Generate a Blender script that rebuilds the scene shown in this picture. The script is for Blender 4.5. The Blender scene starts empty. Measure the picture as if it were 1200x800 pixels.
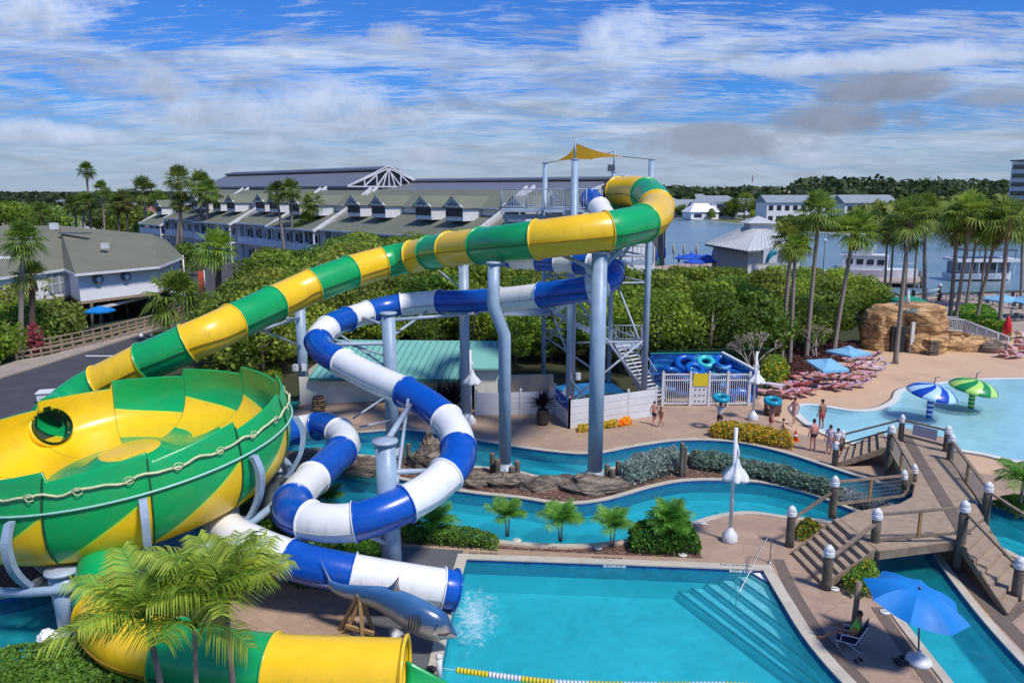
import bpy, bmesh, math, random
import numpy as np
from mathutils import Vector, Matrix, noise, geometry
random.seed(7)
rng = np.random.default_rng(7)
scene = bpy.context.scene
COL = scene.collection
R = math.radians
H = 14.0; F = 900.0; TH = math.atan(0.198)
CT, ST = math.cos(TH), math.sin(TH)

# ---- survey helpers: where a sight line of the photograph meets a level or a distance
def ray(px, py):
    x = (px-600)/F; y = (400-py)/F
    return Vector((x, CT+y*ST, -ST+y*CT))
def G(px, py, z=0.0):
    d = ray(px, py); t = (z-H)/d.z
    return Vector((0, 0, H))+d*t
def D(px, py, Y):
    d = ray(px, py); t = Y/d.y
    return Vector((0, 0, H))+d*t
def XY(px, py, z=0.0):
    g = G(px, py, z); return (g.x, g.y)

# ---------------------------------------------------------------- materials
MATS = {}
class NT:
    def __init__(s, m):
        m.use_nodes = True; s.m = m; s.t = m.node_tree; s.t.nodes.clear()
    def n(s, kind, **kw):
        nd = s.t.nodes.new(kind)
        for k, v in kw.items():
            if k.startswith('i_'):
                key = k[2:]; key = int(key) if key.isdigit() else key.replace('_', ' ')
                nd.inputs[key].default_value = v
            else: setattr(nd, k, v)
        return nd
    def l(s, a, b): s.t.links.new(a, b)
    def math(s, op, a, b=None, c=None):
        nd = s.n('ShaderNodeMath', operation=op)
        for i, v in enumerate((a, b, c)):
            if v is None: continue
            if isinstance(v, (int, float)): nd.inputs[i].default_value = v
            else: s.l(v, nd.inputs[i])
        return nd.outputs[0]
    def mix(s, f, a, b):
        nd = s.n('ShaderNodeMix', data_type='RGBA')
        for i, v in ((0, f), (6, a), (7, b)):
            if isinstance(v, (int, float)): nd.inputs[i].default_value = v
            elif isinstance(v, (tuple, list)): nd.inputs[i].default_value = (v[0], v[1], v[2], 1)
            else: s.l(v, nd.inputs[i])
        return nd.outputs[2]
    def pos(s): return s.n('ShaderNodeNewGeometry').outputs['Position']
    def noise(s, vec, scale, detail=4, rough=.55, dist=0):
        nd = s.n('ShaderNodeTexNoise', i_Scale=scale, i_Detail=detail, i_Roughness=rough, i_Distortion=dist)
        s.l(vec, nd.inputs['Vector']); return nd.outputs[0]
    def ramp(s, f, stops):
        nd = s.n('ShaderNodeValToRGB'); cr = nd.color_ramp
        while len(cr.elements) < len(stops): cr.elements.new(.5)
        for e, (p, c) in zip(cr.elements, stops):
            e.position = p; e.color = (c[0], c[1], c[2], 1) if not isinstance(c, (int, float)) else (c, c, c, 1)
        s.l(f, nd.inputs[0]); return nd.outputs[0]
    def out(s, col, rough=.6, metal=0, bump=None, bs=.3, bd=.02, spec=.5, coat=0, normal=None, trans=None, emis=None):
        p = s.n('ShaderNodeBsdfPrincipled')
        if isinstance(col, (tuple, list)): p.inputs['Base Color'].default_value = (col[0], col[1], col[2], 1)
        else: s.l(col, p.inputs['Base Color'])
        if isinstance(rough, (int, float)): p.inputs['Roughness'].default_value = rough
        else: s.l(rough, p.inputs['Roughness'])
        p.inputs['Metallic'].default_value = metal
        p.inputs['Specular IOR Level'].default_value = spec
        p.inputs['Coat Weight'].default_value = coat; p.inputs['Coat Roughness'].default_value = .08
        if bump is not None:
            b = s.n('ShaderNodeBump', i_Strength=bs, i_Distance=bd); s.l(bump, b.inputs['Height']); s.l(b.outputs[0], p.inputs['Normal'])
        o = s.n('ShaderNodeOutputMaterial'); last = p.outputs[0]
        if trans:
            tr = s.n('ShaderNodeBsdfTranslucent')
            if isinstance(col, (tuple, list)): tr.inputs[0].default_value = (col[0], col[1], col[2], 1)
            else: s.l(col, tr.inputs[0])
            mx = s.n('ShaderNodeMixShader', i_0=trans); s.l(last, mx.inputs[1]); s.l(tr.outputs[0], mx.inputs[2]); last = mx.outputs[0]
        s.l(last, o.inputs[0]); return p

def M(name, c1, c2=None, scale=1.5, rough=.6, metal=0, bump=0, bscale=12, coat=0, trans=None, spec=.5, dirt=0.0, contrast=.2):
    """two-tone weathered material, noise laid out in world space"""
    if name in MATS: return MATS[name]
    m = bpy.data.materials.new(name); t = NT(m); P = t.pos()
    c2 = c2 or tuple(v*.8 for v in c1)
    f = t.noise(P, scale, 5, .6)
    f = t.ramp(f, [(.5-contrast, 0), (.5+contrast, 1)])
    col = t.mix(f, c1, c2)
    if dirt:
        d = t.ramp(t.noise(P, scale*4.3, 6, .7), [(.45, 0), (.75, 1)])
        col = t.mix(t.math('MULTIPLY', d, dirt), col, (c1[0]*.45, c1[1]*.42, c1[2]*.38))
    b = t.noise(P, bscale, 4, .6) if bump else None
    rg = t.math('MULTIPLY_ADD', t.noise(P, scale*2.3, 3), .25, rough-.12)
    t.out(col, rg, metal, b, bump, .05, spec, coat, trans=trans)
    MATS[name] = m; return m

# ---------------------------------------------------------------- objects
def wm(o):
    return (wm(o.parent) @ o.matrix_basis) if o.parent else o.matrix_basis.copy()
def tag(o, label=None, cat=None, group=None, kind=None):
    if label: o['label'] = label
    if cat: o['category'] = cat
    if group: o['group'] = group
    if kind: o['kind'] = kind
    return o
def empty(name, loc, label=None, cat=None, group=None, rz=0):
    o = bpy.data.objects.new(name, None); COL.objects.link(o)
    o.location = Vector(loc); o.rotation_euler = (0, 0, rz); o.empty_display_size = .2
    return tag(o, label, cat, group)
def copy_tree(o, parent=None):
    c = o.copy(); COL.objects.link(c); c.parent = parent
    for ch in list(o.children): copy_tree(ch, c)
    return c
def place(proto, loc, rz=0, s=1.0, label=None, group=None, sz=None):
    if not proto.get('_used'):
        proto['_used'] = 1; o = proto
    else: o = copy_tree(proto)
    o.location = Vector(loc); o.rotation_euler = (0, 0, rz); o.scale = (s, s, sz or s)
    if label: o['label'] = label
    if group: o['group'] = group
    return o

class MB:
    def __init__(s): s.v = []; s.f = []; s.mi = []; s.sm = []; s.uv = {}
    def add(s, vs, fs, mi=0, sm=False):
        b = len(s.v); s.v += [tuple(v) for v in vs]
        for f in fs: s.f.append(tuple(i+b for i in f)); s.mi.append(mi); s.sm.append(sm)
    def box(s, c, size, rz=0, mi=0, tilt=None):
        hx, hy, hz = size[0]/2, size[1]/2, size[2]/2
        m = Matrix.Rotation(rz, 3, 'Z')
        if tilt is not None: m = m @ tilt
        c = Vector(c)
        vs = [c+m@Vector((x*hx, y*hy, z*hz)) for x in (-1, 1) for y in (-1, 1) for z in (-1, 1)]
        s.add(vs, [(0, 1, 3, 2), (4, 6, 7, 5), (0, 4, 5, 1), (2, 3, 7, 6), (0, 2, 6, 4), (1, 5, 7, 3)], mi)
        return s
    def beam(s, p, q, w=.1, h=None, mi=0, up=(0, 0, 1)):
        p = Vector(p); q = Vector(q); h = h or w; d = (q-p)
        if d.length < 1e-6: return s
        d.normalize(); u = Vector(up)
        if abs(d.dot(u)) > .98: u = Vector((0, 1, 0))
        a = d.cross(u).normalized(); b = a.cross(d).normalized()
        vs = [e+a*(sx*w/2)+b*(sy*h/2) for e in (p, q) for sx, sy in ((-1, -1), (1, -1), (1, 1), (-1, 1))]
        s.add(vs, [(0, 1, 2, 3), (7, 6, 5, 4), (0, 4, 5, 1), (1, 5, 6, 2), (2, 6, 7, 3), (3, 7, 4, 0)], mi)
        return s
    def tube(s, pts, r=.05, n=10, mi=0, caps=True, sm=True, frame_up=None):
        pts = [Vector(p) for p in pts]; k = len(pts)
        rs = r if isinstance(r, (list, tuple)) else [r]*k
        base = len(s.v); prev = None
        for i, p in enumerate(pts):
            d = (pts[min(i+1, k-1)]-pts[max(i-1, 0)])
            if d.length < 1e-9: d = Vector((0, 0, 1))
            d.normalize()
            if prev is None:
                u = Vector((0, 0, 1)) if abs(d.z) < .95 else Vector((1, 0, 0))
                a = d.cross(u).normalized()
            else:
                a = (prev-d*prev.dot(d))
                a = a.normalized() if a.length > 1e-6 else d.orthogonal().normalized()
            prev = a; b = d.cross(a)
            for j in range(n):
                t = 2*math.pi*j/n
                s.v.append(tuple(p+(a*math.cos(t)+b*math.sin(t))*rs[i]))
        for i in range(k-1):
            for j in range(n):
                j2 = (j+1) % n
                s.f.append((base+i*n+j, base+i*n+j2, base+(i+1)*n+j2, base+(i+1)*n+j)); s.mi.append(mi); s.sm.append(sm)
        if caps:
            s.f.append(tuple(base+j for j in range(n))[::-1]); s.mi.append(mi); s.sm.append(False)
            s.f.append(tuple(base+(k-1)*n+j for j in range(n))); s.mi.append(mi); s.sm.append(False)
        return s
    def lathe(s, c, prof, n=20, mi=0, sm=True):
        c = Vector(c); base = len(s.v); k = len(prof)
        for r, z in prof:
            for j in range(n):
                t = 2*math.pi*j/n; s.v.append((c.x+r*math.cos(t), c.y+r*math.sin(t), c.z+z))
        for i in range(k-1):
            for j in range(n):
                j2 = (j+1) % n
                s.f.append((base+i*n+j, base+i*n+j2, base+(i+1)*n+j2, base+(i+1)*n+j)); s.mi.append(mi); s.sm.append(sm)
        if prof[-1][0] > 1e-3: s.f.append(tuple(base+(k-1)*n+j for j in range(n))); s.mi.append(mi); s.sm.append(False)
        if prof[0][0] > 1e-3: s.f.append(tuple(base+j for j in range(n))[::-1]); s.mi.append(mi); s.sm.append(False)
        return s
    def quad(s, a, b, c, d, mi=0): s.add([a, b, c, d], [(0, 1, 2, 3)], mi); return s
    def poly(s, pts, mi=0): s.add(pts, [tuple(range(len(pts)))], mi); return s
    def slab(s, pts, th, mi=0):
        """polygon with thickness th downward along z"""
        pts = [Vector(p) for p in pts]; n = len(pts); lo = [p-Vector((0, 0, th)) for p in pts]
        s.add(pts+lo, [tuple(range(n)), tuple(range(2*n-1, n-1, -1))]+[(i, i+n, (i+1) % n+n, (i+1) % n) for i in range(n)], mi); return s
    def prism(s, prof, a, b, mi=0):
        """profile points (list of Vector) swept from offset a to offset b"""
        a = Vector(a); b = Vector(b); n = len(prof)
        vs = [Vector(p)+a for p in prof]+[Vector(p)+b for p in prof]
        s.add(vs, [tuple(range(n))[::-1], tuple(range(n, 2*n))]+[(i, (i+1) % n, (i+1) % n+n, i+n) for i in range(n)], mi); return s
    def ball(s, c, rx, ry=None, rz=None, n=10, m=7, mi=0, jit=0, seed=0):
        ry = ry or rx; rz = rz or rx; c = Vector(c); base = len(s.v)
        for i in range(m+1):
            ph = math.pi*i/m
            for j in range(n):
                t = 2*math.pi*j/n
                v = Vector((math.sin(ph)*math.cos(t), math.sin(ph)*math.sin(t), math.cos(ph)))
                k = 1+(jit*noise.noise(v*1.7+Vector((seed*7.3, seed*3.1, 0))) if jit else 0)
                s.v.append((c.x+v.x*rx*k, c.y+v.y*ry*k, c.z+v.z*rz*k))
        for i in range(m):
            for j in range(n):
                j2 = (j+1) % n
                s.f.append((base+i*n+j, base+(i+1)*n+j, base+(i+1)*n+j2, base+i*n+j2)); s.mi.append(mi); s.sm.append(True)
        return s
    def arrays(s, V, Fq, mi=0):
        b = len(s.v); s.v += [tuple(x) for x in V.tolist()]
        s.f += [tuple(i+b for i in q) for q in Fq.tolist()]; s.mi += [mi]*len(Fq); s.sm += [False]*len(Fq)
    def build(s, name, mats, parent=None, label=None, cat=None, group=None, kind=None, local=False, bevel=0):
        me = bpy.data.meshes.new(name); vs = s.v
        loc = None
        if parent is not None and not local:
            inv = wm(parent).inverted(); vs = [tuple(inv @ Vector(v)) for v in vs]
        elif parent is None and not local and kind != 'structure' and vs:
            a = np.array(vs); loc = Vector(((a[:, 0].min()+a[:, 0].max())/2, (a[:, 1].min()+a[:, 1].max())/2, a[:, 2].min()))
            vs = (a-np.array(loc)).tolist()
        me.from_pydata(vs, [], s.f); 
        if not isinstance(mats, (list, tuple)): mats = [mats]
        for m in mats: me.materials.append(m)
        me.polygons.foreach_set('material_index', s.mi); me.polygons.foreach_set('use_smooth', s.sm)
        me.update()
        o = bpy.data.objects.new(name, me); COL.objects.link(o)
        if parent is not None: o.parent = parent
        if loc is not None: o.location = loc
        if bevel:
            b = o.modifiers.new('bevel', 'BEVEL'); b.width = bevel; b.segments = 2; b.limit_method = 'ANGLE'
        return tag(o, label, cat, group, kind)

def crom(pts, n=6, closed=False):
    """Catmull-Rom through points (tuples of any length)"""
    P = [np.array(p, float) for p in pts]; k = len(P); out = []
    segs = k if closed else k-1
    for i in range(segs):
        p0 = P[(i-1) % k] if (closed or i > 0) else P[0]
        p1 = P[i]; p2 = P[(i+1) % k]; p3 = P[(i+2) % k] if (closed or i+2 < k) else P[-1]
        for j in range(n):
            t = j/n
            out.append(.5*((2*p1)+(-p0+p2)*t+(2*p0-5*p1+4*p2-p3)*t*t+(-p0+3*p1-3*p2+p3)*t**3))
    if not closed: out.append(P[-1])
    return out

def gcurve(pts, n=6, z=0.0):
    """closed outline: list of photo points on level z, curved"""
    return [(float(p[0]), float(p[1])) for p in crom([XY(x, y, z) for x, y in pts], n, True)]
def gopen(pts, n=6, z=0.0):
    return [(float(p[0]), float(p[1])) for p in crom([XY(x, y, z) for x, y in pts], n, False)]
def gpoly(pts, z=0.0): return [XY(x, y, z) for x, y in pts]

def inside(p, poly):
    x, y = p; c = False; j = len(poly)-1
    for i in range(len(poly)):
        xi, yi = poly[i]; xj, yj = poly[j]
        if (yi > y) != (yj > y) and x < (xj-xi)*(y-yi)/(yj-yi)+xi: c = not c
        j = i
    return c
def sheet(name, outer, holes, z, mat, label=None, cat=None, group=None, kind='structure', parent=None, subs=0):
    vs = []; es = []
    for lp in [outer]+list(holes):
        b = len(vs); vs += [Vector(p) for p in lp]; n = len(lp)
        es += [(b+i, b+(i+1) % n) for i in range(n)]
    V, E, Fc, _, _, _ = geometry.delaunay_2d_cdt(vs, es, [], 0, 1e-4)
    mb = MB(); keep = []
    for f in Fc:
        cx = sum(V[i].x for i in f)/len(f); cy = sum(V[i].y for i in f)/len(f)
        if inside((cx, cy), outer) and not any(inside((cx, cy), h) for h in holes): keep.append(tuple(f))
    a = []
    for f in keep:
        area = sum(V[f[i]].x*V[f[(i+1) % len(f)]].y-V[f[(i+1) % len(f)]].x*V[f[i]].y for i in range(len(f)))
        a.append(f if area > 0 else f[::-1])
    mb.add([(v.x, v.y, z) for v in V], a)
    return mb.build(name, mat, parent, label, cat, group, kind)
def area(lp): return sum(lp[i][0]*lp[(i+1) % len(lp)][1]-lp[(i+1) % len(lp)][0]*lp[i][1] for i in range(len(lp)))/2
def offset(lp, d):
    """offset outward by d (positive = away from the inside)"""
    if area(lp) < 0: lp = lp[::-1]
    n = len(lp); out = []
    for i in range(n):
        a = Vector(lp[i-1]); b = Vector(lp[i]); c = Vector(lp[(i+1) % n])
        e1 = (b-a); e2 = (c-b)
        if e1.length < 1e-6: e1 = e2
        if e2.length < 1e-6: e2 = e1
        n1 = Vector((e1.y, -e1.x)).normalized(); n2 = Vector((e2.y, -e2.x)).normalized()
        m = (n1+n2); 
        m = m.normalized() if m.length > .1 else n1
        k = d/max(.5, m.dot(n1)); out.append((b.x+m.x*k, b.y+m.y*k))
    return out
def ring(mb, lp, d0, d1, z0, z1, mi=0):
    a = offset(lp, d0) if d0 else (lp if area(lp) > 0 else lp[::-1]); b = offset(lp, d1); n = len(a)
    vs = [(p[0], p[1], z1) for p in a]+[(p[0], p[1], z1) for p in b]+[(p[0], p[1], z0) for p in a]+[(p[0], p[1], z0) for p in b]
    fs = []
    for i in range(n):
        j = (i+1) % n
        fs += [(i, i+n, j+n, j), (i+2*n, i, j, j+2*n), (i+n, i+3*n, j+3*n, j+n)]
    mb.add(vs, fs, mi)
def text(name, s, size, loc, rot, mat, parent=None, ext=.002, **kw):
    cu = bpy.data.curves.new(name, 'FONT'); cu.body = s; cu.size = size; cu.align_x = 'CENTER'; cu.align_y = 'CENTER'; cu.extrude = ext
    o = bpy.data.objects.new(name+'_t', cu); COL.objects.link(o)
    dg = bpy.context.evaluated_depsgraph_get(); me = bpy.data.meshes.new_from_object(o.evaluated_get(dg))
    bpy.data.objects.remove(o)
    me.materials.clear(); me.materials.append(mat)
    m = Matrix.LocRotScale(Vector(loc), rot, None)
    if parent is not None: m = wm(parent).inverted() @ m
    me.transform(m)
    ob = bpy.data.objects.new(name, me); COL.objects.link(ob); ob.parent = parent
    return tag(ob, **kw)
# ---------------------------------------------------------------- special materials
def leafmat(name, c1, c2, scale=2.0, trans=.42, rough=.55):
    if name in MATS: return MATS[name]
    m = bpy.data.materials.new(name); t = NT(m); P = t.pos()
    f = t.ramp(t.noise(P, scale, 4, .65), [(.32, 0), (.68, 1)])
    col = t.mix(f, c1, c2)
    oi = t.n('ShaderNodeObjectInfo')
    rnd = t.math('MULTIPLY_ADD', oi.outputs['Random'], .7, .62)
    ri = t.n('ShaderNodeNewGeometry').outputs['Random Per Island']
    r2 = t.math('FRACT', t.math('MULTIPLY', oi.outputs['Random'], 17.3))
    col = t.mix(t.math('MULTIPLY', t.math('MULTIPLY', r2, r2), .5), col, (c2[0]*.95, c2[1]*.62, c2[2]*1.1+.01))
    k = t.math('MULTIPLY', rnd, t.math('MULTIPLY_ADD', ri, .7, .65))
    vm = t.n('ShaderNodeVectorMath', operation='SCALE'); t.l(col, vm.inputs[0]); t.l(k, vm.inputs['Scale'])
    t.out(vm.outputs[0], rough, trans=trans, spec=.35)
    MATS[name] = m; return m
L_MANG = leafmat('mangrove_leaf', (.08, .20, .02), (.40, .53, .055), .3)
L_MANG2 = leafmat('mangrove_leaf_dark', (.05, .14, .02), (.24, .36, .04), .42)
L_FAR = leafmat('far_tree_leaf', (.05, .10, .035), (.12, .18, .05), .06)
L_FAN = leafmat('fan_palm_leaf', (.14, .27, .03), (.36, .48, .06), .8)
L_FAND = leafmat('fan_palm_leaf_dark', (.09, .19, .03), (.24, .35, .05), .8)
L_FEATH = leafmat('feather_palm_leaf', (.12, .30, .025), (.40, .55, .05), 1.6, .45)
L_FEATHD = leafmat('young_palm_leaf', (.07, .28, .03), (.22, .50, .05), 1.5, .4)
L_DEAD = leafmat('dead_frond', (.22, .14, .06), (.36, .25, .12), 2)
L_HEDGE = leafmat('hedge_leaf', (.04, .17, .02), (.17, .38, .03), 2.2)
L_HEDGEY = leafmat('croton_leaf', (.22, .24, .02), (.75, .58, .03), 3)
L_SILVER = leafmat('silver_leaf', (.16, .28, .20), (.36, .48, .37), 2.2)
L_DARK = leafmat('cordyline_leaf', (.012, .012, .012), (.05, .035, .045), 2)
L_BROWN = leafmat('bromeliad_leaf', (.10, .035, .03), (.17, .09, .06), 3)
L_PINK = leafmat('bougainvillea', (.6, .05, .12), (.75, .2, .2), 2)
L_FLOWY = leafmat('flower_yellow', (.85, .55, .02), (.8, .75, .05), 2)
L_FLOWR = leafmat('flower_orange', (.8, .15, .02), (.85, .4, .02), 2)
BARK = M('bark_grey', (.30, .26, .21), (.17, .14, .11), 3, .9, bump=.6, bscale=14)
BARKD = M('bark_dark', (.10, .075, .055), (.05, .04, .03), 3, .95, bump=.6, bscale=10)
def palmtrunk(name, c1, c2):
    m = bpy.data.materials.new(name); t = NT(m); P = t.pos()
    w = t.n('ShaderNodeTexWave', bands_direction='Z', i_Scale=2.2, i_Distortion=2.5, i_Detail=3); t.l(P, w.inputs[0])
    f = t.math('MULTIPLY_ADD', w.outputs[1], .5, t.math('MULTIPLY', t.noise(P, 2, 5, .7), .6))
    t.out(t.mix(f, c2, c1), .9, bump=w.outputs[1], bs=.5, bd=.03); MATS[name] = m; return m
PTRUNK = palmtrunk('palm_trunk', (.36, .31, .25), (.15, .12, .095))
PTRUNKD = palmtrunk('palm_trunk_dark', (.17, .12, .085), (.07, .05, .035))
WHITE = M('white_vinyl', (.74, .75, .76), (.62, .63, .65), .9, .45, dirt=.12)
WPAINT = M('white_paint', (.86, .87, .87), (.78, .79, .81), .5, .6, dirt=.08)
CREAM = M('cream_stucco', (.78, .76, .64), (.68, .66, .55), .5, .85, bump=.25, dirt=.25)
STEEL = M('blue_grey_paint', (.34, .45, .58), (.25, .34, .45), 1.1, .42, dirt=.25)
STEELL = M('light_steel_paint', (.42, .49, .57), (.31, .37, .45), 1.4, .45, dirt=.25)
STEELD = M('dark_steel', (.13, .15, .18), (.08, .10, .12), 1, .5)
WOODG = M('weathered_wood', (.42, .315, .22), (.29, .215, .15), 2.5, .85, bump=.4, bscale=20, dirt=.3)
WOODP = M('piling_wood', (.17, .145, .11), (.085, .07, .055), 3.5, .9, bump=.6, bscale=12, dirt=.3)
WOODL = M('rail_wood', (.30, .225, .16), (.17, .12, .085), 3, .75, bump=.3, bscale=20, dirt=.25)
WOODY = M('new_timber', (.42, .27, .12), (.30, .18, .08), 3, .75, bump=.3)
ROPE = M('white_cap', (.80, .80, .80), (.62, .64, .66), 6, .7, bump=.5, bscale=18)
BLACK = M('black_rubber', (.015, .015, .017), (.03, .03, .03), 3, .5)
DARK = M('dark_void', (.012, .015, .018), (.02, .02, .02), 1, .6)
GLASS = M('dark_glass', (.02, .03, .04), (.05, .06, .075), .8, .12)
RAILW = M('white_rail', (.68, .70, .72), (.55, .57, .6), 1, .4)
CHROME = M('stainless', (.45, .45, .44), (.35, .35, .35), 3, .35, metal=1)
ROPEY = M('pale_hose', (.68, .70, .42), (.5, .55, .3), 3, .5)
SKY_B = M('light_blue_canvas', (.22, .48, .68), (.16, .40, .60), 1, .8)
BLU_C = M('blue_canvas', (.015, .10, .55), (.01, .07, .42), 1, .65, bump=.2, bscale=3)
BLU_U = M('umbrella_blue', (.003, .22, .62), (.002, .17, .52), .8, .6, bump=.15, bscale=3)
BLU_C2 = M('azure_canvas', (.015, .23, .5), (.01, .17, .4), 1, .65, bump=.3, bscale=2)
RED = M('red_plastic', (.65, .02, .02), (.5, .015, .015), 2, .4)
ORANGE = M('orange_cone', (.85, .10, .01), (.7, .08, .01), 2, .45)
YSIGN = M('yellow_sign', (.78, .60, .02), (.7, .53, .02), 2, .5)
TEXTR = M('red_ink', (.35, .02, .02), (.3, .02, .02), 2, .6)
TEXTK = M('black_ink', (.02, .02, .02), (.03, .03, .03), 2, .6)
GRNC = M('green_canvas', (.01, .28, .16), (.01, .2, .12), 2, .6)

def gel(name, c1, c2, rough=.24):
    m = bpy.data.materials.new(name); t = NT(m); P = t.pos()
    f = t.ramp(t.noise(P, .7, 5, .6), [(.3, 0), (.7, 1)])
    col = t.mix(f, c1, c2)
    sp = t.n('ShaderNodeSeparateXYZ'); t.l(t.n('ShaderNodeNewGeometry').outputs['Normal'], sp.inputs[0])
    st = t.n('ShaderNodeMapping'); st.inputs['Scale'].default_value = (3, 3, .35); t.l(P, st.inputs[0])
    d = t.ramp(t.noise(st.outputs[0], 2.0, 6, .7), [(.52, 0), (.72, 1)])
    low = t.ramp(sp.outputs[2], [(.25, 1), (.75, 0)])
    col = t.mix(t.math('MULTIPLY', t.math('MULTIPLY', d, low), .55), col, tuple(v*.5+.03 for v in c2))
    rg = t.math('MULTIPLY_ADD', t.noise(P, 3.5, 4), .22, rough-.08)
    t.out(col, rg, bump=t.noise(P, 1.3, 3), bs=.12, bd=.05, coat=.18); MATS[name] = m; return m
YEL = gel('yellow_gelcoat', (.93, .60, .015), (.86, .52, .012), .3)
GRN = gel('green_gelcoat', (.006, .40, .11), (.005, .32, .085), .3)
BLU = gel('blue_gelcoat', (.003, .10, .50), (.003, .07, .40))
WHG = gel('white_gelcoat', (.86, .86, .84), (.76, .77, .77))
SEAM = M('tube_seam', (.05, .06, .05), (.03, .03, .03), 2, .6)
LIME = gel('lime_edge', (.42, .62, .03), (.36, .55, .03))

def bowl_mat(name, inner):
    """panelled fibreglass: colour bands step from panel to panel, laid out on the bowl's own panel coordinates (UV)"""
    m = bpy.data.materials.new(name); t = NT(m)
    uv = t.n('ShaderNodeUVMap', uv_map='panel').outputs[0]
    sp = t.n('ShaderNodeSeparateXYZ'); t.l(uv, sp.inputs[0]); u, v = sp.outputs[0], sp.outputs[1]
    N = 12
    un = t.math('MULTIPLY_ADD', u, N, .93); fr = t.math('FRACT', un); cell = t.math('FLOOR', un)
    if inner:
        # v: 0 rim, 1 centre ; green rim band, yellow band, green floor, yellow hub
        f = t.math('SUBTRACT', fr, .5)
        b1 = t.math('MULTIPLY_ADD', f, -.13, .20)
        b2 = t.math('MULTIPLY_ADD', f, -.20, .52)
        isg1 = t.math('LESS_THAN', v, b1)
        mid = t.math('GREATER_THAN', v, b2)
        hub = t.math('GREATER_THAN', v, .845)
        # the entry panels are yellow right up to the rim
        inl = t.math('MULTIPLY', t.math('GREATER_THAN', u, .3392), t.math('LESS_THAN', u, .5892))
        isg1 = t.math('MULTIPLY', isg1, t.math('SUBTRACT', 1, inl))
        mid2 = t.math('GREATER_THAN', v, .60)
        midl = t.math('ADD', t.math('MULTIPLY', mid2, inl), t.math('MULTIPLY', mid, t.math('SUBTRACT', 1, inl)))
        g = t.math('ADD', isg1, t.math('MULTIPLY', midl, t.math('SUBTRACT', 1, hub)))
        near = []
        for thr in (b1, b2): near.append(t.math('LESS_THAN', t.math('ABSOLUTE', t.math('SUBTRACT', v, thr)), .004))
        edge = t.math('MULTIPLY', t.math('MAXIMUM', near[0], near[1]), t.math('SUBTRACT', 1, inl))
    else:
        b = t.math('MULTIPLY_ADD', fr, -.50, .86)
        g = t.math('LESS_THAN', v, b)
        e1 = t.math('LESS_THAN', t.math('ABSOLUTE', t.math('SUBTRACT', v, b)), .012)
        e2 = t.math('LESS_THAN', t.math('ABSOLUTE', t.math('SUBTRACT', fr, .5)), 1)
        edge = e1
    seam = t.math('LESS_THAN', t.math('ABSOLUTE', t.math('SUBTRACT', fr, .5)), .492)
    seam = t.math('SUBTRACT', 1, seam)
    P = t.pos(); nf = t.noise(P, .6, 5, .6)
    yel = t.mix(nf, (.93, .62, .015), (.85, .53, .012)); grn = t.mix(nf, (.006, .42, .115), (.005, .33, .09))
    col = t.mix(g, yel, grn)
    col = t.mix(t.math('MULTIPLY', edge, .8), col, (.55, .75, .04))
    col = t.mix(t.math('MULTIPLY', seam, .55), col, (.02, .10, .04))
    d = t.ramp(t.noise(P, 1.6, 6, .7), [(.5, 0), (.8, 1)])
    col = t.mix(t.math('MULTIPLY', d, .24), col, (.16, .17, .04))
    t.out(col, t.math('MULTIPLY_ADD', t.noise(P, 2.5, 4), .25, .16), bump=t.noise(P, .9, 3), bs=.12, bd=.06, coat=.15)
    MATS[name] = m; return m
BOWLI = bowl_mat('bowl_inner_panels', True); BOWLO = bowl_mat('bowl_outer_panels', False)

def paver(name, c1, c2, joint, sx=1.2, sy=.8, mortar=.012, stain=.35, warp=.12, crazy=True):
    m = bpy.data.materials.new(name); t = NT(m); P = t.pos()
    if crazy:
        v = t.n('ShaderNodeTexVoronoi', feature='DISTANCE_TO_EDGE', i_Scale=1/sx); t.l(P, v.inputs[0])
        v2 = t.n('ShaderNodeTexVoronoi', feature='F1', i_Scale=1/sx); t.l(P, v2.inputs[0])
        j = t.ramp(v.outputs[0], [(mortar, 1), (mortar*2.2, 0)]); cellc = t.n('ShaderNodeSeparateXYZ'); t.l(v2.outputs['Color'], cellc.inputs[0]); cc = cellc.outputs[0]
    else:
        b = t.n('ShaderNodeTexBrick', i_Scale=1, i_Color1=(0, 0, 0, 1), i_Color2=(1, 1, 1, 1), i_Mortar=(.5, .5, .5, 1)); b.inputs['Brick Width'].default_value = sx; b.inputs['Row Height'].default_value = sy
        b.inputs['Mortar Size'].default_value = mortar; t.l(P, b.inputs[0]); j = b.outputs[1]; cc = b.outputs[0]
    base = t.mix(t.math('MULTIPLY_ADD', cc, .5, t.math('MULTIPLY', t.noise(P, 1.1, 6, .65), .5)), c1, c2)
    big = t.ramp(t.noise(P, .35, 6, .7), [(.42, 0), (.68, 1)])
    base = t.mix(t.math('MULTIPLY', big, stain), base, tuple(x*.5 for x in c2))
    base = t.mix(t.math('MULTIPLY', j, .38), base, joint)
    fine = t.noise(P, 22, 4, .7)
    base = t.mix(t.math('MULTIPLY', fine, .25), base, tuple(x*.6 for x in c1))
    wet = t.ramp(t.noise(P, .22, 4, .6), [(.5, .85), (.68, .45)])
    t.out(base, wet, bump=t.math('SUBTRACT', fine, j), bs=.25, bd=.01); MATS[name] = m; return m
PAVE = paver('stamped_concrete', (.50, .345, .24), (.35, .24, .17), (.20, .14, .11), .62)
PEACH = paver('peach_deck', (.66, .45, .29), (.58, .39, .25), (.40, .27, .18), 3, 3, .004, .18)
GRIDP = paver('grey_mat_tiles', (.15, .155, .165), (.10, .105, .115), (.035, .035, .04), .6, .15, .012, .3, crazy=False)
BANDP = paver('brown_border', (.20, .15, .115), (.15, .11, .085), (.08, .06, .05), .9, .9, .01, .3)
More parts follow.
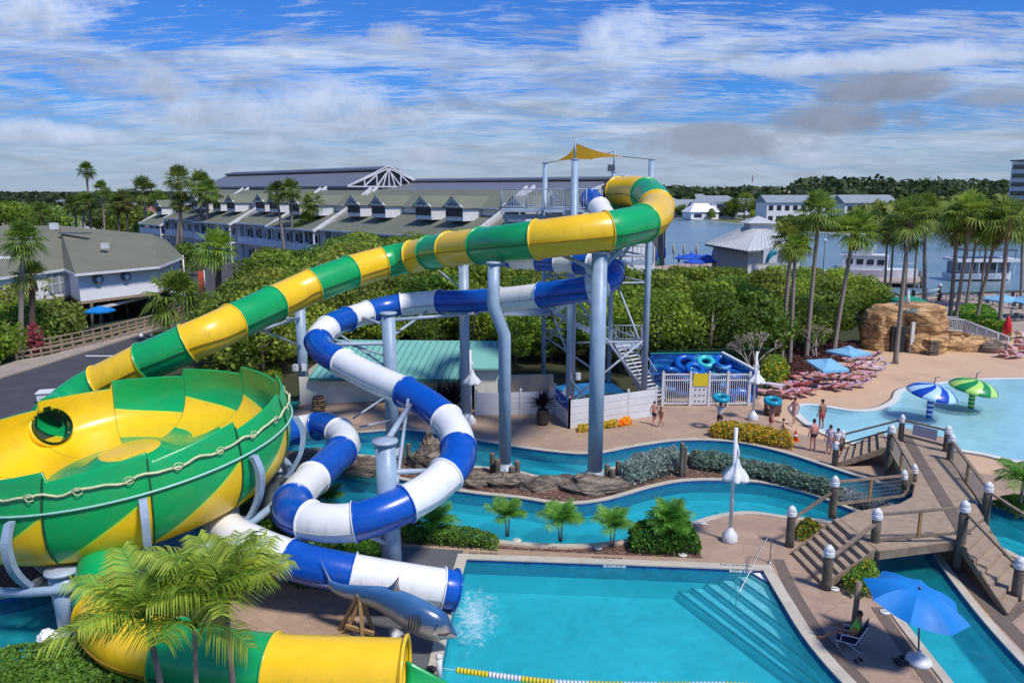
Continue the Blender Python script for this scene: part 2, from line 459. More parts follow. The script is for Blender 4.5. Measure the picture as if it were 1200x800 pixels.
COPE = M('coping_concrete', (.58, .52, .42), (.46, .41, .33), 1.2, .8, bump=.3, dirt=.25)
COPEW = M('white_coping', (.72, .71, .67), (.6, .59, .55), 1.2, .7, dirt=.2)
ASPH = M('asphalt', (.075, .075, .085), (.045, .045, .055), .5, .9, bump=.4, bscale=30, dirt=.2)
SIDEW = M('sidewalk', (.40, .33, .27), (.3, .25, .2), .6, .9, bump=.2, dirt=.3)
SOIL = M('soil_scrub', (.05, .045, .02), (.03, .05, .015), .4, .95, bump=.6)
LAWN = M('lawn', (.10, .13, .03), (.16, .15, .05), .1, .95, bump=.6)
GRAVEL = M('amber_gravel', (.50, .28, .08), (.28, .15, .05), 9, .9, bump=1, bscale=14, contrast=.1)
SANDM = M('sand_terrace', (.42, .33, .26), (.34, .27, .22), .3, .9, dirt=.2)

def mulch():
    m = bpy.data.materials.new('bark_mulch'); t = NT(m); P = t.pos()
    v = t.n('ShaderNodeTexVoronoi', i_Scale=9); v.inputs['Randomness'].default_value = 1
    mp = t.n('ShaderNodeMapping'); mp.inputs['Scale'].default_value = (1, 2.2, 1); mp.inputs['Rotation'].default_value = (0, 0, .6); t.l(P, mp.inputs[0]); t.l(mp.outputs[0], v.inputs[0])
    s = t.n('ShaderNodeSeparateXYZ'); t.l(v.outputs['Color'], s.inputs[0])
    col = t.ramp(s.outputs[0], [(0, (.05, .025, .02)), (.6, (.15, .075, .05)), (.85, (.24, .13, .09)), (1, (.36, .24, .18))])
    t.out(col, .9, bump=v.outputs[0], bs=.9, bd=.05); return m
MULCH = mulch()
def rockm(name, c1, c2, c3):
    m = bpy.data.materials.new(name); t = NT(m); P = t.pos()
    f = t.ramp(t.noise(P, .9, 6, .65, .6), [(.3, 0), (.7, 1)])
    mp = t.n('ShaderNodeMapping'); mp.inputs['Scale'].default_value = (.5, .5, 2.2); t.l(P, mp.inputs[0])
    lay = t.noise(mp.outputs[0], 1.6, 6, .7, .5)
    col = t.mix(f, c1, c2); col = t.mix(t.ramp(lay, [(.42, 0), (.6, 1)]), c3, col)
    v = t.n('ShaderNodeTexVoronoi', feature='DISTANCE_TO_EDGE', i_Scale=.8); t.l(mp.outputs[0], v.inputs[0])
    cr = t.ramp(v.outputs[0], [(.0, 0), (.05, 1)])
    col = t.mix(cr, c3, col)
    h = t.math('ADD', lay, t.math('MULTIPLY', cr, .5))
    t.out(col, .85, bump=h, bs=.9, bd=.15); MATS[name] = m; return m
ROCKG = rockm('grey_rockwork', (.36, .29, .22), (.23, .185, .14), (.09, .07, .055))
ROCKO = rockm('ochre_rockwork', (.78, .53, .26), (.64, .36, .15), (.30, .16, .065))

def basin():
    m = bpy.data.materials.new('pool_basin'); t = NT(m); P = t.pos()
    s = t.n('ShaderNodeSeparateXYZ'); t.l(P, s.inputs[0])
    sc = t.n('ShaderNodeVectorMath', operation='SCALE'); sc.inputs['Scale'].default_value = 6; t.l(P, sc.inputs[0])
    ch = t.n('ShaderNodeTexVoronoi', distance='CHEBYCHEV', i_Scale=1); ch.inputs['Randomness'].default_value = .05; t.l(sc.outputs[0], ch.inputs[0])
    cs = t.n('ShaderNodeSeparateXYZ'); t.l(ch.outputs['Color'], cs.inputs[0])
    tile = t.mix(cs.outputs[0], (.006, .05, .20), (.012, .11, .34))
    pl = t.mix(t.noise(P, .35, 5), (.10, .62, .72), (.075, .54, .65))
    z = t.math('GREATER_THAN', s.outputs[2], -.62)
    t.out(t.mix(z, pl, tile), .5); return m
BASIN = basin()
BASINK = M('shallow_basin', (.62, .80, .86), (.52, .74, .82), .25, .6)
def water(name, tint, bumpscale, bs, deep=None, spec=.35, ripple=None):
    m = bpy.data.materials.new(name); t = NT(m); P = t.pos()
    mp = t.n('ShaderNodeMapping'); mp.inputs['Scale'].default_value = (1, .6, 1); t.l(P, mp.inputs[0])
    h = t.math('ADD', t.noise(mp.outputs[0], bumpscale, 4, .6, .8), t.math('MULTIPLY', t.noise(mp.outputs[0], bumpscale*.2, 3, .5, .5), 2.2))
    b = t.n('ShaderNodeBump', i_Strength=bs, i_Distance=.05); t.l(h, b.inputs['Height'])
    tr = t.n('ShaderNodeBsdfTransparent')
    lg = t.noise(P, .35, 5, .6, 1.2); c = t.mix(t.ramp(lg, [(.35, 0), (.7, 1)]), tint, tuple(x*.82 for x in tint))
    t.l(c, tr.inputs[0])
    df = t.n('ShaderNodeBsdfDiffuse'); c2 = deep or (.02, .42, .56)
    vd = t.mix(t.ramp(t.noise(P, 1.1, 6, .62, 1.6), [(.38, 0), (.66, 1)]), tuple(x*.9 for x in c2), tuple(min(1, x*1.18) for x in c2)); t.l(vd, df.inputs[0])
    m1 = t.n('ShaderNodeMixShader', i_0=.24); t.l(tr.outputs[0], m1.inputs[1]); t.l(df.outputs[0], m1.inputs[2])
    gl = t.n('ShaderNodeBsdfGlossy'); gl.inputs['Roughness'].default_value = .06; t.l(b.outputs[0], gl.inputs['Normal'])
    fr = t.n('ShaderNodeFresnel', i_IOR=1.33); t.l(b.outputs[0], fr.inputs['Normal'])
    m2 = t.n('ShaderNodeMixShader'); t.l(fr.outputs[0], m2.inputs[0]); t.l(m1.outputs[0], m2.inputs[1]); t.l(gl.outputs[0], m2.inputs[2])
    o = t.n('ShaderNodeOutputMaterial'); t.l(m2.outputs[0], o.inputs[0]); MATS[name] = m; return m
WPOOL = water('pool_water', (.60, .93, .96), 5, .9, (.03, .56, .63))
WRIV = water('river_water', (.52, .91, .95), 3.2, 1.0, (.02, .50, .58))
WKID = water('shallow_water', (.82, .95, .98), 6, .3, (.40, .72, .80))
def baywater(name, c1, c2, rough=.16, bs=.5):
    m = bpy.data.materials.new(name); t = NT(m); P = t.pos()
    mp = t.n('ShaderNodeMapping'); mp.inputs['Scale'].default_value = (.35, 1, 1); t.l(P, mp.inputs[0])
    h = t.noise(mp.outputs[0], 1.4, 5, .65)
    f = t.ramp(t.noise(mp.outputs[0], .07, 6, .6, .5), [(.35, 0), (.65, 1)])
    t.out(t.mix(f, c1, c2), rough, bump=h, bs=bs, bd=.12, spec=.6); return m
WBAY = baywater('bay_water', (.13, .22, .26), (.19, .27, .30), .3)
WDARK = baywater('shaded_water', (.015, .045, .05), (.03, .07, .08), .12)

def roofmat(name, c1, c2, metal=False):
    m = bpy.data.materials.new(name); t = NT(m); P = t.pos()
    f = t.ramp(t.noise(P, .25, 6, .7), [(.35, 0), (.65, 1)]); fine = t.noise(P, 5, 4, .7)
    col = t.mix(f, c1, c2); col = t.mix(t.math('MULTIPLY', fine, .4), col, tuple(x*.6 for x in c1))
    t.out(col, .9 if not metal else .45, bump=fine, bs=.3, bd=.05); MATS[name] = m; return m
SHING = roofmat('green_grey_shingle', (.19, .195, .135), (.15, .155, .11))
SHINGH = roofmat('hotel_shingle', (.18, .195, .14), (.145, .16, .12))
ARENA = roofmat('arena_metal_roof', (.19, .20, .215), (.155, .165, .18), True)
TEALR = roofmat('teal_metal_roof', (.24, .56, .47), (.19, .47, .40), True)
SILVR = roofmat('silver_metal_roof', (.58, .60, .60), (.46, .48, .49), True)
BRONZR = roofmat('shade_metal_roof', (.20, .22, .24), (.17, .18, .2), True)
TERRA = roofmat('terracotta_roof', (.34, .17, .12), (.28, .15, .11))
GREYR = roofmat('pale_grey_roof', (.30, .34, .37), (.24, .28, .31))
HOTW = M('hotel_wall', (.80, .82, .85), (.70, .73, .78), .2, .8, dirt=.12)
TANW = M('tan_wall', (.5, .44, .36), (.4, .36, .3), .2, .8, dirt=.2)
def mural():
    m = bpy.data.materials.new('ocean_mural'); t = NT(m); P = t.pos()
    mp = t.n('ShaderNodeMapping'); mp.inputs['Scale'].default_value = (.6, .6, 2.4); t.l(P, mp.inputs[0])
    f = t.noise(mp.outputs[0], 1.1, 6, .7, 1.5)
    col = t.ramp(f, [(.35, (.003, .03, .20)), (.5, (.005, .12, .42)), (.6, (.03, .32, .62)), (.7, (.45, .75, .85))])
    t.out(col, .5); return m
MURAL = mural()
def stripe_spiral(name, c1, c2, arms):
    m = bpy.data.materials.new(name); t = NT(m)
    tc = t.n('ShaderNodeTexCoord').outputs['Object']; s = t.n('ShaderNodeSeparateXYZ'); t.l(tc, s.inputs[0])
    an = t.math('ARCTAN2', s.outputs[1], s.outputs[0])
    r = t.math('POWER', t.math('ADD', t.math('MULTIPLY', s.outputs[0], s.outputs[0]), t.math('MULTIPLY', s.outputs[1], s.outputs[1])), .5)
    ph = t.math('ADD', t.math('MULTIPLY', an, arms/(2*math.pi)), t.math('MULTIPLY', r, .55))
    f = t.math('GREATER_THAN', t.math('FRACT', t.math('ADD', ph, 50)), .5)
    t.out(t.mix(f, c1, c2), .35, coat=.3); return m
MUSHB = stripe_spiral('mushroom_blue_stripes', (.004, .06, .42), (.45, .68, .85), 6)
MUSHG = stripe_spiral('mushroom_green_stripes', (.005, .25, .07), (.45, .72, .15), 6)
def towels():
    m = bpy.data.materials.new('striped_towel'); t = NT(m)
    tc = t.n('ShaderNodeTexCoord').outputs['Object']
    w = t.n('ShaderNodeTexWave', i_Scale=1.6, i_Distortion=.6); t.l(tc, w.inputs[0])
    oi = t.n('ShaderNodeObjectInfo').outputs['Random']
    a = t.ramp(oi, [(0, (.70, .13, .13)), (.35, (.75, .25, .25)), (.6, (.45, .16, .24)), (.85, (.75, .6, .66)), (1, (.6, .55, .7))])
    t.out(t.mix(t.math('MULTIPLY', t.ramp(w.outputs[0], [(.45, 0), (.55, 1)]), .5), a, (.62, .48, .50)), .85); return m
TOWEL = towels()
SKIN = M('skin_light', (.62, .34, .24), (.52, .27, .19), 3, .55)
SKINT = M('skin_tanned', (.36, .17, .10), (.28, .13, .08), 3, .55)
SKINR = M('skin_pink', (.66, .30, .23), (.58, .25, .2), 3, .55)
HAIR = M('dark_hair', (.02, .014, .01), (.035, .025, .018), 8, .6)
SHORTS = M('black_shorts', (.02, .02, .025), (.03, .03, .03), 5, .8)
LIMEC = M('lime_shirt', (.22, .62, .05), (.16, .5, .04), 5, .75)
PINKC = M('floral_cloth', (.66, .5, .55), (.35, .22, .32), 7, .8, contrast=.06)
NAVY = M('navy_cloth', (.02, .03, .10), (.015, .02, .07), 5, .8)
REDC = M('red_cloth', (.45, .06, .06), (.35, .05, .05), 5, .8)
# ================================================================ camera, sun, sky
cam = bpy.data.objects.new('camera', bpy.data.cameras.new('camera')); COL.objects.link(cam)
cam.location = (0, 0, H); cam.rotation_euler = (math.pi/2-TH, 0, 0)
cam.data.sensor_width = 36; cam.data.lens = 27; cam.data.clip_end = 9000; cam.data.clip_start = .1
scene.camera = cam
SUN_EL, SUN_AZ = 56, 134      # azimuth clockwise from +Y (the viewing direction)
sd = bpy.data.lights.new('sun', 'SUN'); sd.energy = 3.9; sd.angle = R(8); sd.color = (1, .95, .87)
so = bpy.data.objects.new('sun', sd); COL.objects.link(so)
sv = Vector((math.sin(R(SUN_AZ))*math.cos(R(SUN_EL)), math.cos(R(SUN_AZ))*math.cos(R(SUN_EL)), math.sin(R(SUN_EL))))
so.rotation_euler = (-sv).to_track_quat('-Z', 'Y').to_euler()
scene.view_settings.view_transform = 'Standard'; scene.view_settings.look = 'None'; scene.view_settings.exposure = 0
w = bpy.data.worlds.new('World'); scene.world = w
def make_sky():
    t = NT(w)
    sky = t.n('ShaderNodeTexSky', sky_type='NISHITA'); sky.sun_disc = False
    sky.sun_elevation = R(SUN_EL); sky.sun_rotation = R(SUN_AZ); sky.air_density = 1.2; sky.dust_density = .4; sky.ozone_density = 3
    d = t.n('ShaderNodeTexCoord').outputs['Generated']
    s = t.n('ShaderNodeSeparateXYZ'); t.l(d, s.inputs[0]); x, y, z = s.outputs
    zc = t.math('ADD', t.math('MAXIMUM', z, 0), .13)
    cv = t.n('ShaderNodeCombineXYZ'); t.l(t.math('DIVIDE', x, zc), cv.inputs[0]); t.l(t.math('DIVIDE', y, zc), cv.inputs[1])
    pl = cv.outputs[0]
    # cloud plane tilted so streaks run from lower left to upper right
    mp = t.n('ShaderNodeMapping'); mp.inputs['Rotation'].default_value = (0, 0, R(-28)); mp.inputs['Scale'].default_value = (.55, 1.0, 1); mp.inputs['Location'].default_value = (3.1, 1.7, 0); t.l(pl, mp.inputs[0])
    big = t.noise(mp.outputs[0], 1.15, 10, .66, .9)
    mp2 = t.n('ShaderNodeMapping'); mp2.inputs['Rotation'].default_value = (0, 0, R(18)); mp2.inputs['Scale'].default_value = (1, 4.5, 1); t.l(pl, mp2.inputs[0])
    rip = t.noise(mp2.outputs[0], 5.0, 6, .65, .8)
    mp3 = t.n('ShaderNodeMapping'); mp3.inputs['Location'].default_value = (7, 2, 0); t.l(pl, mp3.inputs[0])
    puff = t.noise(mp3.outputs[0], 2.3, 8, .6, .5)
    elev = t.math('MAXIMUM', z, 0)
    lowcov = t.ramp(elev, [(.02, .22), (.26, .0)])
    cov = t.math('ADD', t.math('ADD', big, t.math('MULTIPLY', t.math('SUBTRACT', rip, .5), .48)), lowcov)
    veil = t.ramp(cov, [(.53, 0), (.63, .52), (.82, .95)])
    # sky colour (darker towards the zenith)
    sc = t.n('ShaderNodeVectorMath', operation='MULTIPLY'); t.l(sky.outputs[0], sc.inputs[0]); sc.inputs[1].default_value = (.22, .58, 1.32)
    hz = t.ramp(elev, [(0, (.47, .56, .70)), (.12, (.54, .63, .79)), (.45, (.74, .81, .95))])
    # light and dark within the veil
    shade = t.math('MULTIPLY_ADD', t.ramp(puff, [(.38, 0), (.60, 1)]), .50, .66)
    vs = t.n('ShaderNodeVectorMath', operation='SCALE'); t.l(hz, vs.inputs[0]); t.l(shade, vs.inputs['Scale'])
    STR = .10
    cl10 = t.n('ShaderNodeVectorMath', operation='SCALE'); t.l(vs.outputs[0], cl10.inputs[0]); cl10.inputs['Scale'].default_value = 1/STR
    col = t.mix(veil, sc.outputs[0], cl10.outputs[0])
    # single cumulus clouds, each at its own bearing: (px, py, half width, half height, brightness top, bottom)
    az = t.math('ARCTAN2', x, y); el = t.math('ARCSINE', z)
    wn = t.noise(d, 14, 8, .6, .6); wn2 = t.noise(d, 30, 5, .6)
    for (px, py, rx, ry, top, bot) in [(733, 52, 48, 40, .80, .62), (40, 24, 75, 30, .80, .45), (50, 158, 62, 14, .82, .50), (105, 163, 50, 13, .85, .5),
                                       (330, 138, 165, 42, .74, .46), (160, 100, 75, 26, .62, .40), (315, 172, 70, 14, .70, .42), (500, 183, 40, 13, .72, .46), (985, 142, 90, 22, .34, .24), (1040, 106, 75, 20, .36, .27),
                                       (840, 170, 110, 24, .34, .27), (1175, 115, 60, 15, .42, .33), (945, 188, 34, 9, .74, .5), (1000, 75, 230, 15, .74, .60), (470, 45, 38, 18, .6, .5)]:
        r = ray(px, py).normalized(); a0 = math.atan2(r.x, r.y); e0 = math.asin(r.z)
        da = t.math('DIVIDE', t.math('SUBTRACT', az, a0), rx/900); de = t.math('DIVIDE', t.math('SUBTRACT', el, e0), ry/900)
        de2 = t.math('MULTIPLY', de, t.math('ADD', 1.0, t.math('MULTIPLY', t.math('LESS_THAN', de, 0), .5)))
        q = t.math('ADD', t.math('MULTIPLY', da, da), t.math('MULTIPLY', de2, de2))
        mval = t.math('ADD', t.math('SUBTRACT', 1, q), t.math('MULTIPLY', t.math('SUBTRACT', wn, .50), 3.0))
        mval = t.math('MULTIPLY', mval, 1.0)
        mk = t.ramp(mval, [(.0, 0), (.35, .35), (.95, .92)])
        mk = t.math('MULTIPLY', mk, t.ramp(q, [(.6, 1), (1.0, 0)]) if False else 1.0)
        b = t.math('MULTIPLY_ADD', t.ramp(t.math('ADD', t.math('MULTIPLY', de, .45), t.math('MULTIPLY', wn2, 1.5)), [(.35, 0), (1.25, 1)]), top-bot, bot)
        cc = t.n('ShaderNodeVectorMath', operation='SCALE'); cc.inputs[0].default_value = (.78/STR, .91/STR, 1.22/STR); t.l(b, cc.inputs['Scale'])
        col = t.mix(mk, col, cc.outputs[0])
    haze = t.ramp(elev, [(.0, .75), (.10, 0)])
    col = t.mix(haze, col, (.40/STR, .48/STR, .60/STR))
    bg = t.n('ShaderNodeBackground', i_Strength=STR); t.l(col, bg.inputs[0])
    o = t.n('ShaderNodeOutputWorld'); t.l(bg.outputs[0], o.inputs[0])
make_sky()

# ================================================================ outlines of land and water
main_pool = gpoly([(546, 655), (720, 661), (895, 668)]) + gopen([(897, 672), (916, 704), (938, 740), (965, 775), (1000, 812), (1060, 868)], 5) + gpoly([(1060, 900), (480, 900), (493, 860), (512, 800), (530, 712)])
river_out = gcurve([(420, 507), (480, 504), (560, 516), (620, 526), (690, 532), (745, 523), (800, 516), (860, 518), (920, 531), (985, 552), (1060, 575), (1110, 585), (1160, 592), (1215, 612), (1290, 640),
                    (1290, 690), (1215, 662), (1168, 640), (1120, 626), (1085, 628), (1098, 655), (1125, 693), (1165, 742), (1230, 810), (1330, 900),
                    (1190, 900), (1120, 806), (1072, 745), (1047, 712), (1030, 686), (1028, 655), (1012, 632), (975, 612), (925, 606), (880, 600), (845, 603), (812, 612), (760, 628), (700, 637), (640, 638), (560, 631), (470, 618),
                    (400, 603), (345, 590), (290, 618), (225, 672), (150, 722), (60, 762), (-60, 800), (-200, 800), (-200, 660), (-40, 640), (100, 610), (200, 575), (290, 545), (325, 528), (345, 512), (385, 508)], 4)
island = gcurve([(330, 545), (360, 530), (420, 533), (475, 537), (540, 545), (600, 551), (650, 561), (700, 553), (745, 540), (800, 531), (870, 541), (950, 560), (1020, 583), (1062, 600), (1050, 613), (1010, 602), (955, 581), (900, 567), (850, 563), (800, 564), (760, 572), (710, 586), (660, 591), (610, 584), (540, 576), (470, 562), (420, 552), (375, 547)], 4)
isle2 = gcurve([(-120, 640), (0, 648), (45, 660), (62, 682), (20, 698), (-60, 706), (-150, 700)], 4)
kids_pool = gcurve([(934, 480), (950, 475), (1000, 482), (1032, 480), (1052, 470), (1060, 458), (1095, 451), (1160, 445), (1260, 448), (1340, 480), (1300, 545), (1200, 541), (1150, 531), (1095, 524), (1040, 526), (995, 517), (955, 500)], 5)
bay = gpoly([(690, 300), (760, 320), (850, 326), (900, 334), (960, 340), (1040, 344), (1100, 343), (1200, 340), (1500, 345), (1900, 345), (1900, 277), (1500, 273), (1200, 273), (1100, 273), (1000, 274), (930, 270), (880, 263), (830, 258), (775, 254), (735, 252), (690, 262)])
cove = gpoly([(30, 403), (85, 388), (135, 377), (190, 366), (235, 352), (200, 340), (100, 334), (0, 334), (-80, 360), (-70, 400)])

BIG = [(-2600, -60), (2600, -60), (2600, 5200), (-2600, 5200)]
sheet('ground', BIG, [main_pool, river_out, kids_pool, bay, cove], 0, SOIL)
sheet('island_ground', island, [], .0, MULCH)
sheet('small_island_ground', isle2, [], .0, MULCH)
def basin_mesh(name, lp, holes, depth, BASIN=BASIN):
    sheet(name+'_floor', offset(lp, .02), [], -depth, BASIN)
    mb = MB()
    for l in [lp]+holes:
        n = len(l); mb.add([(p[0], p[1], .015) for p in l]+[(p[0], p[1], -depth) for p in l], [(i, (i+1) % n, (i+1) % n+n, i+n) for i in range(n)])
    mb.build(name+'_walls', BASIN, kind='structure')
basin_mesh('main_pool', main_pool, [], 1.35)
basin_mesh('river', river_out, [island, isle2], 1.05)
basin_mesh('shallow_pool', kids_pool, [], .30, BASINK)
sheet('main_pool_water', main_pool, [], -.13, WPOOL)
sheet('river_water', river_out, [island, isle2], -.13, WRIV)
sheet('shallow_pool_water', kids_pool, [], -.05, WKID)
sheet('bay_water', offset(bay, .5), [], -.35, WBAY)
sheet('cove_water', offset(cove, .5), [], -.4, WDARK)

# paved surfaces
deck_out = gpoly([(290, 486), (345, 473), (560, 467), (640, 480), (775, 468), (900, 460), (1000, 420), (1350, 380), (1900, 560), (1900, 960), (240, 960), (240, 800), (270, 700), (330, 648), (300, 560)])
sheet('deck', deck_out, [main_pool, river_out, kids_pool, island], .005, PAVE)
peach_out = gopen([(905, 452), (950, 432), (1010, 402), (1080, 398), (1200, 385), (1400, 380)], 3)+gpoly([(1500, 560)])+gopen([(1250, 570), (1160, 556), (1110, 552), (1040, 545), (985, 520), (935, 508), (905, 488), (888, 470)], 3)
sheet('peach_deck', peach_out, [kids_pool, river_out], .010, PEACH)
terr = gpoly([(1060, 352), (1100, 346), (1200, 343), (1500, 350), (1500, 384), (1200, 388), (1120, 392)])
sheet('terrace', terr, [], .012, SANDM)
grid1 = gpoly([(470, 640), (543, 645), (541, 654), (524, 705), (508, 760), (490, 826), (360, 815), (425, 730), (440, 690)])
sheet('mat_tiles', grid1, [main_pool], .010, GRIDP)
bed = gpoly([(300, 560), (345, 580)])+gopen([(345, 597), (400, 610), (470, 623), (560, 636), (640, 643), (700, 642), (760, 633), (808, 617)], 3)+gpoly([(815, 640), (824, 654), (720, 650), (546, 641), (470, 637), (436, 690), (330, 668), (250, 700)])
sheet('planting_bed', bed, [main_pool, river_out], .014, MULCH)
bedl = gpoly([(-200, 790), (60, 770), (150, 735), (230, 690), (270, 700), (250, 960), (-300, 960)])
sheet('planting_bed_left', bedl, [river_out, main_pool], .012, SOIL)
bed3 = gpoly([(893, 400), (1003, 402), (1008, 416), (930, 440), (905, 452), (880, 447), (880, 410)])
sheet('palm_bed', bed3, [], .016, MULCH)
gravel = gpoly([(1130, 665), (1178, 700), (1190, 712), (1150, 726), (1112, 668)])
sheet('gravel_bed', gravel, [river_out], .018, GRAVEL)
road = gpoly([(-400, 560), (-60, 462), (40, 432), (190, 385), (232, 365), (205, 345), (190, 325), (235, 305), (290, 303), (292, 320), (262, 345), (300, 372), (240, 400), (190, 420), (110, 452), (0, 500), (-300, 640)])
sheet('asphalt_road', road, [cove], .006, ASPH)
# kerb and pavement along the road
walk = gpoly([(-400, 545), (-60, 452), (20, 424), (60, 417), (190, 379), (190, 385), (40, 432), (-60, 462), (-400, 560)])
mb = MB(); mb.slab([(p[0], p[1], .13) for p in walk], .14); mb.build('pavement', SIDEW, kind='structure')
mb = MB(); kp = gopen([(-300, 642), (0, 502), (110, 454), (190, 422), (240, 402)], 3)
mb.tube([(p[0], p[1], .1) for p in kp], .12, 6); mb.build('road_kerb', COPEW, kind='structure')
mb = MB(); mb.slab([Vector((p[0], p[1], .02)) for p in gpoly([(100, 416.5), (215, 416.5), (215, 417.6), (100, 417.6)])], .012); mb.build('road_marking', COPEW, kind='structure')
sheet('lawn', gpoly([(225, 372), (250, 352), (262, 362), (255, 378), (240, 385)]), [], .02, LAWN)

# copings and border bands
mb = MB()
ring(mb, main_pool, -.04, .36, 0, .05); mb.build('main_pool_coping', COPE, kind='structure')
mb = MB(); ring(mb, river_out, -.03, .26, 0, .05); mb.build('river_coping', COPE, kind='structure')
mb = MB(); ring(mb, island, -.24, .02, 0, .05); mb.build('island_coping', COPE, kind='structure')
mb = MB(); ring(mb, isle2, -.24, .02, 0, .05); mb.build('small_island_coping', COPE, kind='structure')
mb = MB(); ring(mb, kids_pool, -.03, .42, 0, .06); mb.build('shallow_pool_coping', COPEW, kind='structure')
mb = MB(); ring(mb, offset(kids_pool, .42), 0, .16, 0, .03); mb.build('shallow_pool_border', BANDP, kind='structure')
def band(name, pts, w, z, mat, flip=1):
    c = gopen(pts, 5); mb = MB(); a = []; b = []
    for i, p in enumerate(c):
        q = Vector(c[min(i+1, len(c)-1)])-Vector(c[max(i-1, 0)]); q.normalize(); nrm = Vector((q.y, -q.x))*flip
        a.append((p[0], p[1], z)); b.append((p[0]+nrm.x*w, p[1]+nrm.y*w, z))
    n = len(c); mb.add(a+b, [(i, i+1, i+1+n, i+n) if flip < 0 else (i, i+n, i+n+1, i+1) for i in range(n-1)]); mb.build(name, mat, kind='structure')
band('pool_border_band', [(905, 655), (921, 690), (943, 728), (972, 768), (1010, 808), (1070, 868)], .42, .02, BANDP, -1)
band('river_border_band', [(1035, 712), (1062, 750), (1108, 811), (1175, 900)], .4, .021, BANDP, 1)
band('river_border_band_right', [(1106, 655), (1133, 690), (1176, 738), (1240, 802), (1345, 895)], .5, .022, BANDP, -1)
band('path_border_band', [(1165, 728), (1190, 708), (1230, 690)], .4, .024, BANDP, 1)
band('lower_pool_border', [(560, 468), (640, 508), (735, 508)], .01, .02, BANDP, 1) if False else None

# steps inside the main pool (corner, fanning towards the far right)
A0, B0 = Vector(XY(895, 668)), Vector(XY(1010, 815))
mb = MB()
edgeTop = [(880, 668), (862, 667), (845, 666.5), (828, 666), (812, 665.5), (797, 665)]
edgeBot = [(905, 683), (918, 706), (934, 731), (950, 755), (966, 775), (990, 800)]
cor = Vector(XY(897, 668))
for i in range(6):
    a = Vector(XY(*edgeTop[i])); b = Vector(XY(*edgeBot[i]))
    z = -.11-.18*i
    mb.slab([(a.x, a.y, z), (cor.x+.02, cor.y+.02, z), (b.x+.1, b.y, z)][::-1] if i == 0 else [(a.x, a.y, z), (cor.x, cor.y, z), (Vector(XY(*edgeBot[max(0, i-1)])).x, Vector(XY(*edgeBot[max(0, i-1)])).y, z), (b.x, b.y, z)][::-1], 1.35+z, i)
mb.build('pool_steps', [M('pool_step_%d' % i, c, tuple(x*.93 for x in c), 1, .7) for i, c in enumerate([(.95, .93, .92), (.90, .90, .92), (.66, .84, .90), (.45, .78, .86), (.28, .72, .82), (.16, .66, .76)])], kind='structure')  # treads painted bluer with depth, standing in for light absorbed by the water
mb = MB()
for i in range(6):
    a = Vector(XY(*edgeTop[i])); b = Vector(XY(*edgeBot[i])); z = -.105-.18*i
    mb.beam((a.x, a.y, z), (b.x, b.y, z), .09, .04)
mb.build('pool_step_edges', M('step_edge_tile', (.01, .05, .14), (.02, .07, .2), 3, .5), kind='structure')
# ================================================================ slides
def slide_path(pts, n=7):
    """pts: (px, py, distance, mark). Returns dense list of points and section start indexes with colours"""
    W = [tuple(D(p[0], p[1], p[2])) if len(p) < 5 else (p[0], p[1], p[2]) for p in pts]
    C = [Vector(c) for c in crom(W, n)]
    marks = [(i*n, p[3]) for i, p in enumerate(pts) if p[3]]
    return C, marks
def tube_frame(C):
    fr = []
    k = len(C)
    for i in range(k):
        d = (C[min(i+1, k-1)]-C[max(i-1, 0)]).normalized()
        a = d.cross(Vector((0, 0, 1)))
        a = a.normalized() if a.length > .05 else Vector((1, 0, 0))
        fr.append((d, a, a.cross(d)))
    return fr
def tube_sections(root, C, marks, rad, mats, n=28, inner=True, seam=True):
    fr = tube_frame(C)
    for mi_, (s, colr) in enumerate(marks):
        e = marks[mi_+1][0] if mi_+1 < len(marks) else len(C)-1
        if e <= s: continue
        mb = MB(); idx = list(range(s, e+1)); nn = n
        def ringv(i, r, off=0):
            d, a, b = fr[i]; c = C[i]+d*off
            return [c+(a*math.cos(2*math.pi*j/nn)+b*math.sin(2*math.pi*j/nn))*r for j in range(nn)]
        rows = [ringv(i, rad) for i in idx]
        vs = [v for r in rows for v in r]; fs = []
        for i in range(len(rows)-1):
            for j in range(nn):
                j2 = (j+1) % nn; fs.append((i*nn+j, i*nn+j2, (i+1)*nn+j2, (i+1)*nn+j))
        mb.add(vs, fs, 0, True)
        rows = [ringv(i, rad-.03) for i in idx]; vs = [v for r in rows for v in r]
        mb.add(vs, [f[::-1] for f in fs], 0, True)
        # bell ends with bolted flanges
        for (i, sg) in ((s, 1), (e, -1)):
            prof = [(rad-.03, 0), (rad+.075, 0), (rad+.075, .035*sg), (rad+.004, .06*sg)]
            rr = [ringv(i, r, o) for r, o in prof]; vs = [v for r in rr for v in r]; f2 = []
            for q in range(3):
                for j in range(nn):
                    j2 = (j+1) % nn; f2.append((q*nn+j, q*nn+j2, (q+1)*nn+j2, (q+1)*nn+j))
            mb.add(vs, f2, 0, True)
        sec = mb.build('tube_section', mats[colr], root)
        if seam:
            for sg in (1, -1):
                m2 = MB(); vs = []; f3 = []
                for q, i in enumerate(idx):
                    d, a, b = fr[i]; base = C[i]+a*sg*rad*.975-b*rad*.18
                    o = (a*sg*.985-b*.18).normalized()
                    vs += [base+o*0+b*.018, base+o*.055+b*.018, base+o*.055-b*.018, base+o*0-b*.018]
                for q in range(len(idx)-1):
                    for j in range(4):
                        j2 = (j+1) % 4; f3.append((q*4+j, q*4+j2, (q+1)*4+j2, (q+1)*4+j))
                m2.add(vs, f3, 0)
                m2.build('seam_flange', mats[colr+'s'], sec)
TM = {'y': YEL, 'g': GRN, 'b': BLU, 'w': WHG}
TM['ys'] = M('seam_brown', (.22, .11, .01), (.3, .16, .01), 2, .5); TM['gs'] = M('seam_green', (.003, .07, .03), (.003, .05, .02), 2, .5)
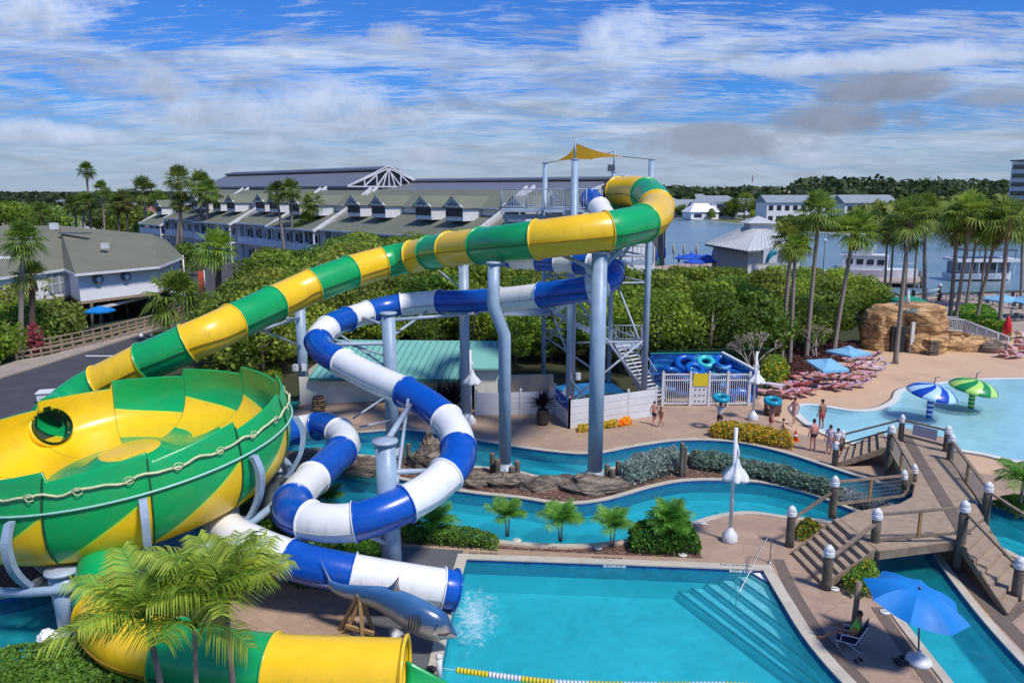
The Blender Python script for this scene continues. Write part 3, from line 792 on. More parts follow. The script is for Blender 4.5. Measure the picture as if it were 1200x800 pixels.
TM['bs'] = M('seam_blue', (.01, .03, .16), (.01, .03, .12), 2, .5); TM['ws'] = M('seam_grey', (.25, .28, .32), (.3, .33, .37), 2, .5)

# --- yellow and green tube slide ending in the bowl, and its exit tube
YG = [(724, 225, 50.5, 'y'), (742, 224, 49, None), (757, 227, 47.2, 'g'), (765, 233, 45, None), (769, 243, 42.8, 'y'), (766, 254, 40.3, None), (752, 262, 38.2, 'g'), (731, 267, 37, None), (711, 271, 36.3, 'y'),
      (671, 276, 36.2, None), (630, 281, 36.8, 'g'), (596, 285, 38, None), (564, 288, 40, 'y'), (545, 290, 41.2, None), (527, 292, 42.4, 'g'), (515, 294, 43.3, None), (504, 296, 44.1, 'y'), (494, 298.5, 44.8, None), (483, 301, 45.3, 'g'), (467, 304, 45.6, None),
      (449, 308, 45.3, 'y'), (430, 313, 44.6, None), (410, 319, 43.7, 'g'), (388, 327, 42.7, None), (366, 335, 41.8, 'y'), (344, 345, 41, None), (320, 356, 39.6, 'g'), (297, 367, 38.3, None), (273, 378, 37.2, 'y'), (246, 391, 36, None),
      (220, 402, 35.6, 'g'), (196, 413, 35.4, None), (170, 424, 35.3, 'y'), (146, 436, 35.3, None), (118, 450, 35.3, 'g'), (94, 464, 35.0, None), (76, 478, 34.4, None), (66, 488, 33.4, None)]
yg = empty('bowl_slide', D(724, 225, 50.5)-Vector((0, 0, 1)), 'green and yellow tube slide dropping from the tower into a huge open bowl', 'water slide')
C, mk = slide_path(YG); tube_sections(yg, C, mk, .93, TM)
BC = Vector((-14.5, 27.8, 0)); BR = 5.8; BZ = 6.15
def tl(p): return Vector((p[0], p[1], p[2]-.47+.105*(p[0]-BC.x)+.055*(p[1]-BC.y)))      # the bowl leans a little
HOLE = min((D(60, 494, 28+.05*i) for i in range(140)), key=lambda q: abs(math.hypot(q.x-BC.x, q.y-BC.y)-5.45)-(q.y > 29)); HOLE.z -= .22
def bowl():
    NA = 360
    def surf(prof, sgn, name, mat, th):
        mb = MB(); k = len(prof); UV = []
        V = []
        for i, (r, z, v) in enumerate(prof):
            for j in range(NA+1):
                u = j/NA; fr = (u*12+.93) % 1.0
                a = 2*math.pi*u
                st = .34*(fr-.55)*max(0, 1-v/.12)
                V.append(tl((BC.x+r*math.cos(a), BC.y+r*math.sin(a), z+st))); UV.append((u, v))
        fs = []
        for i in range(k-1):
            for j in range(NA):
                mid = (V[i*(NA+1)+j]+V[(i+1)*(NA+1)+j+1])/2
                if (mid-HOLE).length < .78: continue
                f = (i*(NA+1)+j, i*(NA+1)+j+1, (i+1)*(NA+1)+j+1, (i+1)*(NA+1)+j); fs.append(f if sgn < 0 else f[::-1])
        mb.add(V, fs, 0, True)
        o = mb.build(name, mat, yg)
        uvl = o.data.uv_layers.new(name='panel')
        for li, lp in enumerate(o.data.loops): uvl.data[li].uv = UV[lp.vertex_index]
        return o
    rel = BR/7.0
    pin = [(6.75, BZ, 0), (6.85, BZ-.6, .06), (6.82, BZ-1.0, .12), (6.65, BZ-1.4, .18), (6.3, BZ-1.7, .26), (5.8, BZ-1.9, .34), (5.1, BZ-2.02, .42), (4.3, BZ-2.05, .52), (3.4, BZ-1.98, .62), (2.2, BZ-1.75, .74), (1.3, BZ-1.38, .845), (.7, BZ-1.3, .93), (.01, BZ-1.27, 1)]
    pout = [(6.75, BZ, 0), (6.85, BZ-.02, .02), (7.0, BZ-.5, .16), (7.12, BZ-1.0, .32), (7.14, BZ-1.6, .47), (7.05, BZ-2.15, .62), (6.8, BZ-2.65, .76), (6.4, BZ-3.05, .9), (5.6, BZ-3.25, .97), (3, BZ-3.35, 1), (.01, BZ-3.4, 1)]
    crs = lambda P: [tuple(c) for c in crom(P, 4)]
    bi = surf([(r*rel, z, v) for r, z, v in crs(pin)], 1, 'bowl_interior', BOWLI, 0)
    bo = surf([(r*rel, z, v) for r, z, v in crs(pout)], -1, 'bowl_shell', BOWLO, 0)
    # clamped hose, pale pipe and dark joints round the shell
    mb = MB(); 
    for i in range(161):
        pass
    P1 = []; P2 = []
    ah = math.atan2(HOLE.y-BC.y, HOLE.x-BC.x)
    for i in range(181):
        a = ah+.24+(2*math.pi-.48)*i/180; w_ = .05*math.sin(a*23)+.03*math.sin(a*41+1)
        P1.append(tl(BC+Vector(((BR*1.0+.09)*math.cos(a), (BR*1.0+.09)*math.sin(a), BZ-.5+w_))))
        P2.append(tl(BC+Vector(((BR*1.02+.06)*math.cos(a), (BR*1.02+.06)*math.sin(a), BZ-1.05))))
    mb.tube(P1, .045, 6); mb.build('spray_hose', ROPEY, bo)
    mb = MB(); mb.tube(P2, .04, 6); mb.build('water_pipe', M('mint_pipe', (.35, .66, .55), (.3, .58, .5), 3, .4), bo)
    for k in range(26):
        a = 2*math.pi*k/26+.1; c = tl(BC+Vector(((BR*1.0+.13)*math.cos(a), (BR*1.0+.13)*math.sin(a), BZ-.5))); t_ = Vector((-math.sin(a), math.cos(a), 0)); o_ = Vector((math.cos(a), math.sin(a), 0))
        if (c-HOLE).length < 1.6: continue
        m3 = MB(); m3.tube([c+(t_*math.cos(q)*.16+Vector((0, 0, 1))*math.sin(q)*.11)+o_*.03*math.sin(3*q) for q in [x*math.pi/5 for x in range(10)]], .018, 5)
        m3.build('hose_clip', ROPEY, bo)
    for k in range(12):
        u = (k-.93)/12; a = 2*math.pi*u
        m3 = MB(); pts = [tl(BC+Vector(((r*rel+.035)*math.cos(a), (r*rel+.035)*math.sin(a), z))) for r, z, v in pout[1:9]]
        for i in range(len(pts)-1): m3.beam(pts[i], pts[i+1], .05, .05, up=(math.cos(a), math.sin(a), .2))
        m3.build('panel_joint', M('joint_green', (.01, .09, .04), (.01, .07, .03), 2, .6), bo)
bowl()
# flared inlet hood where the tube comes through the wall
def inlet():
    c = HOLE.copy(); ax = (c-Vector((BC.x, BC.y, c.z))).normalized(); ax = (ax-Vector((0, 0, .55))).normalized(); a = ax.cross(Vector((0, 0, 1))).normalized(); b = a.cross(ax)
    mb = MB(); nn = 36
    prof = [(.90, .5, 0), (.98, -.1, 0), (1.12, -.35, 0), (1.5, -.6, 0), (2.0, -.7, 0)]
    m2 = MB(); V = []
    for r, o, _ in [(.74, .8, 0), (.74, -.22, 0)]:
        for j in range(nn):
            t = 2*math.pi*j/nn; V.append(c+ax*o+(a*math.cos(t)*1.0+b*math.sin(t))*r)
    m2.add(V, [(j, (j+1) % nn, (j+1) % nn+nn, j+nn) for j in range(nn)], 0, True)
    ins = m2.build('inlet_throat', M('throat_green', (.004, .10, .05), (.003, .07, .035), 2, .4), yg)
    V = []
    for r, o in [(.84, -.10), (.84, -.30), (.90, -.34), (.96, -.28), (.97, -.02)]:
        for j in range(nn):
            t = 2*math.pi*j/nn; V.append(c+ax*(o+.30)+(a*math.cos(t)*1.0+b*math.sin(t))*r*.90)
    fs = []
    for q in range(4):
        for j in range(nn): j2 = (j+1) % nn; fs.append((q*nn+j, q*nn+j2, (q+1)*nn+j2, (q+1)*nn+j))
    mb.add(V, fs, 0, True); mb.build('inlet_rim', YEL, yg)
inlet()
EX = [(-13.6, 25.8, 3.0, 'g', 1), (-13.3, 24.2, 2.5, None, 1), (-12.9, 22.6, 1.95, None, 1), (-12.2, 21.2, 1.5, 'y', 1), (-11.1, 20.1, 1.3, None, 1), (-9.6, 19.5, 1.2, 'g', 1), (-8.2, 19.2, 1.12, None, 1), (-6.6, 19.0, 1.05, 'y', 1), (-4.8, 18.95, 1.0, None, 1), (-2.95, 18.9, .97, None, 1)]
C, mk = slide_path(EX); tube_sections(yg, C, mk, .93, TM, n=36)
# flared lip and open green run-out trough
mb = MB(); nn = 36; c = Vector((-2.95, 18.9, .97)); V = []
for r, o in [(.90, -.02), (1.03, -.02), (1.05, .06), (.90, .08)]:
    for j in range(nn): t = 2*math.pi*j/nn; V.append(c+Vector((o, -math.cos(t)*r, math.sin(t)*r)))
mb.add(V, [(q*nn+j, q*nn+(j+1) % nn, ((q+1) % 4)*nn+(j+1) % nn, ((q+1) % 4)*nn+j) for q in range(4) for j in range(nn)], 0, True); mb.build('exit_lip', YEL, yg)
mb = MB(); V = []; k = 8
for i in range(k+1):
    x = -3.0+i*.17
    for j in range(19):
        dl = .12+.10*i; t = math.pi+dl+(math.pi-2*dl)*j/18; rr = .86
        V.append(Vector((x, 18.9+math.cos(t)*rr, .92+math.sin(t)*rr)))
mb.add(V, [(i*19+j, i*19+j+1, (i+1)*19+j+1, (i+1)*19+j) for i in range(k) for j in range(18)], 0, True)
ot = mb.build('exit_trough', GRN, yg); sm_ = ot.modifiers.new('thick', 'SOLIDIFY'); sm_.thickness = .06

# --- blue and white tube slide
BW = [(692, 234, 50.5, 'b'), (697, 238, 49.4, None), (702, 244, 48.2, 'w'), (709, 254, 46.8, None), (712, 266, 45.6, 'b'), (704, 276, 45, None), (688, 282, 45, 'w'), (660, 286, 46, None), (630, 288, 47, 'b'), (600, 291, 47.5, 'w'), (583, 294, 46.5, None), (586, 298, 44.6, 'b'), (605, 301, 43.4, 'w'),
      (632, 303, 42.6, 'b'), (654, 304, 42, 'w'), (677, 304, 41.4, 'b'), (695, 306, 40.8, 'w'), (707, 311, 40.2, None), (716, 318, 39.6, 'b'), (715, 326, 38.8, None), (704, 333, 38.3, 'w'), (690, 338, 38.2, 'b'), (662, 342, 38.8, None), (635, 346, 39.6, 'w'), (610, 349, 40.6, None), (585, 351, 41.6, 'b'), (550, 353, 42.8, None),
      (516, 353.5, 43.8, 'w'), (493, 355, 44.2, None), (470, 357, 44.3, 'b'), (450, 361, 44, None), (431, 366, 43.3, 'w'), (418, 370, 42.6, None), (406, 374, 41.6, 'b'), (394, 378, 40.6, None), (384, 385, 39.6, 'w'), (376, 392, 38.8, None), (373, 400, 38, 'b'), (380, 412, 37, None), (402, 425, 35.6, 'w'), (438, 443, 34, None),
      (475, 459, 32.5, 'b'), (503, 475, 31.2, None), (523, 492, 30, 'w'), (534, 508, 29, None), (537, 524, 28.1, 'b'), (534, 541, 27.2, None), (523, 556, 26.4, 'w'), (502, 575, 25.6, None), (475, 590, 24.9, 'b'), (445, 603, 24.4, None), (416, 611, 24.2, 'w'), (388, 613, 24.2, None), (362, 609, 24.5, 'b'), (344, 598, 25.1, None), (343, 582, 26.2, 'w'),
      (353, 566, 27.4, None), (366, 550, 28.6, 'b'), (383, 534, 30.2, None), (399, 520, 31.9, 'w'), (404, 508, 33.4, None), (397, 500, 34.8, 'b'), (384, 497, 35.8, None), (372, 499, 36.3, 'w'), (358, 501, 36.5, None), (346, 504, 36.2, 'b'), (325, 512, 35.3, None), (300, 528, 33.5, 'w'), (278, 550, 31, None), (262, 575, 28.6, None), (258, 600, 26.4, None), (270, 622, 25.1, None), (300, 640, 24.2, None), (340, 655, 23.7, 'b'), (378, 665, 23.5, None),
      (413, 672, 23.5, 'w'), (465, 681, 23.6, None), (519, 689, 23.8, 'b'), (533, 691, 23.9, None)]
bw = empty('twisting_tube_slide', D(692, 234, 50.5)-Vector((0, 0, .8)), 'blue and white tube slide snaking in loops from tower to main pool', 'water slide')
C, mk = slide_path(BW, 6)
# blend: no point of the run climbs
z0 = 99
for p in C: 
    if p.z > z0-.004: p.z = z0-.004
    z0 = p.z
tube_sections(bw, C, mk, .655, TM, n=24)

# ================================================================ support columns
def column(name, label, base, top, r, kink=None, foot=True, group=None, arms=()):
    o = empty(name, base, label, 'support column', group)
    mb = MB(); pts = [base]+([*kink] if kink else [])+[top]
    mb.tube(pts, r, 20); mb.build('shaft', STEEL, o)
    if foot:
        mb = MB(); mb.lathe(base, [(r*1.7, 0), (r*1.7, .06), (r*1.15, .07), (r*1.1, .3), (r, .32)], 16); 
        for k in range(8): mb.lathe(base+Vector((r*1.45*math.cos(k*.785), r*1.45*math.sin(k*.785), .06)), [(.04, 0), (.04, .08), (0.001, .09)], 6)
        mb.build('base_plate', STEELL, o)
    mb = MB(); mb.lathe(top, [(r*1.02, -.05), (r*1.25, -.04), (r*1.25, .05), (r*.4, .07), (.001, .07)], 16); mb.build('cap_plate', STEELL, o)
    for a in arms:
        mb = MB(); mb.tube([a[0], a[1]], a[2] if len(a) > 2 else .09, 10); mb.build('arm', STEELL, o)
    return o
g = G(697, 558); t = Vector((g.x, g.y, D(700, 296, g.y).z))
column('support_column', 'tallest pale blue column, standing in rockwork and carrying the yellow section of the upper slide', g, t, .37, arms=[(Vector((g.x, g.y, t.z-.9)), D(735, 283, 37.5), .10), (Vector((g.x, g.y, t.z-.9)), D(655, 297, 37), .10), (Vector((g.x, g.y, 8.6)), D(716, 333, 39.5), .1), (Vector((g.x, g.y, 9.6)), D(690, 322, 38.3), .08)])
g = G(592, 549); y = g.y
column('support_column', 'pale blue column with a bent neck, standing on the rocks beneath the slides', g, Vector((D(579, 305, y).x, y, D(579, 308, y).z)), .31, kink=[Vector((g.x-.02, y, D(590, 392, y).z)), D(578, 357, y)], arms=[(D(579, 312, y), D(600, 303, 38.5), .08)])
g = G(546, 489); y = g.y
column('support_column', 'pale blue column beside the teal roofed building behind the blue tube', g, D(543, 307, y), .31, arms=[(D(543, 340, y), D(515, 318, 47), .06), (D(543, 352, y), D(470, 372, 45), .07)])
g = G(357, 471); y = g.y
column('support_column', 'pale blue column at the left end of the teal roofed building with long side arms', g, D(351, 352, y), .33, arms=[(D(352, 372, y), D(276, 396, 38), .09), (D(352, 372, y), D(300, 377, 39), .07), (D(353, 406, y), D(300, 384, 39), .07)])
g = G(461, 530); y = g.y
column('support_column', 'pale blue column with a flat cap rising out of the river behind the blue and white loop', g, D(455, 367, y), .36,
       arms=[(D(456, 402, y), D(376, 404, 38.5), .10), (D(456, 383, y), D(425, 372, 42), .08), (D(458, 395, y), D(500, 365, 43), .08), (D(458, 375, y), D(560, 367, 42), .09), (D(456, 418, y), D(392, 398, 39), .06), (D(456, 432, y), D(385, 383, 40), .06), (D(459, 460, y), D(414, 490, 35), .05), (D(460, 492, y), D(422, 500, 34.5), .05)])
g = G(461, 690); y = g.y
column('support_column', 'short mottled blue column with a slanted strut beside the shark figure', g, D(451, 517, y), .36, arms=[(D(451, 520, y+.1), D(480, 475, 31), .11), (D(462, 590, y), D(478, 468, 31), .07), (D(455, 553, y), D(515, 551, 27), .10), (D(460, 640, y), D(432, 627, 24.3), .09)])
g = G(88, 742); y = g.y
column('support_column', 'thick weathered column under the front of the bowl, standing at the water edge', g, D(73, 668, y), .42)
for (px, py, tx, ty, lab) in [(330, 612, 322, 560, 'stub column behind the grey drain pipes at the right of the bowl'), (20, 640, 0, 600, 'column hidden in the shade below the bowl at the left frame edge'), (238, 590, 230, 560, 'column in the shade right below the bowl centre')]:
    g = G(px, py); column('support_column', lab, g, Vector((g.x, g.y, 2.4)), .3)

# --- frame that carries the bowl
bf = empty('steel_cradle', BC+Vector((0, 0, 2.9)), 'grey tubular ring frame with curved cradle ribs holding up the bowl', 'steel frame')
mb = MB(); RR = BR*1.0; mb.tube([tl((BC.x+RR*math.cos(a), BC.y+RR*math.sin(a), 2.5)) for a in [2*math.pi*i/72 for i in range(73)]], .15, 12, caps=False); mb.build('ring_beam', STEEL, bf)
mb = MB(); mb.tube([tl((BC.x+3.6*math.cos(a), BC.y+3.6*math.sin(a), 2.5)) for a in [2*math.pi*i/48 for i in range(49)]], .12, 10, caps=False); mb.build('inner_ring', STEEL, bf)
for k in range(10):
    a = 2*math.pi*(k+.32)/10; e = Vector((math.cos(a), math.sin(a), 0)); tt = Vector((-e.y, e.x, 0)); mb = MB()
    pr = [(BR*1.02+.1, 5.0), (BR*1.06+.1, 4.5), (BR*1.06+.1, 4.0), (BR*1.04+.1, 3.5), (BR*1.0+.06, 3.0), (BR*.96, 2.62)]
    pr = [tuple(c) for c in crom(pr, 3)]; V = []
    for r, z in pr:
        for dr, dt in ((0, -.12), (.2, -.12), (.2, .12), (0, .12)): V.append(tl(BC+e*(r+dr)+tt*dt+Vector((0, 0, z))))
    n = len(pr); mb.add(V, [(i*4+j, i*4+(j+1) % 4, (i+1)*4+(j+1) % 4, (i+1)*4+j) for i in range(n-1) for j in range(4)]+[(0, 1, 2, 3), (4*n-1, 4*n-2, 4*n-3, 4*n-4)])
    mb.build('cradle_rib', STEEL, bf)
    mb = MB(); mb.beam(tl(BC+e*3.6+Vector((0, 0, 2.5))), tl(BC+e*RR+Vector((0, 0, 2.6))), .14, .2); mb.build('spoke', STEELD, bf)

# --- the tower
tw = empty('slide_tower', D(716, 460, 50)*1, 'steel slide tower with zigzag stairs, railings and a top deck for both slides', 'slide tower'); tw.location.z = 0
LEG = []
def leg(px, ytop, Y, r=.16):
    x = D(px, 300, Y).x; zt = D(px, ytop, Y).z; mb = MB(); mb.tube([(x, Y, 0), (x, Y, zt)], r, 12); mb.lathe((x, Y, zt), [(r*1.1, -.04), (r*1.1, .05), (.001, .05)], 12)
    mb.build('leg', STEEL, tw); LEG.append(Vector((x, Y, zt)))
leg(638, 191, 52.5, .17); leg(672, 187, 48.0, .22); leg(760, 187, 48.5, .2); leg(717, 202, 53.5, .17); leg(668.5, 306, 46.5, .17); leg(708, 332, 44.5, .2)
mz = MB(); p = LEG[1]; mz.tube([p, (p.x, p.y, D(672, 165, 48).z)], .06, 8); mz.build('mast', STEEL, tw)
p = LEG[3]; mz = MB(); mz.tube([p, (p.x, p.y, D(717, 176, 53.5).z)], .07, 8); mz.build('mast', STEEL, tw)
mz = MB(); mz.box((p.x-.25, p.y, D(717, 197, 53.5).z), (.35, .3, .45)); mz.build('floodlight', STEELD, tw)
def rail(parent, pts, h=1.05, gap=.28, closed=False, mat=None, r=.028, posts=1.6, bal=True):
    mb = MB(); mat = mat or STEELL
    for i in range(len(pts)-1):
        a = Vector(pts[i]); b = Vector(pts[i+1]); L = (b-a).length; up = Vector((0, 0, 1))
        mb.tube([a+up*h, b+up*h], r*1.4, 6); mb.tube([a+up*.12, b+up*.12], r, 6)
        if not bal: mb.tube([a+up*h*.55, b+up*h*.55], r, 6)
        k = max(1, int(L/posts))
        for q in range(k+1): c = a.lerp(b, q/k); mb.tube([c, c+up*h], r*1.4, 6)
        if bal:
            k = max(1, int(L/gap))
            for q in range(1, k): c = a.lerp(b, q/k); mb.beam(c+up*.12, c+up*h, r, r)
    return mb.build('railing', mat, parent)
def deckslab(name, x0, x1, y0, y1, z, mat=STEELL, th=.16):
    mb = MB(); mb.slab([(x0, y0, z), (x1, y0, z), (x1, y1, z), (x0, y1, z)], th)
    for i in range(int((x1-x0)/1.2)+1): mb.box((x0+i*1.2, (y0+y1)/2, z-th-.09), (.08, y1-y0, .18))
    return mb.build(name, mat, tw)
ZT = 12.75
X1 = LEG[0].x; 
deckslab('top_deck', 2.0, 9.4, 48.3, 53.6, ZT); deckslab('side_deck', -.7, 4.2, 50.2, 53.4, ZT-.03)
rail(tw, [(-.7, 50.2, ZT), (-.7, 53.4, ZT), (9.4, 53.6, ZT), (9.4, 48.4, ZT)], 1.25, .16)
rail(tw, [(-.7, 50.2, ZT), (4.2, 50.2, ZT)], 1.25, .16)
rail(tw, [(2.0, 48.3, ZT), (4.6, 48.3, ZT)], 1.25, .16)
mb = MB(); mb.box((-.4, 51.6, ZT-1.0), (.2, .2, 2.0)); mb.box((1.4, 51, ZT-.5), (4, .2, .35)); mb.build('deck_beam', STEEL, tw)
# green panel screen beside the yellow tube mouth
mb = MB(); mb.quad((6.0, 50.0, ZT), (9.0, 50.0, ZT), (8.6, 50.0, ZT+.9), (6.2, 50.0, ZT+1.7)); mb.quad((6.2, 50.05, ZT+1.7), (8.6, 50.05, ZT+.9), (9.0, 50.05, ZT), (6.0, 50.05, ZT)); mb.build('start_box', GRN, tw)
def flight(a, b, w, n, name='stair_flight', mat=None):
    a = Vector(a); b = Vector(b); d = (b-a); h = Vector((d.x, d.y, 0)); L = h.length; h.normalize(); s = Vector((-h.y, h.x, 0))
    mb = MB()
    for sg in (-1, 1): mb.beam(a+s*sg*w/2, b+s*sg*w/2, .07, .3)
    st = mb.build(name, STEELL, tw)
    mt = MB()
    for i in range(n):
        c = a.lerp(b, (i+.5)/n); c.z = a.z+(i+1)*d.z/n
        ang = math.atan2(h.y, h.x); mt.box(c, (L/n*.92, w-.06, .05), ang)
    mt.build('treads', WHITE, st)
    for sg in (-1, 1):
        q = s*sg*w/2; rail(st, [a+q, b+q], 1.0, .3, r=.022)
    return st
L1z, L2z, L3z = 3.3, 5.9, 9.2
deckslab('landing', 7.0, 9.3, 52.2, 54.4, L1z); deckslab('landing', -.6, 2.6, 50.5, 53.2, L2z); deckslab('landing', 6.9, 9.4, 51.2, 54.2, L3z)
flight((9.75, 49.6, 0), (7.7, 52.6, L1z), 1.5, 16); flight((7.1, 52.9, L1z), (2.6, 51.9, L2z), 1.3, 14); flight((2.6, 51.0, L2z), (7.0, 51.9, L3z), 1.3, 17); flight((7.0, 53.4, L3z), (2.6, 52.7, ZT), 1.3, 18)
rail(tw, [(-.6, 50.5, L2z), (2.4, 50.5, L2z)], 1.1, .2); rail(tw, [(-.6, 50.5, L2z), (-.6, 53.2, L2z), (2.6, 53.2, L2z)], 1.1, .2)
rail(tw, [(7.2, 54.4, L1z), (9.3, 54.4, L1z), (9.3, 52.2, L1z)], 1.1, .25); rail(tw, [(6.9, 54.2, L3z), (9.4, 54.2, L3z), (9.4, 51.2, L3z), (8, 51.2, L3z)], 1.1, .25)
def brace(a, b, r=.075):
    mb = MB(); mb.tube([a, b], r, 8); mb.build('brace', STEELL, tw)
x = [l.x for l in LEG]
for (i, j, zs) in [(0, 1, [(3, 7), (7, 3)]), (1, 2, [(7.5, 1.2), (.6, 4.6), (7.6, 11.5)]), (2, 3, [(3.5, 8.5), (12, 8.5)]), (0, 3, [(8, 12), (4, .6)]), (1, 4, [(2, 6), (9.5, 6)]), (4, 5, [(9, 6.2), (2.5, .6)])]:
    for za, zb in zs:
        A, B = LEG[i], LEG[j]; brace((A.x, A.y, za), (B.x, B.y, zb))
for zz in (4.4, 8.2, 9.9):
    for (i, j) in [(0, 1), (1, 2), (2, 3), (0, 3)]:
        A, B = LEG[i], LEG[j]; brace((A.x, A.y, zz), (B.x, B.y, zz), .06)
# shade sail on its cables
def sail():
    A = D(652, 189, 50); B = D(674, 167.5, 48); Cc = D(730, 183.5, 50); E = D(692, 187, 54)
    n = 14; mb = MB(); V = []
    for i in range(n+1):
        for j in range(n+1):
            u, v = i/n, j/n
            p = (A*(1-u)+B*u)*(1-v)+(E*(1-u)+Cc*u)*v
            cx, cy = (u-.5), (v-.5); ctr = (A+B+Cc+E)/4
            k = 1-.20*(1-4*cx*cx)*abs(2*cy)**2-.20*(1-4*cy*cy)*abs(2*cx)**2
            V.append(ctr+(p-ctr)*k)
    mb.add(V, [(i*(n+1)+j, (i+1)*(n+1)+j, (i+1)*(n+1)+j+1, i*(n+1)+j+1) for i in range(n) for j in range(n)], 0, True)
    o = mb.build('shade_sail', M('yellow_sailcloth', (.72, .42, .03), (.62, .36, .03), 1, .8, trans=.35), None, 'yellow four cornered shade sail stretched above the slide tower deck', 'shade sail')
    for a, b in [(A, LEG[0]), (B, Vector((LEG[1].x, 48, D(672, 166, 48).z))), (Cc, LEG[2]), (E, Vector((LEG[3].x, 53.5, D(717, 177, 53.5).z)))]:
        m = MB(); m.tube([a, b], .025, 5); m.build('cable', STEELD, o)
sail()
# ================================================================ bridge
def V3(p, z): return Vector((p[0], p[1], z))
BZD = 1.12
br = empty('footbridge', V3(XY(1080, 640), 0), 'weathered wooden footbridge with three stair flights and slatted railings crossing the lazy river', 'footbridge')
# deck outline on its own level
dk = [XY(x, y, BZD) for x, y in [(985, 607), (1030, 645), (1118, 634), (1152, 606), (1135, 577), (1108, 528), (1106, 512), (1055, 500), (1037, 512), (1040, 522), (1062, 560), (1073, 568), (1070, 582), (1055, 590), (1000, 600)]]
mb = MB(); mb.slab([V3(p, BZD) for p in dk], .1); mb.build('deck', WOODG, br)
mb = MB(); n = len(dk)
for i in range(n):
    a, b = V3(dk[i], BZD-.17), V3(dk[(i+1) % n], BZD-.17); mb.beam(a, b, .09, .32)
mb.build('fascia', WOODL, br)
mb = MB(); a = Vector(XY(1062, 512, BZD)); b = Vector(XY(1130, 625, BZD)); mb.beam(V3(a, BZD+.012), V3(b, BZD+.012), .5, .02); mb.build('walkway_strip', BANDP, br)
def post(px, py, zb, ztop_px, r=.17, cap=True):
    b = G(px, py, zb); zt = D(px, ztop_px, b.y).z
    mb = MB(); mb.lathe((b.x, b.y, zb), [(r*1.05, 0), (r, .3), (r*.97, (zt-zb)*.6), (r*.94, zt-zb-.06)], 14)
    o = mb.build('post', WOODP, br)
    if cap:
        m2 = MB(); r2 = r*1.12; h = zt-zb
        prof = [(r2, h-.36), (r2*1.04, h-.33), (r2*1.0, h-.30), (r2*1.05, h-.27), (r2, h-.24), (r2*1.04, h-.20), (r2*.98, h-.17)]
        m2.lathe((b.x, b.y, zb), prof, 14); m2.build('rope_wrap', ROPE, o)
        m3 = MB(); m3.lathe((b.x, b.y, zb), [(r*1.0, h-.17), (r*1.05, h-.10), (r*.75, h-.02), (r*.3, h+.06), (.001, h+.08)], 14); m3.build('cap', ROPE, o)
    return Vector((b.x, b.y, zt))
pA = post(925, 640, 0, 594); pB = post(968, 690, 0, 640); pC = post(975, 606, BZD, 559, .15); pD = post(1022, 667, 0, 597)
pE = post(1122, 668, 0, 588); pF = post(1153, 616, .2, 566); pG = post(1190, 702, 0, 654); pH = post(1039, 562, 0, 499)
pI = post(978, 545, 0, 518, .15); pJ = post(986, 527, 0, 505, .15); pK = post(1055, 516, BZD, 487, .14); pL = post(1108, 533, BZD-.2, 500, .16); pM = post(1112, 545, BZD-.3, 510, .15)
pN = post(1058, 572, BZD-.1, 552, .14); pO = post(1070, 566, BZD-.1, 545, .14)
def rung(a, b, w=.1, h=.07, name='handrail'):
    mb = MB(); mb.beam(a, b, w, h); return mb.build(name, WOODL, br)
dn = Vector((0, 0, 1))
def wrail(a, b, drop=.14, low=.95, mid=False, posts=0, wl=True):
    a = a-dn*drop; b = b-dn*drop
    rung(a, b, .13, .08)
    if low: rung(a-dn*low, b-dn*low, .08, .1, 'bottom_rail')
    for i in range(posts):
        c = a.lerp(b, (i+1)/(posts+1)); mb = MB(); mb.beam(c+dn*.0, c-dn*(low+.05), .1, .1); mb.build('baluster', WOODY if posts == 1 else WOODL, br)
wrail(pD, pE, .2, 1.0, posts=1); wrail(pC, pN, .2, .95, posts=1); wrail(pN, pO, .2, .95, posts=3); wrail(pH, pO, .25, .95, posts=1)
wrail(pK, pL, .2, .8); wrail(pJ, pK, .2, 0); wrail(pI, pH, .2, 0); wrail(pM, pF, .25, .95, posts=1)
wrail(pA, pC, .55, 0); wrail(pB, pD, .5, 0); wrail(pE, pG, .35, 0)
q = G(1230, 648); wrail(pF, Vector((q.x, q.y, 1.2)), .35, 0); post(1232, 655, 0, 610)
# wire mesh infill and a notice sheet on the far rail
mesh = M('wire_mesh', (.16, .2, .2), (.12, .16, .17), 3, .5)
def wires(a, b, h=.85):
    mb = MB(); L = (b-a).length; k = int(L/.12)
    for i in range(k+1):
        c = a.lerp(b, i/k); mb.beam(c-dn*.25, c-dn*(.25+h), .012, .012)
    for j in range(6): z = .25+h*j/5; mb.beam(a-dn*z, b-dn*z, .012, .012)
    mb.build('mesh_infill', mesh, br)
wires(pC, pN); wires(pM, pF); wires(pH, pO, .8)
mb = MB(); a = pK.lerp(pL, .25); b = pK.lerp(pL, .78); mb.add([a-dn*.3, b-dn*.3, b-dn*.85, a-dn*.85], [(0, 1, 2, 3), (3, 2, 1, 0)][:1]); 
mb = MB(); c_ = (a+b)/2-dn*.58; d_ = (b-a); mb.beam(a-dn*.58, b-dn*.58, .02, .55); mb.build('notice_board', M('pale_board', (.5, .52, .55), (.45, .47, .5), 2, .5), br)
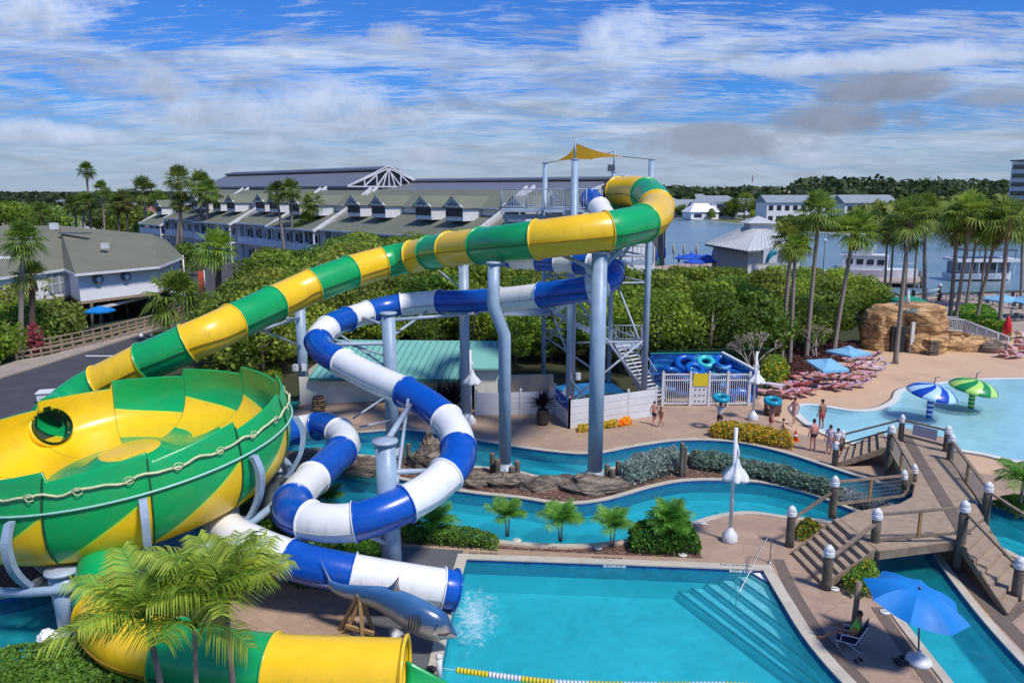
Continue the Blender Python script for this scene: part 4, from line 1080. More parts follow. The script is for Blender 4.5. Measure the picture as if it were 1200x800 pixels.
def wstair(bl, br_, tl_, tr_, zt, n):
    """four corners on plan: bottom-left, bottom-right, top-left, top-right"""
    root = br; mb = MB(); bl, br_, tl_, tr_ = map(Vector, (bl, br_, tl_, tr_))
    for i in range(n):
        f0 = i/n; f1 = (i+1.12)/n; z = zt*(i+.9)/n
        a, b, c, d = bl.lerp(tl_, f0), br_.lerp(tr_, f0), br_.lerp(tr_, min(1, f1)), bl.lerp(tl_, min(1, f1))
        m = MB(); pts = [V3(p, z) for p in (a, b, c, d)]
        ar = area([(p.x, p.y) for p in pts])
        m.slab(pts if ar > 0 else pts[::-1], .07)
        riser = MB(); m.beam(V3(a, z-.11), V3(b, z-.11), .02, .14)
        m.build('tread', WOODG, root)
    for a, b in ((bl, tl_), (br_, tr_)):
        m = MB(); m.beam(V3(a, .02), V3(b, zt-.12), .07, .28); m.build('stringer', WOODL, root)
wstair(XY(929, 650), XY(966, 689), XY(984, 606, BZD), XY(1027, 643, BZD), BZD, 7)
wstair(XY(1203, 690), XY(1180, 722), XY(1152, 610, BZD), XY(1124, 634, BZD), BZD, 6)
wstair(XY(988, 529), XY(980, 546), XY(1036, 505, BZD), XY(1040, 524, BZD), BZD, 6)

# ================================================================ pool furniture
def handrail(pts, label, r=.03):
    o = empty('pool_handrail', pts[0], label, 'handrail'); mb = MB(); mb.tube([tuple(c) for c in crom([tuple(p) for p in pts], 5)], .024, 8); mb.build('tube', CHROME, o)
    mb = MB(); mb.lathe(pts[0], [(.09, 0), (.09, .03), (.04, .05), (.03, .06)], 12); mb.build('flange', CHROME, o); return o
a = G(902, 659); b = G(862, 718, -.9)
handrail([a, a+dn*.5, Vector((a.x-.02, a.y-.02, .95)), Vector((a.x-.25, a.y-.15, 1.0)), Vector((b.x+.35, b.y+.4, .02)), Vector((b.x+.02, b.y+.05, -.3)), b], 'slanting stainless handrail over the corner steps of the main pool')

def lamp_umbrella(px, py, ytop, label, group=None, arm=1):
    """white post with a tightly furled white parasol clamped to it"""
    b = G(px, py); zt = D(px, ytop, b.y).z; o = empty('furled_parasol', b, label, 'parasol', group)
    mb = MB(); mb.lathe(b, [(.30, 0), (.32, .08), (.30, .3), (.20, .42), (.12, .55), (.06, .62)], 18); mb.build('weighted_base', WHITE, o)
    mb = MB(); mb.tube([b+dn*.5, Vector((b.x, b.y, zt))], .075, 10); mb.build('pole', WHITE, o)
    zc = zt*.60
    mb = MB(); prof = [(.08, zt*.74), (.11, zt*.71), (.15, zt*.68), (.22, zt*.65), (.34, zt*.62), (.48, zt*.575), (.50, zt*.56), (.40, zt*.545), (.12, zt*.56)]
    n = 24; V = []
    for r, z in prof:
        for j in range(n):
            t = 2*math.pi*j/n; k = 1+.22*math.sin(6*t)*(r > .12)+.08*math.sin(11*t+1); V.append((b.x+.10+r*k*math.cos(t), b.y+r*k*math.sin(t), z))
    mb.add(V, [(i*n+j, i*n+(j+1) % n, (i+1)*n+(j+1) % n, (i+1)*n+j) for i in range(len(prof)-1) for j in range(n)], 0, True); mb.build('canopy', M('white_canvas', (.78, .79, .80), (.66, .69, .72), 3, .85, bump=.6, bscale=6), o)
    mb = MB(); mb.tube([(b.x, b.y, zt*.62), (b.x+.16, b.y, zt*.78), (b.x+.06, b.y, zt*.86)], .05, 8); mb.tube([(b.x-.28, b.y, zt*.6), (b.x, b.y, zt*.6)], .05, 8); mb.build('crank_arm', WHITE, o)
    return o
lamp_umbrella(855, 634, 501, 'white post parasol furled over its ball base on the deck between river and main pool')
lamp_umbrella(882, 492, 412, 'slim white post parasol furled in front of the slatted gate wall')
lamp_umbrella(552, 497, 410, 'slim white post parasol furled beside the kinked end of the blue tube and column', None)

def big_umbrella():
    b = G(1076, 776); o = empty('sun_umbrella', b, 'large azure blue market umbrella tilted over the lazy river edge', 'umbrella')
    top = Vector((D(1078, 690, b.y).x, b.y, D(1078, 691, b.y).z))
    mb = MB(); mb.tube([b+dn*.1, top-dn*.1], .028, 8); mb.build('pole', M('dark_pole', (.08, .12, .15), (.06, .09, .12), 2, .4), o)
    mb = MB(); mb.lathe(b, [(.36, 0), (.38, .06), (.34, .16), (.12, .22), (.06, .24), (.06, .4), (.03, .42)], 24); mb.build('round_base', WHITE, o)
    mb = MB(); n = 8; Rr = 1.5; apex = top+dn*.02; rim = []
    tiltm = Matrix.Rotation(R(11), 3, 'Y') @ Matrix.Rotation(R(6), 3, 'X')
    for j in range(n): t = 2*math.pi*(j+.3)/n; rim.append(tiltm@Vector((Rr*math.cos(t), Rr*math.sin(t), -.42)))
    V = []; Fc = []; K = 6
    for j in range(n):
        p, q = rim[j], rim[(j+1) % n]; b0 = len(V)
        for i in range(K+1):
            f = i/K
            for k in range(K+1):
                g_ = k/K; e = p.lerp(q, g_); v = e*f; v = v+Vector((0, 0, .16*math.sin(f*math.pi)))*1.0; v -= Vector((0, 0, .10*math.sin(g_*math.pi)*f*f)); v -= Vector((e.x, e.y, 0))*(.07*math.sin(g_*math.pi)*f*f)
                V.append(apex+v)
        Fc += [(b0+i*(K+1)+k, b0+(i+1)*(K+1)+k, b0+(i+1)*(K+1)+k+1, b0+i*(K+1)+k+1) for i in range(K) for k in range(K)]
    mb.add(V, Fc, 0, True); mb.build('canopy', BLU_U, o)
    for j in range(n):
        m = MB(); m.tube([apex-dn*.03, apex+rim[j]*.5+dn*.13, apex+rim[j]-dn*.02], .014, 5); m.build('rib', STEELD, o)
    m = MB(); m.ball(apex+dn*.05, .05); m.build('finial', STEELD, o)
big_umbrella()
# deck clutter near the seated man
b = G(1063, 775); mb = MB()
for i in range(9): mb.ball((b.x+random.uniform(-.35, .35), b.y+random.uniform(-.25, .25), .06), .12, .08, .06, 8, 5, jit=.5, seed=i)
mb.build('dark_bag', BLACK, None, 'crumpled dark bag lying beside the white umbrella base', 'bag')
b = G(1006, 774); o = empty('sandals', b, 'pair of dark sandals left on the deck under the folding chair', 'sandals')
for s_ in (-1, 1): m = MB(); m.ball((b.x+.09*s_, b.y+.04*s_, .02), .06, .13, .025, 8, 5); m.build('sandal', BLACK, o)
b = G(1000, 745); 
g0 = G(1000, 728); o = empty('timber_post', G(1000, 735), 'thin plain timber post standing on the deck behind the seated man', 'post')
mb = MB(); b = G(1000, 735); mb.tube([b, Vector((b.x+.05, b.y, D(1005, 681, b.y).z))], .09, 10); mb.build('shaft', WOODL, o)
# timber pilings by the steps to the right etc
def piling(px, py, yt, r, label, group, n=1):
    b = G(px, py); zt = D(px, yt, b.y).z; o = empty('timber_piling', b, label, 'piling', group)
    mb = MB(); mb.lathe(b, [(r*1.06, -.2), (r, .2), (r*.96, zt*.7), (r*.93, zt-.04), (r*.85, zt)], 12); mb.build('shaft', WOODP, o)
    mb = MB(); mb.lathe((b.x, b.y, zt), [(r*.86, 0), (r*.8, .012), (.001, .014)], 12); mb.build('end_grain', WOODL, o)
for px, py, yt, r, lab in [(577, 553, 531, .14, 'dark taller piling left of the bent column base'), (583, 556, 538, .15, 'dark short piling just left of the bent column'), (600, 558, 547, .17, 'cut off piling at the right foot of the bent column'), (606, 555, 540, .15, 'dark piling with rounded top right of the bent column'),
                           (711, 566, 544, .14, 'leftmost dark piling around the tallest column base'), (717, 568, 550, .15, 'short piling in front at the tallest column base'), (724, 560, 540, .14, 'tall dark piling right of the tallest column'), (798, 558, 519, .12, 'lone tall dark piling among the silver bushes'), (802, 557, 524, .1, 'thin piling touching the lone tall one in the silver bushes'),
                           (472, 540, 523, .14, 'dark piling beside the stacked driftwood near the column in the river'), (479, 539, 520, .13, 'second dark piling next to the column in the river')]:
    piling(px, py, yt, r, lab, 'timber pilings on the river island')
# rockwork
def rock(px, py, w, d, h, label, mat, seed, group=None, z=0, name='boulder', flat=1.0):
    b = G(px, py, z); mb = MB(); N, Mm = 36, 22; V = []
    for i in range(Mm+1):
        ph = math.pi*.62*i/Mm
        for j in range(N):
            t = 2*math.pi*j/N; v = Vector((math.sin(ph)*math.cos(t), math.sin(ph)*math.sin(t), math.cos(ph)))
            s_ = Vector((seed*5.1, seed*2.3, seed)); k = 1+.42*noise.noise(v*1.3+s_)+.26*abs(noise.noise(v*3.1+s_))+.16*noise.noise(v*7+s_)
            rr = abs(v.z)**.6*(1 if v.z > 0 else -1)
            V.append((b.x+v.x*w*k*1.15, b.y+v.y*d*k*1.15, z+max(-.25, rr*h*k)))
    mb.add(V, [(i*N+j, (i+1)*N+j, (i+1)*N+(j+1) % N, i*N+(j+1) % N) for i in range(Mm) for j in range(N)], 0, True)
    return mb.build(name, mat, None, label, 'rock', group)
rr_ = [(364, 541, 1.22, 0.68, 0.55, 'long low grey brown boulder at the left tip of the island'), (400, 546, 0.86, 0.60, 0.70, 'rounded boulder under the blue and white bend'), (432, 550, 0.94, 0.68, 0.60, 'grey boulder right behind the short mottled column'), (500, 545, 0.72, 0.60, 0.80, 'driftwood grey boulder stack left of the blue curve'),
       (556, 566, 0.79, 0.52, 0.45, 'flat tan boulder at the right edge of the blue curve'), (590, 566, 0.94, 0.60, 0.40, 'broad grey boulder under the bent column'), (630, 570, 0.94, 0.60, 0.42, 'low pointed boulder between the two river columns'), (656, 566, 0.72, 0.60, 0.32, 'smooth low boulder touching the round planter rock'), (697, 572, 1.22, 0.75, 0.42, 'round rock planter ring around the tallest column'), (516, 560, 0.65, 0.45, 0.35, 'small tan boulder by the island edge behind the white tube'),
       (455, 553, 0.72, 0.45, 0.40, 'low grey boulder at the foot of the river column')]
for i, (px, py, w_, d_, h_, lab) in enumerate(rr_): rock(px, py, w_, d_, h_, lab, ROCKG, i+1, 'grey boulders on the river island')
rock(505, 536, .5, .4, 1.1, 'upright chunk of driftwood textured rock beside the river', ROCKG, 33)
for i, (px, py, lab) in enumerate([(290, 598, 'white boulder under the bowl beside the drain pipes'), (283, 606, 'small white boulder below the larger white one'), (57, 748, 'pale rock left of the thick column foot'), (62, 756, 'pale rock in front of the thick column foot'), (80, 758, 'pale rock right of the thick column foot')]):
    rock(px, py, .28, .25, .22, lab, WPAINT, 50+i)
# grey drain pipes beside the bowl
o = empty('drain_pipes', G(318, 612), 'row of bent grey drain pipes rising beside the bowl', 'pipes')
for i in range(5):
    b = G(306+i*8, 612-i*3); z = D(306, 566-i*0, b.y).z; mb = MB(); pts = [b, Vector((b.x, b.y, z-.3)), Vector((b.x-.05, b.y-.02, z-.08)), Vector((b.x-.25, b.y, z)), Vector((b.x-1.2, b.y+.2, z-.1))]
    mb.tube([tuple(c) for c in crom([tuple(p) for p in pts], 4)], .085, 8); mb.build('pipe', STEELL, o)
b = G(318, 612); mb = MB(); mb.lathe(b, [(.5, 0), (.5, 1.9), (.4, 2.1), (.001, 2.12)], 16); mb.build('filter_tank', M('tank_grey', (.3, .33, .36), (.2, .23, .26), 2, .6), o)
# round skimmer lids set in the beds and deck
for px, py, lab in [(606, 633, 'round white skimmer lid in the mulch nearest the left corner'), (701, 642, 'round white skimmer lid in the middle of the mulch bed'), (800, 650, 'round white skimmer lid at the hedge end'), (823, 613, 'round white skimmer lid on the deck at the river corner'), (1037, 717, 'round white skimmer lid on the deck beside the blue umbrella'), (978, 690, 'round white skimmer lid at the foot of the stair post')]:
    b = G(px, py, .03); o = empty('skimmer_lid', b, lab, 'skimmer lid'); mb = MB(); mb.lathe(b, [(.17, 0), (.17, .025), (.15, .035), (.001, .036)], 20); mb.build('cover', COPEW, o)
    text('marking', 'SKIM' if px != 1037 else 'POOL', .09, b+dn*.04, Matrix.Rotation(0, 3, 'Z').to_quaternion(), TEXTK, o)
# depth marks on the coping and on the waterline tiles
FLAT = Matrix.Rotation(0, 3, 'Z').to_quaternion()
def along(a, b): d = Vector(b)-Vector(a); return math.atan2(d.y, d.x)
for px, py, s_ in [(567, 648, 'NO DIVING'), (712, 653.5, 'NO DIVING'), (862, 662, 'NO DIVING')]:
    g = G(px, py, .05); an = along(XY(546, 655), XY(895, 668)); o = text('no_diving_mark', s_, .22, g+dn*.004, Matrix.Rotation(an, 3, 'Z').to_quaternion(), TEXTK)
    tag(o, f'black NO DIVING lettering on the coping {"near the left pool corner" if px<600 else "at the middle of the long pool side" if px<800 else "beside the pool handrail"}', 'lettering')
for px, py, lab in [(565, 655, 'left'), (720, 661, 'middle'), (868, 667, 'right')]:
    an = along(XY(546, 655), XY(895, 668)); g = G(px, py, .0); n_ = Vector((math.sin(an), -math.cos(an), 0)); c = g+n_*.02; c.z = -.03
    o = empty('depth_tile', c, f'white 3 FT 6 IN depth tile, {lab} one on the far pool wall', 'depth marker')
    mb = MB(); mb.box(c, (.85, .02, .15), an); mb.build('tile', WHITE, o)
    text('digits', '3 FT  6 IN', .15, c+n_*.014, (Matrix.Rotation(an, 3, 'Z')@Matrix.Rotation(math.pi/2, 3, 'X')).to_quaternion(), TEXTK, o)
for px, py, lab in [(648, 641, 'planting strip'), (740, 521, 'far bank by the white fence'), (885, 519, 'far bank near the golden hedge'), (838, 601, 'near bank beside the round deck'), (1095, 668, 'bank below the right hand bridge stairs')]:
    g = G(px, py, .055); o = text('river_depth_mark', '3 FT', .20, g, Matrix.Rotation(R(8) if px < 1000 else R(-60), 3, 'Z').to_quaternion(), TEXTK); tag(o, 'black 3 FT mark on river coping, '+lab, 'lettering')
# lane rope of yellow and white floats
def rope():
    pts = gopen([(518, 779), (560, 785), (640, 795), (700, 798), (780, 799), (860, 799), (960, 806)], 40)
    o = empty('lane_rope', V3(pts[0], -.1), 'floating lane rope with alternating yellow and white blocks across the main pool', 'lane rope')
    L = [0]
    for i in range(1, len(pts)): L.append(L[-1]+math.dist(pts[i], pts[i-1]))
    tot = L[-1]; n = int(tot/.11); mbs = {}
    def at(s):
        for i in range(1, len(L)):
            if L[i] >= s: f = (s-L[i-1])/(L[i]-L[i-1]); return Vector(pts[i-1]).lerp(Vector(pts[i]), f), Vector(pts[i])-Vector(pts[i-1])
        return Vector(pts[-1]), Vector((1, 0))
    m = MB(); m.tube([V3(p, -.10) for p in pts[::4]], .012, 5); m.build('cord', WHITE, o)
    for g_ in range(0, n, 9):
        m = MB()
        for k in range(g_, min(n, g_+9)):
            c, d = at((k+.5)*.11+.45); d.normalize(); a = V3(c-d*.045, -.09); b = V3(c+d*.045, -.09); m.tube([a, a.lerp(b, .5), b], [.07, .105, .07], 8)
        m.build('float_group', (YSIGN if (g_//9) % 2 == 0 else WHITE), o)
    b = V3(pts[0], 0); 
rope()
g = G(505, 787); m = MB(); m.lathe(g, [(.16, 0), (.16, .12), (.10, .16), (.001, .17)], 14); m.build('rope_reel_cap', BLACK, None, 'small black round cap on the coping beside the green trough', 'cap')
g = G(515, 797); o = empty('pool_ladder_post', g, 'white plastic post at the pool edge beside the green trough', 'post'); m = MB(); m.tube([g, g+dn*.75], .09, 10); m.build('shaft', WHITE, o); m = MB(); m.ball(g+dn*.76, .10); m.build('round_cap', WHITE, o)

# ================================================================ shark figure
def shark():
    y0 = D(390, 690, 22.2); pts = [(385, 680, 22.7, .10, .13), (400, 688, 22.5, .18, .2), (425, 693, 22.2, .27, .29), (452, 700, 21.9, .40, .42), (475, 711, 21.6, .50, .52), (498, 724, 21.4, .52, .55), (515, 732, 21.3, .44, .47), (525, 737, 21.25, .27, .26), (532, 741, 21.2, .11, .11), (536, 743, 21.2, .02, .02)]
    pts = [(x, y+3, Y, a*.95, b*1.05) for x, y, Y, a, b in pts]
    P = crom([tuple(D(x, y, Y))+(a, b) for x, y, Y, a, b in pts], 5); k = len(P); n = 24
    o = empty('shark_statue', D(480, 712, 21.6)*1, 'fibreglass shark with dark blue back and pale belly leaping beside the white tube end', 'statue')
    C = [Vector(p[:3]) for p in P]; fr = tube_frame(C); V = []
    for i in range(k):
        d, a, b = fr[i]; ra, rb = P[i][3], P[i][4]
        for j in range(n):
            t = 2*math.pi*j/n; s_ = math.sin(t); c_ = math.cos(t)
            V.append(C[i]+a*c_*ra*(1-.12*max(0, s_))+b*s_*rb*(1.0 if s_ > 0 else .85))
    m = bpy.data.materials.new('shark_paint'); t = NT(m); g_ = t.n('ShaderNodeNewGeometry'); s = t.n('ShaderNodeSeparateXYZ'); t.l(g_.outputs['Normal'], s.inputs[0])
    P_ = t.pos(); f = t.math('ADD', s.outputs[2], t.math('MULTIPLY', t.math('SUBTRACT', t.noise(P_, 2.5, 5), .5), .5))
    t.out(t.ramp(f, [(.0, (.40, .34, .28)), (.14, (.26, .24, .22)), (.34, (.03, .07, .15)), (.8, (.03, .11, .26)), (1, (.07, .18, .36))]), .22, coat=.4)
    mb = MB(); mb.add(V, [(i*n+j, i*n+(j+1) % n, (i+1)*n+(j+1) % n, (i+1)*n+j) for i in range(k-1) for j in range(n)]+[tuple(range(n))[::-1], tuple((k-1)*n+j for j in range(n))], 0, True)
    body = mb.build('body', m, o)
    def fin(root_a, root_b, tip, th, name='fin', mat=m):
        a, b, t_ = Vector(root_a), Vector(root_b), Vector(tip); nn = (b-a).cross(t_-a).normalized()*th
        mb = MB(); K = 7; V = []
        for i in range(K+1):
            f = i/K; p = a.lerp(t_, f**.85)+(b-a)*.10*math.sin(f*math.pi); q = b.lerp(t_, f)+(a-b)*.18*math.sin(f*math.pi); w_ = 1-f*.85
            V += [p, (p+q)/2+nn*w_, q, (p+q)/2-nn*w_]
        mb.add(V, [(i*4+j, i*4+(j+1) % 4, (i+1)*4+(j+1) % 4, (i+1)*4+j) for i in range(K) for j in range(4)]+[(0, 1, 2, 3)], 0, True); mb.build(name, mat, o)
    fin(D(448, 694, 21.9), D(474, 704, 21.6), D(470, 668, 21.7), .09, 'dorsal_fin')
    pale = M('fin_pale', (.62, .60, .58), (.5, .48, .46), 3, .4)
    fin(D(456, 734, 20.9), D(476, 742, 20.8), D(452, 768, 20.2), .07, 'pectoral_fin', pale)
    fin(D(480, 716, 21.9), D(494, 722, 21.9), D(492, 700, 22.6), .06, 'pectoral_fin')
    fin(D(384, 679, 22.7), D(392, 687, 22.6), D(375, 652, 22.9), .05, 'tail_fin', M('fin_grey', (.24, .26, .27), (.16, .19, .22), 3, .4)); fin(D(384, 683, 22.7), D(392, 690, 22.6), D(366, 684, 22.5), .05, 'tail_fin')
    # gill slits, eye, mouth with teeth
    for i in range(5):
        x = 479+i*3.3; mb = MB(); c1 = D(x, 726+i*.4, 20.93+.02*i); pts_ = [D(x-.5, 718, 21.02), D(x+.4, 725, 20.88), D(x+.2, 732, 20.84), D(x-.6, 738, 20.9)]
        mb.tube(pts_, [.004, .02, .022, .005], 6); mb.build('gill_slit', BLACK, o)
    mb = MB(); mb.ball(D(512, 733, 20.86), .035); mb.build('eye', BLACK, o)
    mb = MB(); mb.tube([D(506, 743, 20.95), D(515, 743, 20.92), D(523, 742.5, 20.98), D(529, 741, 21.08)], [.01, .035, .03, .01], 8); mb.build('mouth', M('mouth_red', (.12, .03, .03), (.08, .02, .02), 2, .5), o)
    mb = MB()
    for i in range(9): c = D(509+i*2.2, 742.0-.1*i, 20.88+.02*i); mb.add([c+Vector((-.02, 0, 0)), c+Vector((.02, 0, 0)), c+Vector((0, -.01, -.055)), c+Vector((0, .02, 0))], [(0, 1, 2), (1, 3, 2), (3, 0, 2), (0, 3, 1)])
    mb.build('teeth', WHITE, o)
    # timber cradle under the figure
    c = empty('timber_trestle', G(420, 752), 'rough timber trestle propping up the shark figure', 'trestle')
    L = [((402, 748, 0), (424, 700, 1.9)), ((426, 755, 0), (422, 702, 1.9)), ((398, 738, 0), (420, 697, 2.0)), ((440, 745, 0), (424, 702, 1.9)), ((392, 744, .25), (430, 751, .25)), ((405, 733, .5), (438, 742, .4)), ((397, 748, .05), (415, 728, .05))]
    for (x1, y1, z1), (x2, y2, z2) in L:
        A = G(x1, y1, z1); B = D(x2, y2, 22.0) if z2 > 1 else G(x2, y2, z2); mb = MB(); mb.beam(A, B, .1, .12); mb.build('timber', WOODY, c)
    c = G(529, 733.5); mb = MB()
shark()
g = G(524, 706); o = empty('outlet_box', g, 'white pump outlet under the blue tube mouth at the pool edge', 'outlet'); m = MB(); m.tube([g, g+dn*.5, g+dn*.6+Vector((.12, 0, 0))], .11, 10); m.build('spout', WHITE, o)

# ================================================================ fences around the tower foot
def panel_fence(pts, zt, label, group=None, boards=4, capballs=True, name='vinyl_fence'):
    o = empty(name, V3(pts[0], 0), label, 'fence', group)
    for i in range(len(pts)-1):
        a, b = Vector(pts[i]), Vector(pts[i+1]); L = (b-a).length; k = max(1, round(L/2.3))
        for q in range(k):
            p, r_ = a.lerp(b, q/k), a.lerp(b, (q+1)/k); mb = MB()
            for j in range(boards):
                z = zt*(j+.5)/boards; mb.beam(V3(p, z), V3(r_, z), .05, zt/boards-.02)
            mb.build('panel', WHITE, o)
        for q in range(k+1):
            p = a.lerp(b, q/k); mb = MB(); mb.box((p.x, p.y, (zt+.15)/2), (.13, .13, zt+.15)); mb.lathe((p.x, p.y, zt+.15), [(.09, 0), (.09, .03), (.001, .1)], 4); mb.build('post', WHITE, o)
    return o
fe1 = panel_fence([XY(558, 486), XY(662, 484.5)], 1.45, 'plain white vinyl fence with a small red printed notice left of the potted plant')
an = along(XY(558, 486), XY(662, 484.5)); c = G(573, 484, 0); c.y -= .06; c.z = 1.15
for i, (s_, sz) in enumerate([('PLEASE NO', .15), ('FOOD OR', .11), ('DRINKS ON', .11), ('SLIDE', .17)]):
    text('notice_text', s_, sz, (c.x, c.y+.02, 1.22-i*.17), (Matrix.Rotation(an, 3, 'Z')@Matrix.Rotation(math.pi/2, 3, 'X')).to_quaternion(), TEXTR, fe1, ext=.006)
fe2 = panel_fence([XY(650, 484), XY(667, 502), XY(768, 487)], 1.75, 'white vinyl fence with a blue wave sign, wrapping the tower foot behind yellow flowers')
a, b = XY(651, 486), XY(666, 501); o = empty('wave_sign', V3(a, 1.2), 'blue sign with a white wave on the end panel of the white fence', 'sign')
nv = Vector((b[1]-a[1], a[0]-b[0], 0)).normalized(); nv = nv if nv.x < 0 else -nv
mb = MB(); p, q = V3(a, 1.45)+nv*.06, V3(b, 1.45)+nv*.06; mb.beam(p.lerp(q, .08), p.lerp(q, .98), .03, .75); mb.build('board', BLU_C, o)
mb = MB(); mb.tube([p.lerp(q, f)+nv*.025+dn*(.12*math.sin(f*9)-.05) for f in [.15+.05*i for i in range(15)]], .04, 6); mb.build('wave', WHITE, o)
# mural wall and slatted gate
def wall_quad(p, q, z0, z1, th, mat, name, parent):
    mb = MB(); p = Vector(p); q = Vector(q); mb.beam(V3(p, (z0+z1)/2), V3(q, (z0+z1)/2), th, z1-z0); return mb.build(name, mat, parent)
mw = empty('mural_wall', V3(XY(820, 462), 0), 'blue painted ocean mural wall with sloping white topped right end behind the picket gate', 'wall')
a, b = XY(762, 462), XY(845, 462); Yw = 53.5
def wp(px, py, Y): return D(px, py, Y)
tl_, tr2, br2, bl2 = wp(762, 414, 53.5), wp(846, 413, 53.5), wp(878, 439, 52.6), wp(762, 437, 53.5)
mb = MB(); mb.add([Vector((tl_.x, 53.5, 0)), Vector((tr2.x, 53.5, 0)), tr2, tl_], [(0, 1, 2, 3)]); A = Vector((tr2.x, 53.5, 0)); B = Vector((br2.x, 50.6, 0)); Bt = Vector((br2.x, 50.6, D(878, 436, 50.6).z))
mb.add([A, B, Bt, tr2], [(0, 1, 2, 3)]); mb.build('painted_face', MURAL, mw)
mb = MB(); mb.beam(tr2, Bt, .22, .16); mb.build('sloped_coping', WHITE, mw)
mb = MB(); mb.beam(tl_, tr2, .1, .08); mb.build('top_rail', M('teal_rail', (.03, .3, .3), (.02, .25, .26), 2, .5), mw)
def ringtube(c, r, t_, tilt, mat, label, name='inner_tube', group=None, azr=0):
    m = Matrix.Rotation(azr, 3, 'Z') @ Matrix.Rotation(tilt, 3, 'X'); mb = MB(); N, K = 32, 12; V = []
    for i in range(N):
        a = 2*math.pi*i/N
        for j in range(K): b = 2*math.pi*j/K; rr = r+t_*math.cos(b)*(1+.04*math.sin(a*12)); V.append(Vector(c)+m@Vector((rr*math.cos(a), rr*math.sin(a), t_*math.sin(b)*(1+.05*math.sin(a*12)))))
    mb.add(V, [(i*K+j, ((i+1) % N)*K+j, ((i+1) % N)*K+(j+1) % K, i*K+(j+1) % K) for i in range(N) for j in range(K)], 0, True)
    return mb.build(name, mat, None, label, 'inner tube', group)
TEALT = M('teal_tube', (.01, .34, .45), (.005, .22, .38), 1.6, .25); AQUA = M('aqua_tube', (.05, .55, .55), (.03, .42, .5), 2, .25); DBT = M('blue_tube', (.005, .13, .5), (.005, .08, .4), 2, .25)
ringtube(wp(827, 424, 52.9), .48, .2, R(28), AQUA, 'aqua inner tube resting against the top of the ocean mural')
ringtube(wp(804, 426, 53.0), .62, .24, R(32), DBT, 'dark blue inner tube leaning on the ocean mural beside the aqua one')
ringtube(wp(848, 425, 53.0), .58, .24, R(30), DBT, 'dark blue inner tube on the mural near the sloping white coping')
ringtube(wp(867, 470, 50.0), .62, .30, R(75), DBT, 'royal blue inner tube propped upright at the right end of the pickets')
ringtube(wp(800, 455, 52), .7, .3, R(60), DBT, 'blue inner tube standing behind the left pickets')
ringtube(wp(834, 452, 52), .7, .3, R(65), TEALT, 'teal inner tube standing behind the right pickets')
pf = empty('picket_gate', V3(XY(775, 477), 0), 'white slatted pool fence with a gate and a plain yellow sign', 'fence')
yg_ = XY(776, 475)[1]
def fxp(px): return D(px, 475, yg_).x
zt = D(820, 438, yg_).z
for x0, x1, nm in [(776, 807, 'slat_panel'), (831, 851, 'slat_panel'), (852, 877, 'slat_panel')]:
    mb = MB(); X0, X1 = fxp(x0), fxp(x1); k = max(3, int((X1-X0)/.13))
    for i in range(k+1): mb.box((X0+(X1-X0)*i/k, yg_, zt/2+.08), (.035, .03, zt-.2))
    mb.box(((X0+X1)/2, yg_, zt-.03), (X1-X0, .07, .09)); mb.box(((X0+X1)/2, yg_, zt-.42), (X1-X0, .06, .08)); mb.box(((X0+X1)/2, yg_, .15), (X1-X0, .06, .09)); mb.build(nm, WHITE, pf)
mb = MB(); X0, X1 = fxp(809), fxp(829); mb.box(((X0+X1)/2, yg_, zt*.42), (X1-X0, .05, zt*.78)); gt = mb.build('gate', WHITE, pf)
mb = MB()
for i in range(3):
    for j in range(4): mb.box((X0+(X1-X0)*(.25+i*.25), yg_-.03, .3+j*.4), (.11, .03, .08))
mb.build('gate_slots', STEELD, gt)
mb = MB(); mb.box(((fxp(811)+fxp(828))/2, yg_-.06, zt-.38), (fxp(828)-fxp(811), .03, .85)); mb.build('yellow_sign', YSIGN, pf)
for px in (776, 808, 830, 851.5, 877): mb = MB(); mb.box((fxp(px), yg_, (zt+.12)/2), (.16, .16, zt+.12)); mb.lathe((fxp(px), yg_, zt+.12), [(.11, 0), (.001, .09)], 4); mb.build('post', WHITE, pf)
# azure tarpaulins behind the fence
for pts, lab in [([(640, 470, 50.2, 2.1), (648, 455, 53, 2.5), (668, 447, 55, 2.6), (700, 470, 50.5, 2.0)], 'left azure tarpaulin canopy behind the white fence'), ([(650, 452, 52, 2.8), (715, 446, 54, 3.0), (757, 478, 49.3, 1.7), (690, 478, 49.3, 1.7)], 'large azure tarpaulin sloping down behind the white fence below the stairs'), ([(600, 462, 52, 2.3), (640, 458, 53, 2.3), (640, 470, 50.5, 1.8), (600, 470, 50.5, 1.8)], 'small azure awning at the left of the tower foot')]:
    o = empty('tarpaulin', V3(XY(pts[0][0], 480), 0), lab, 'tarpaulin'); C4 = [Vector((D(x, y, Y).x, Y, D(x, y, Y).z)) for x, y, Y, z in pts]; mb = MB(); V = []
    for i in range(9):
        for j in range(9):
            p = C4[0].lerp(C4[1], i/8).lerp(C4[3].lerp(C4[2], i/8), j/8); p.z += -.35*math.sin(i/8*math.pi)*math.sin(j/8*math.pi)+.05*math.sin(i*2)*math.sin(j*1.5); V.append(p)
    mb.add(V, [(i*9+j, (i+1)*9+j, (i+1)*9+j+1, i*9+j+1) for i in range(8) for j in range(8)], 0, True); mb.build('sheet', BLU_C2, o)
    for c in C4: m = MB(); m.tube([(c.x, c.y, 0), c], .04, 6); m.build('prop', STEELL, o)

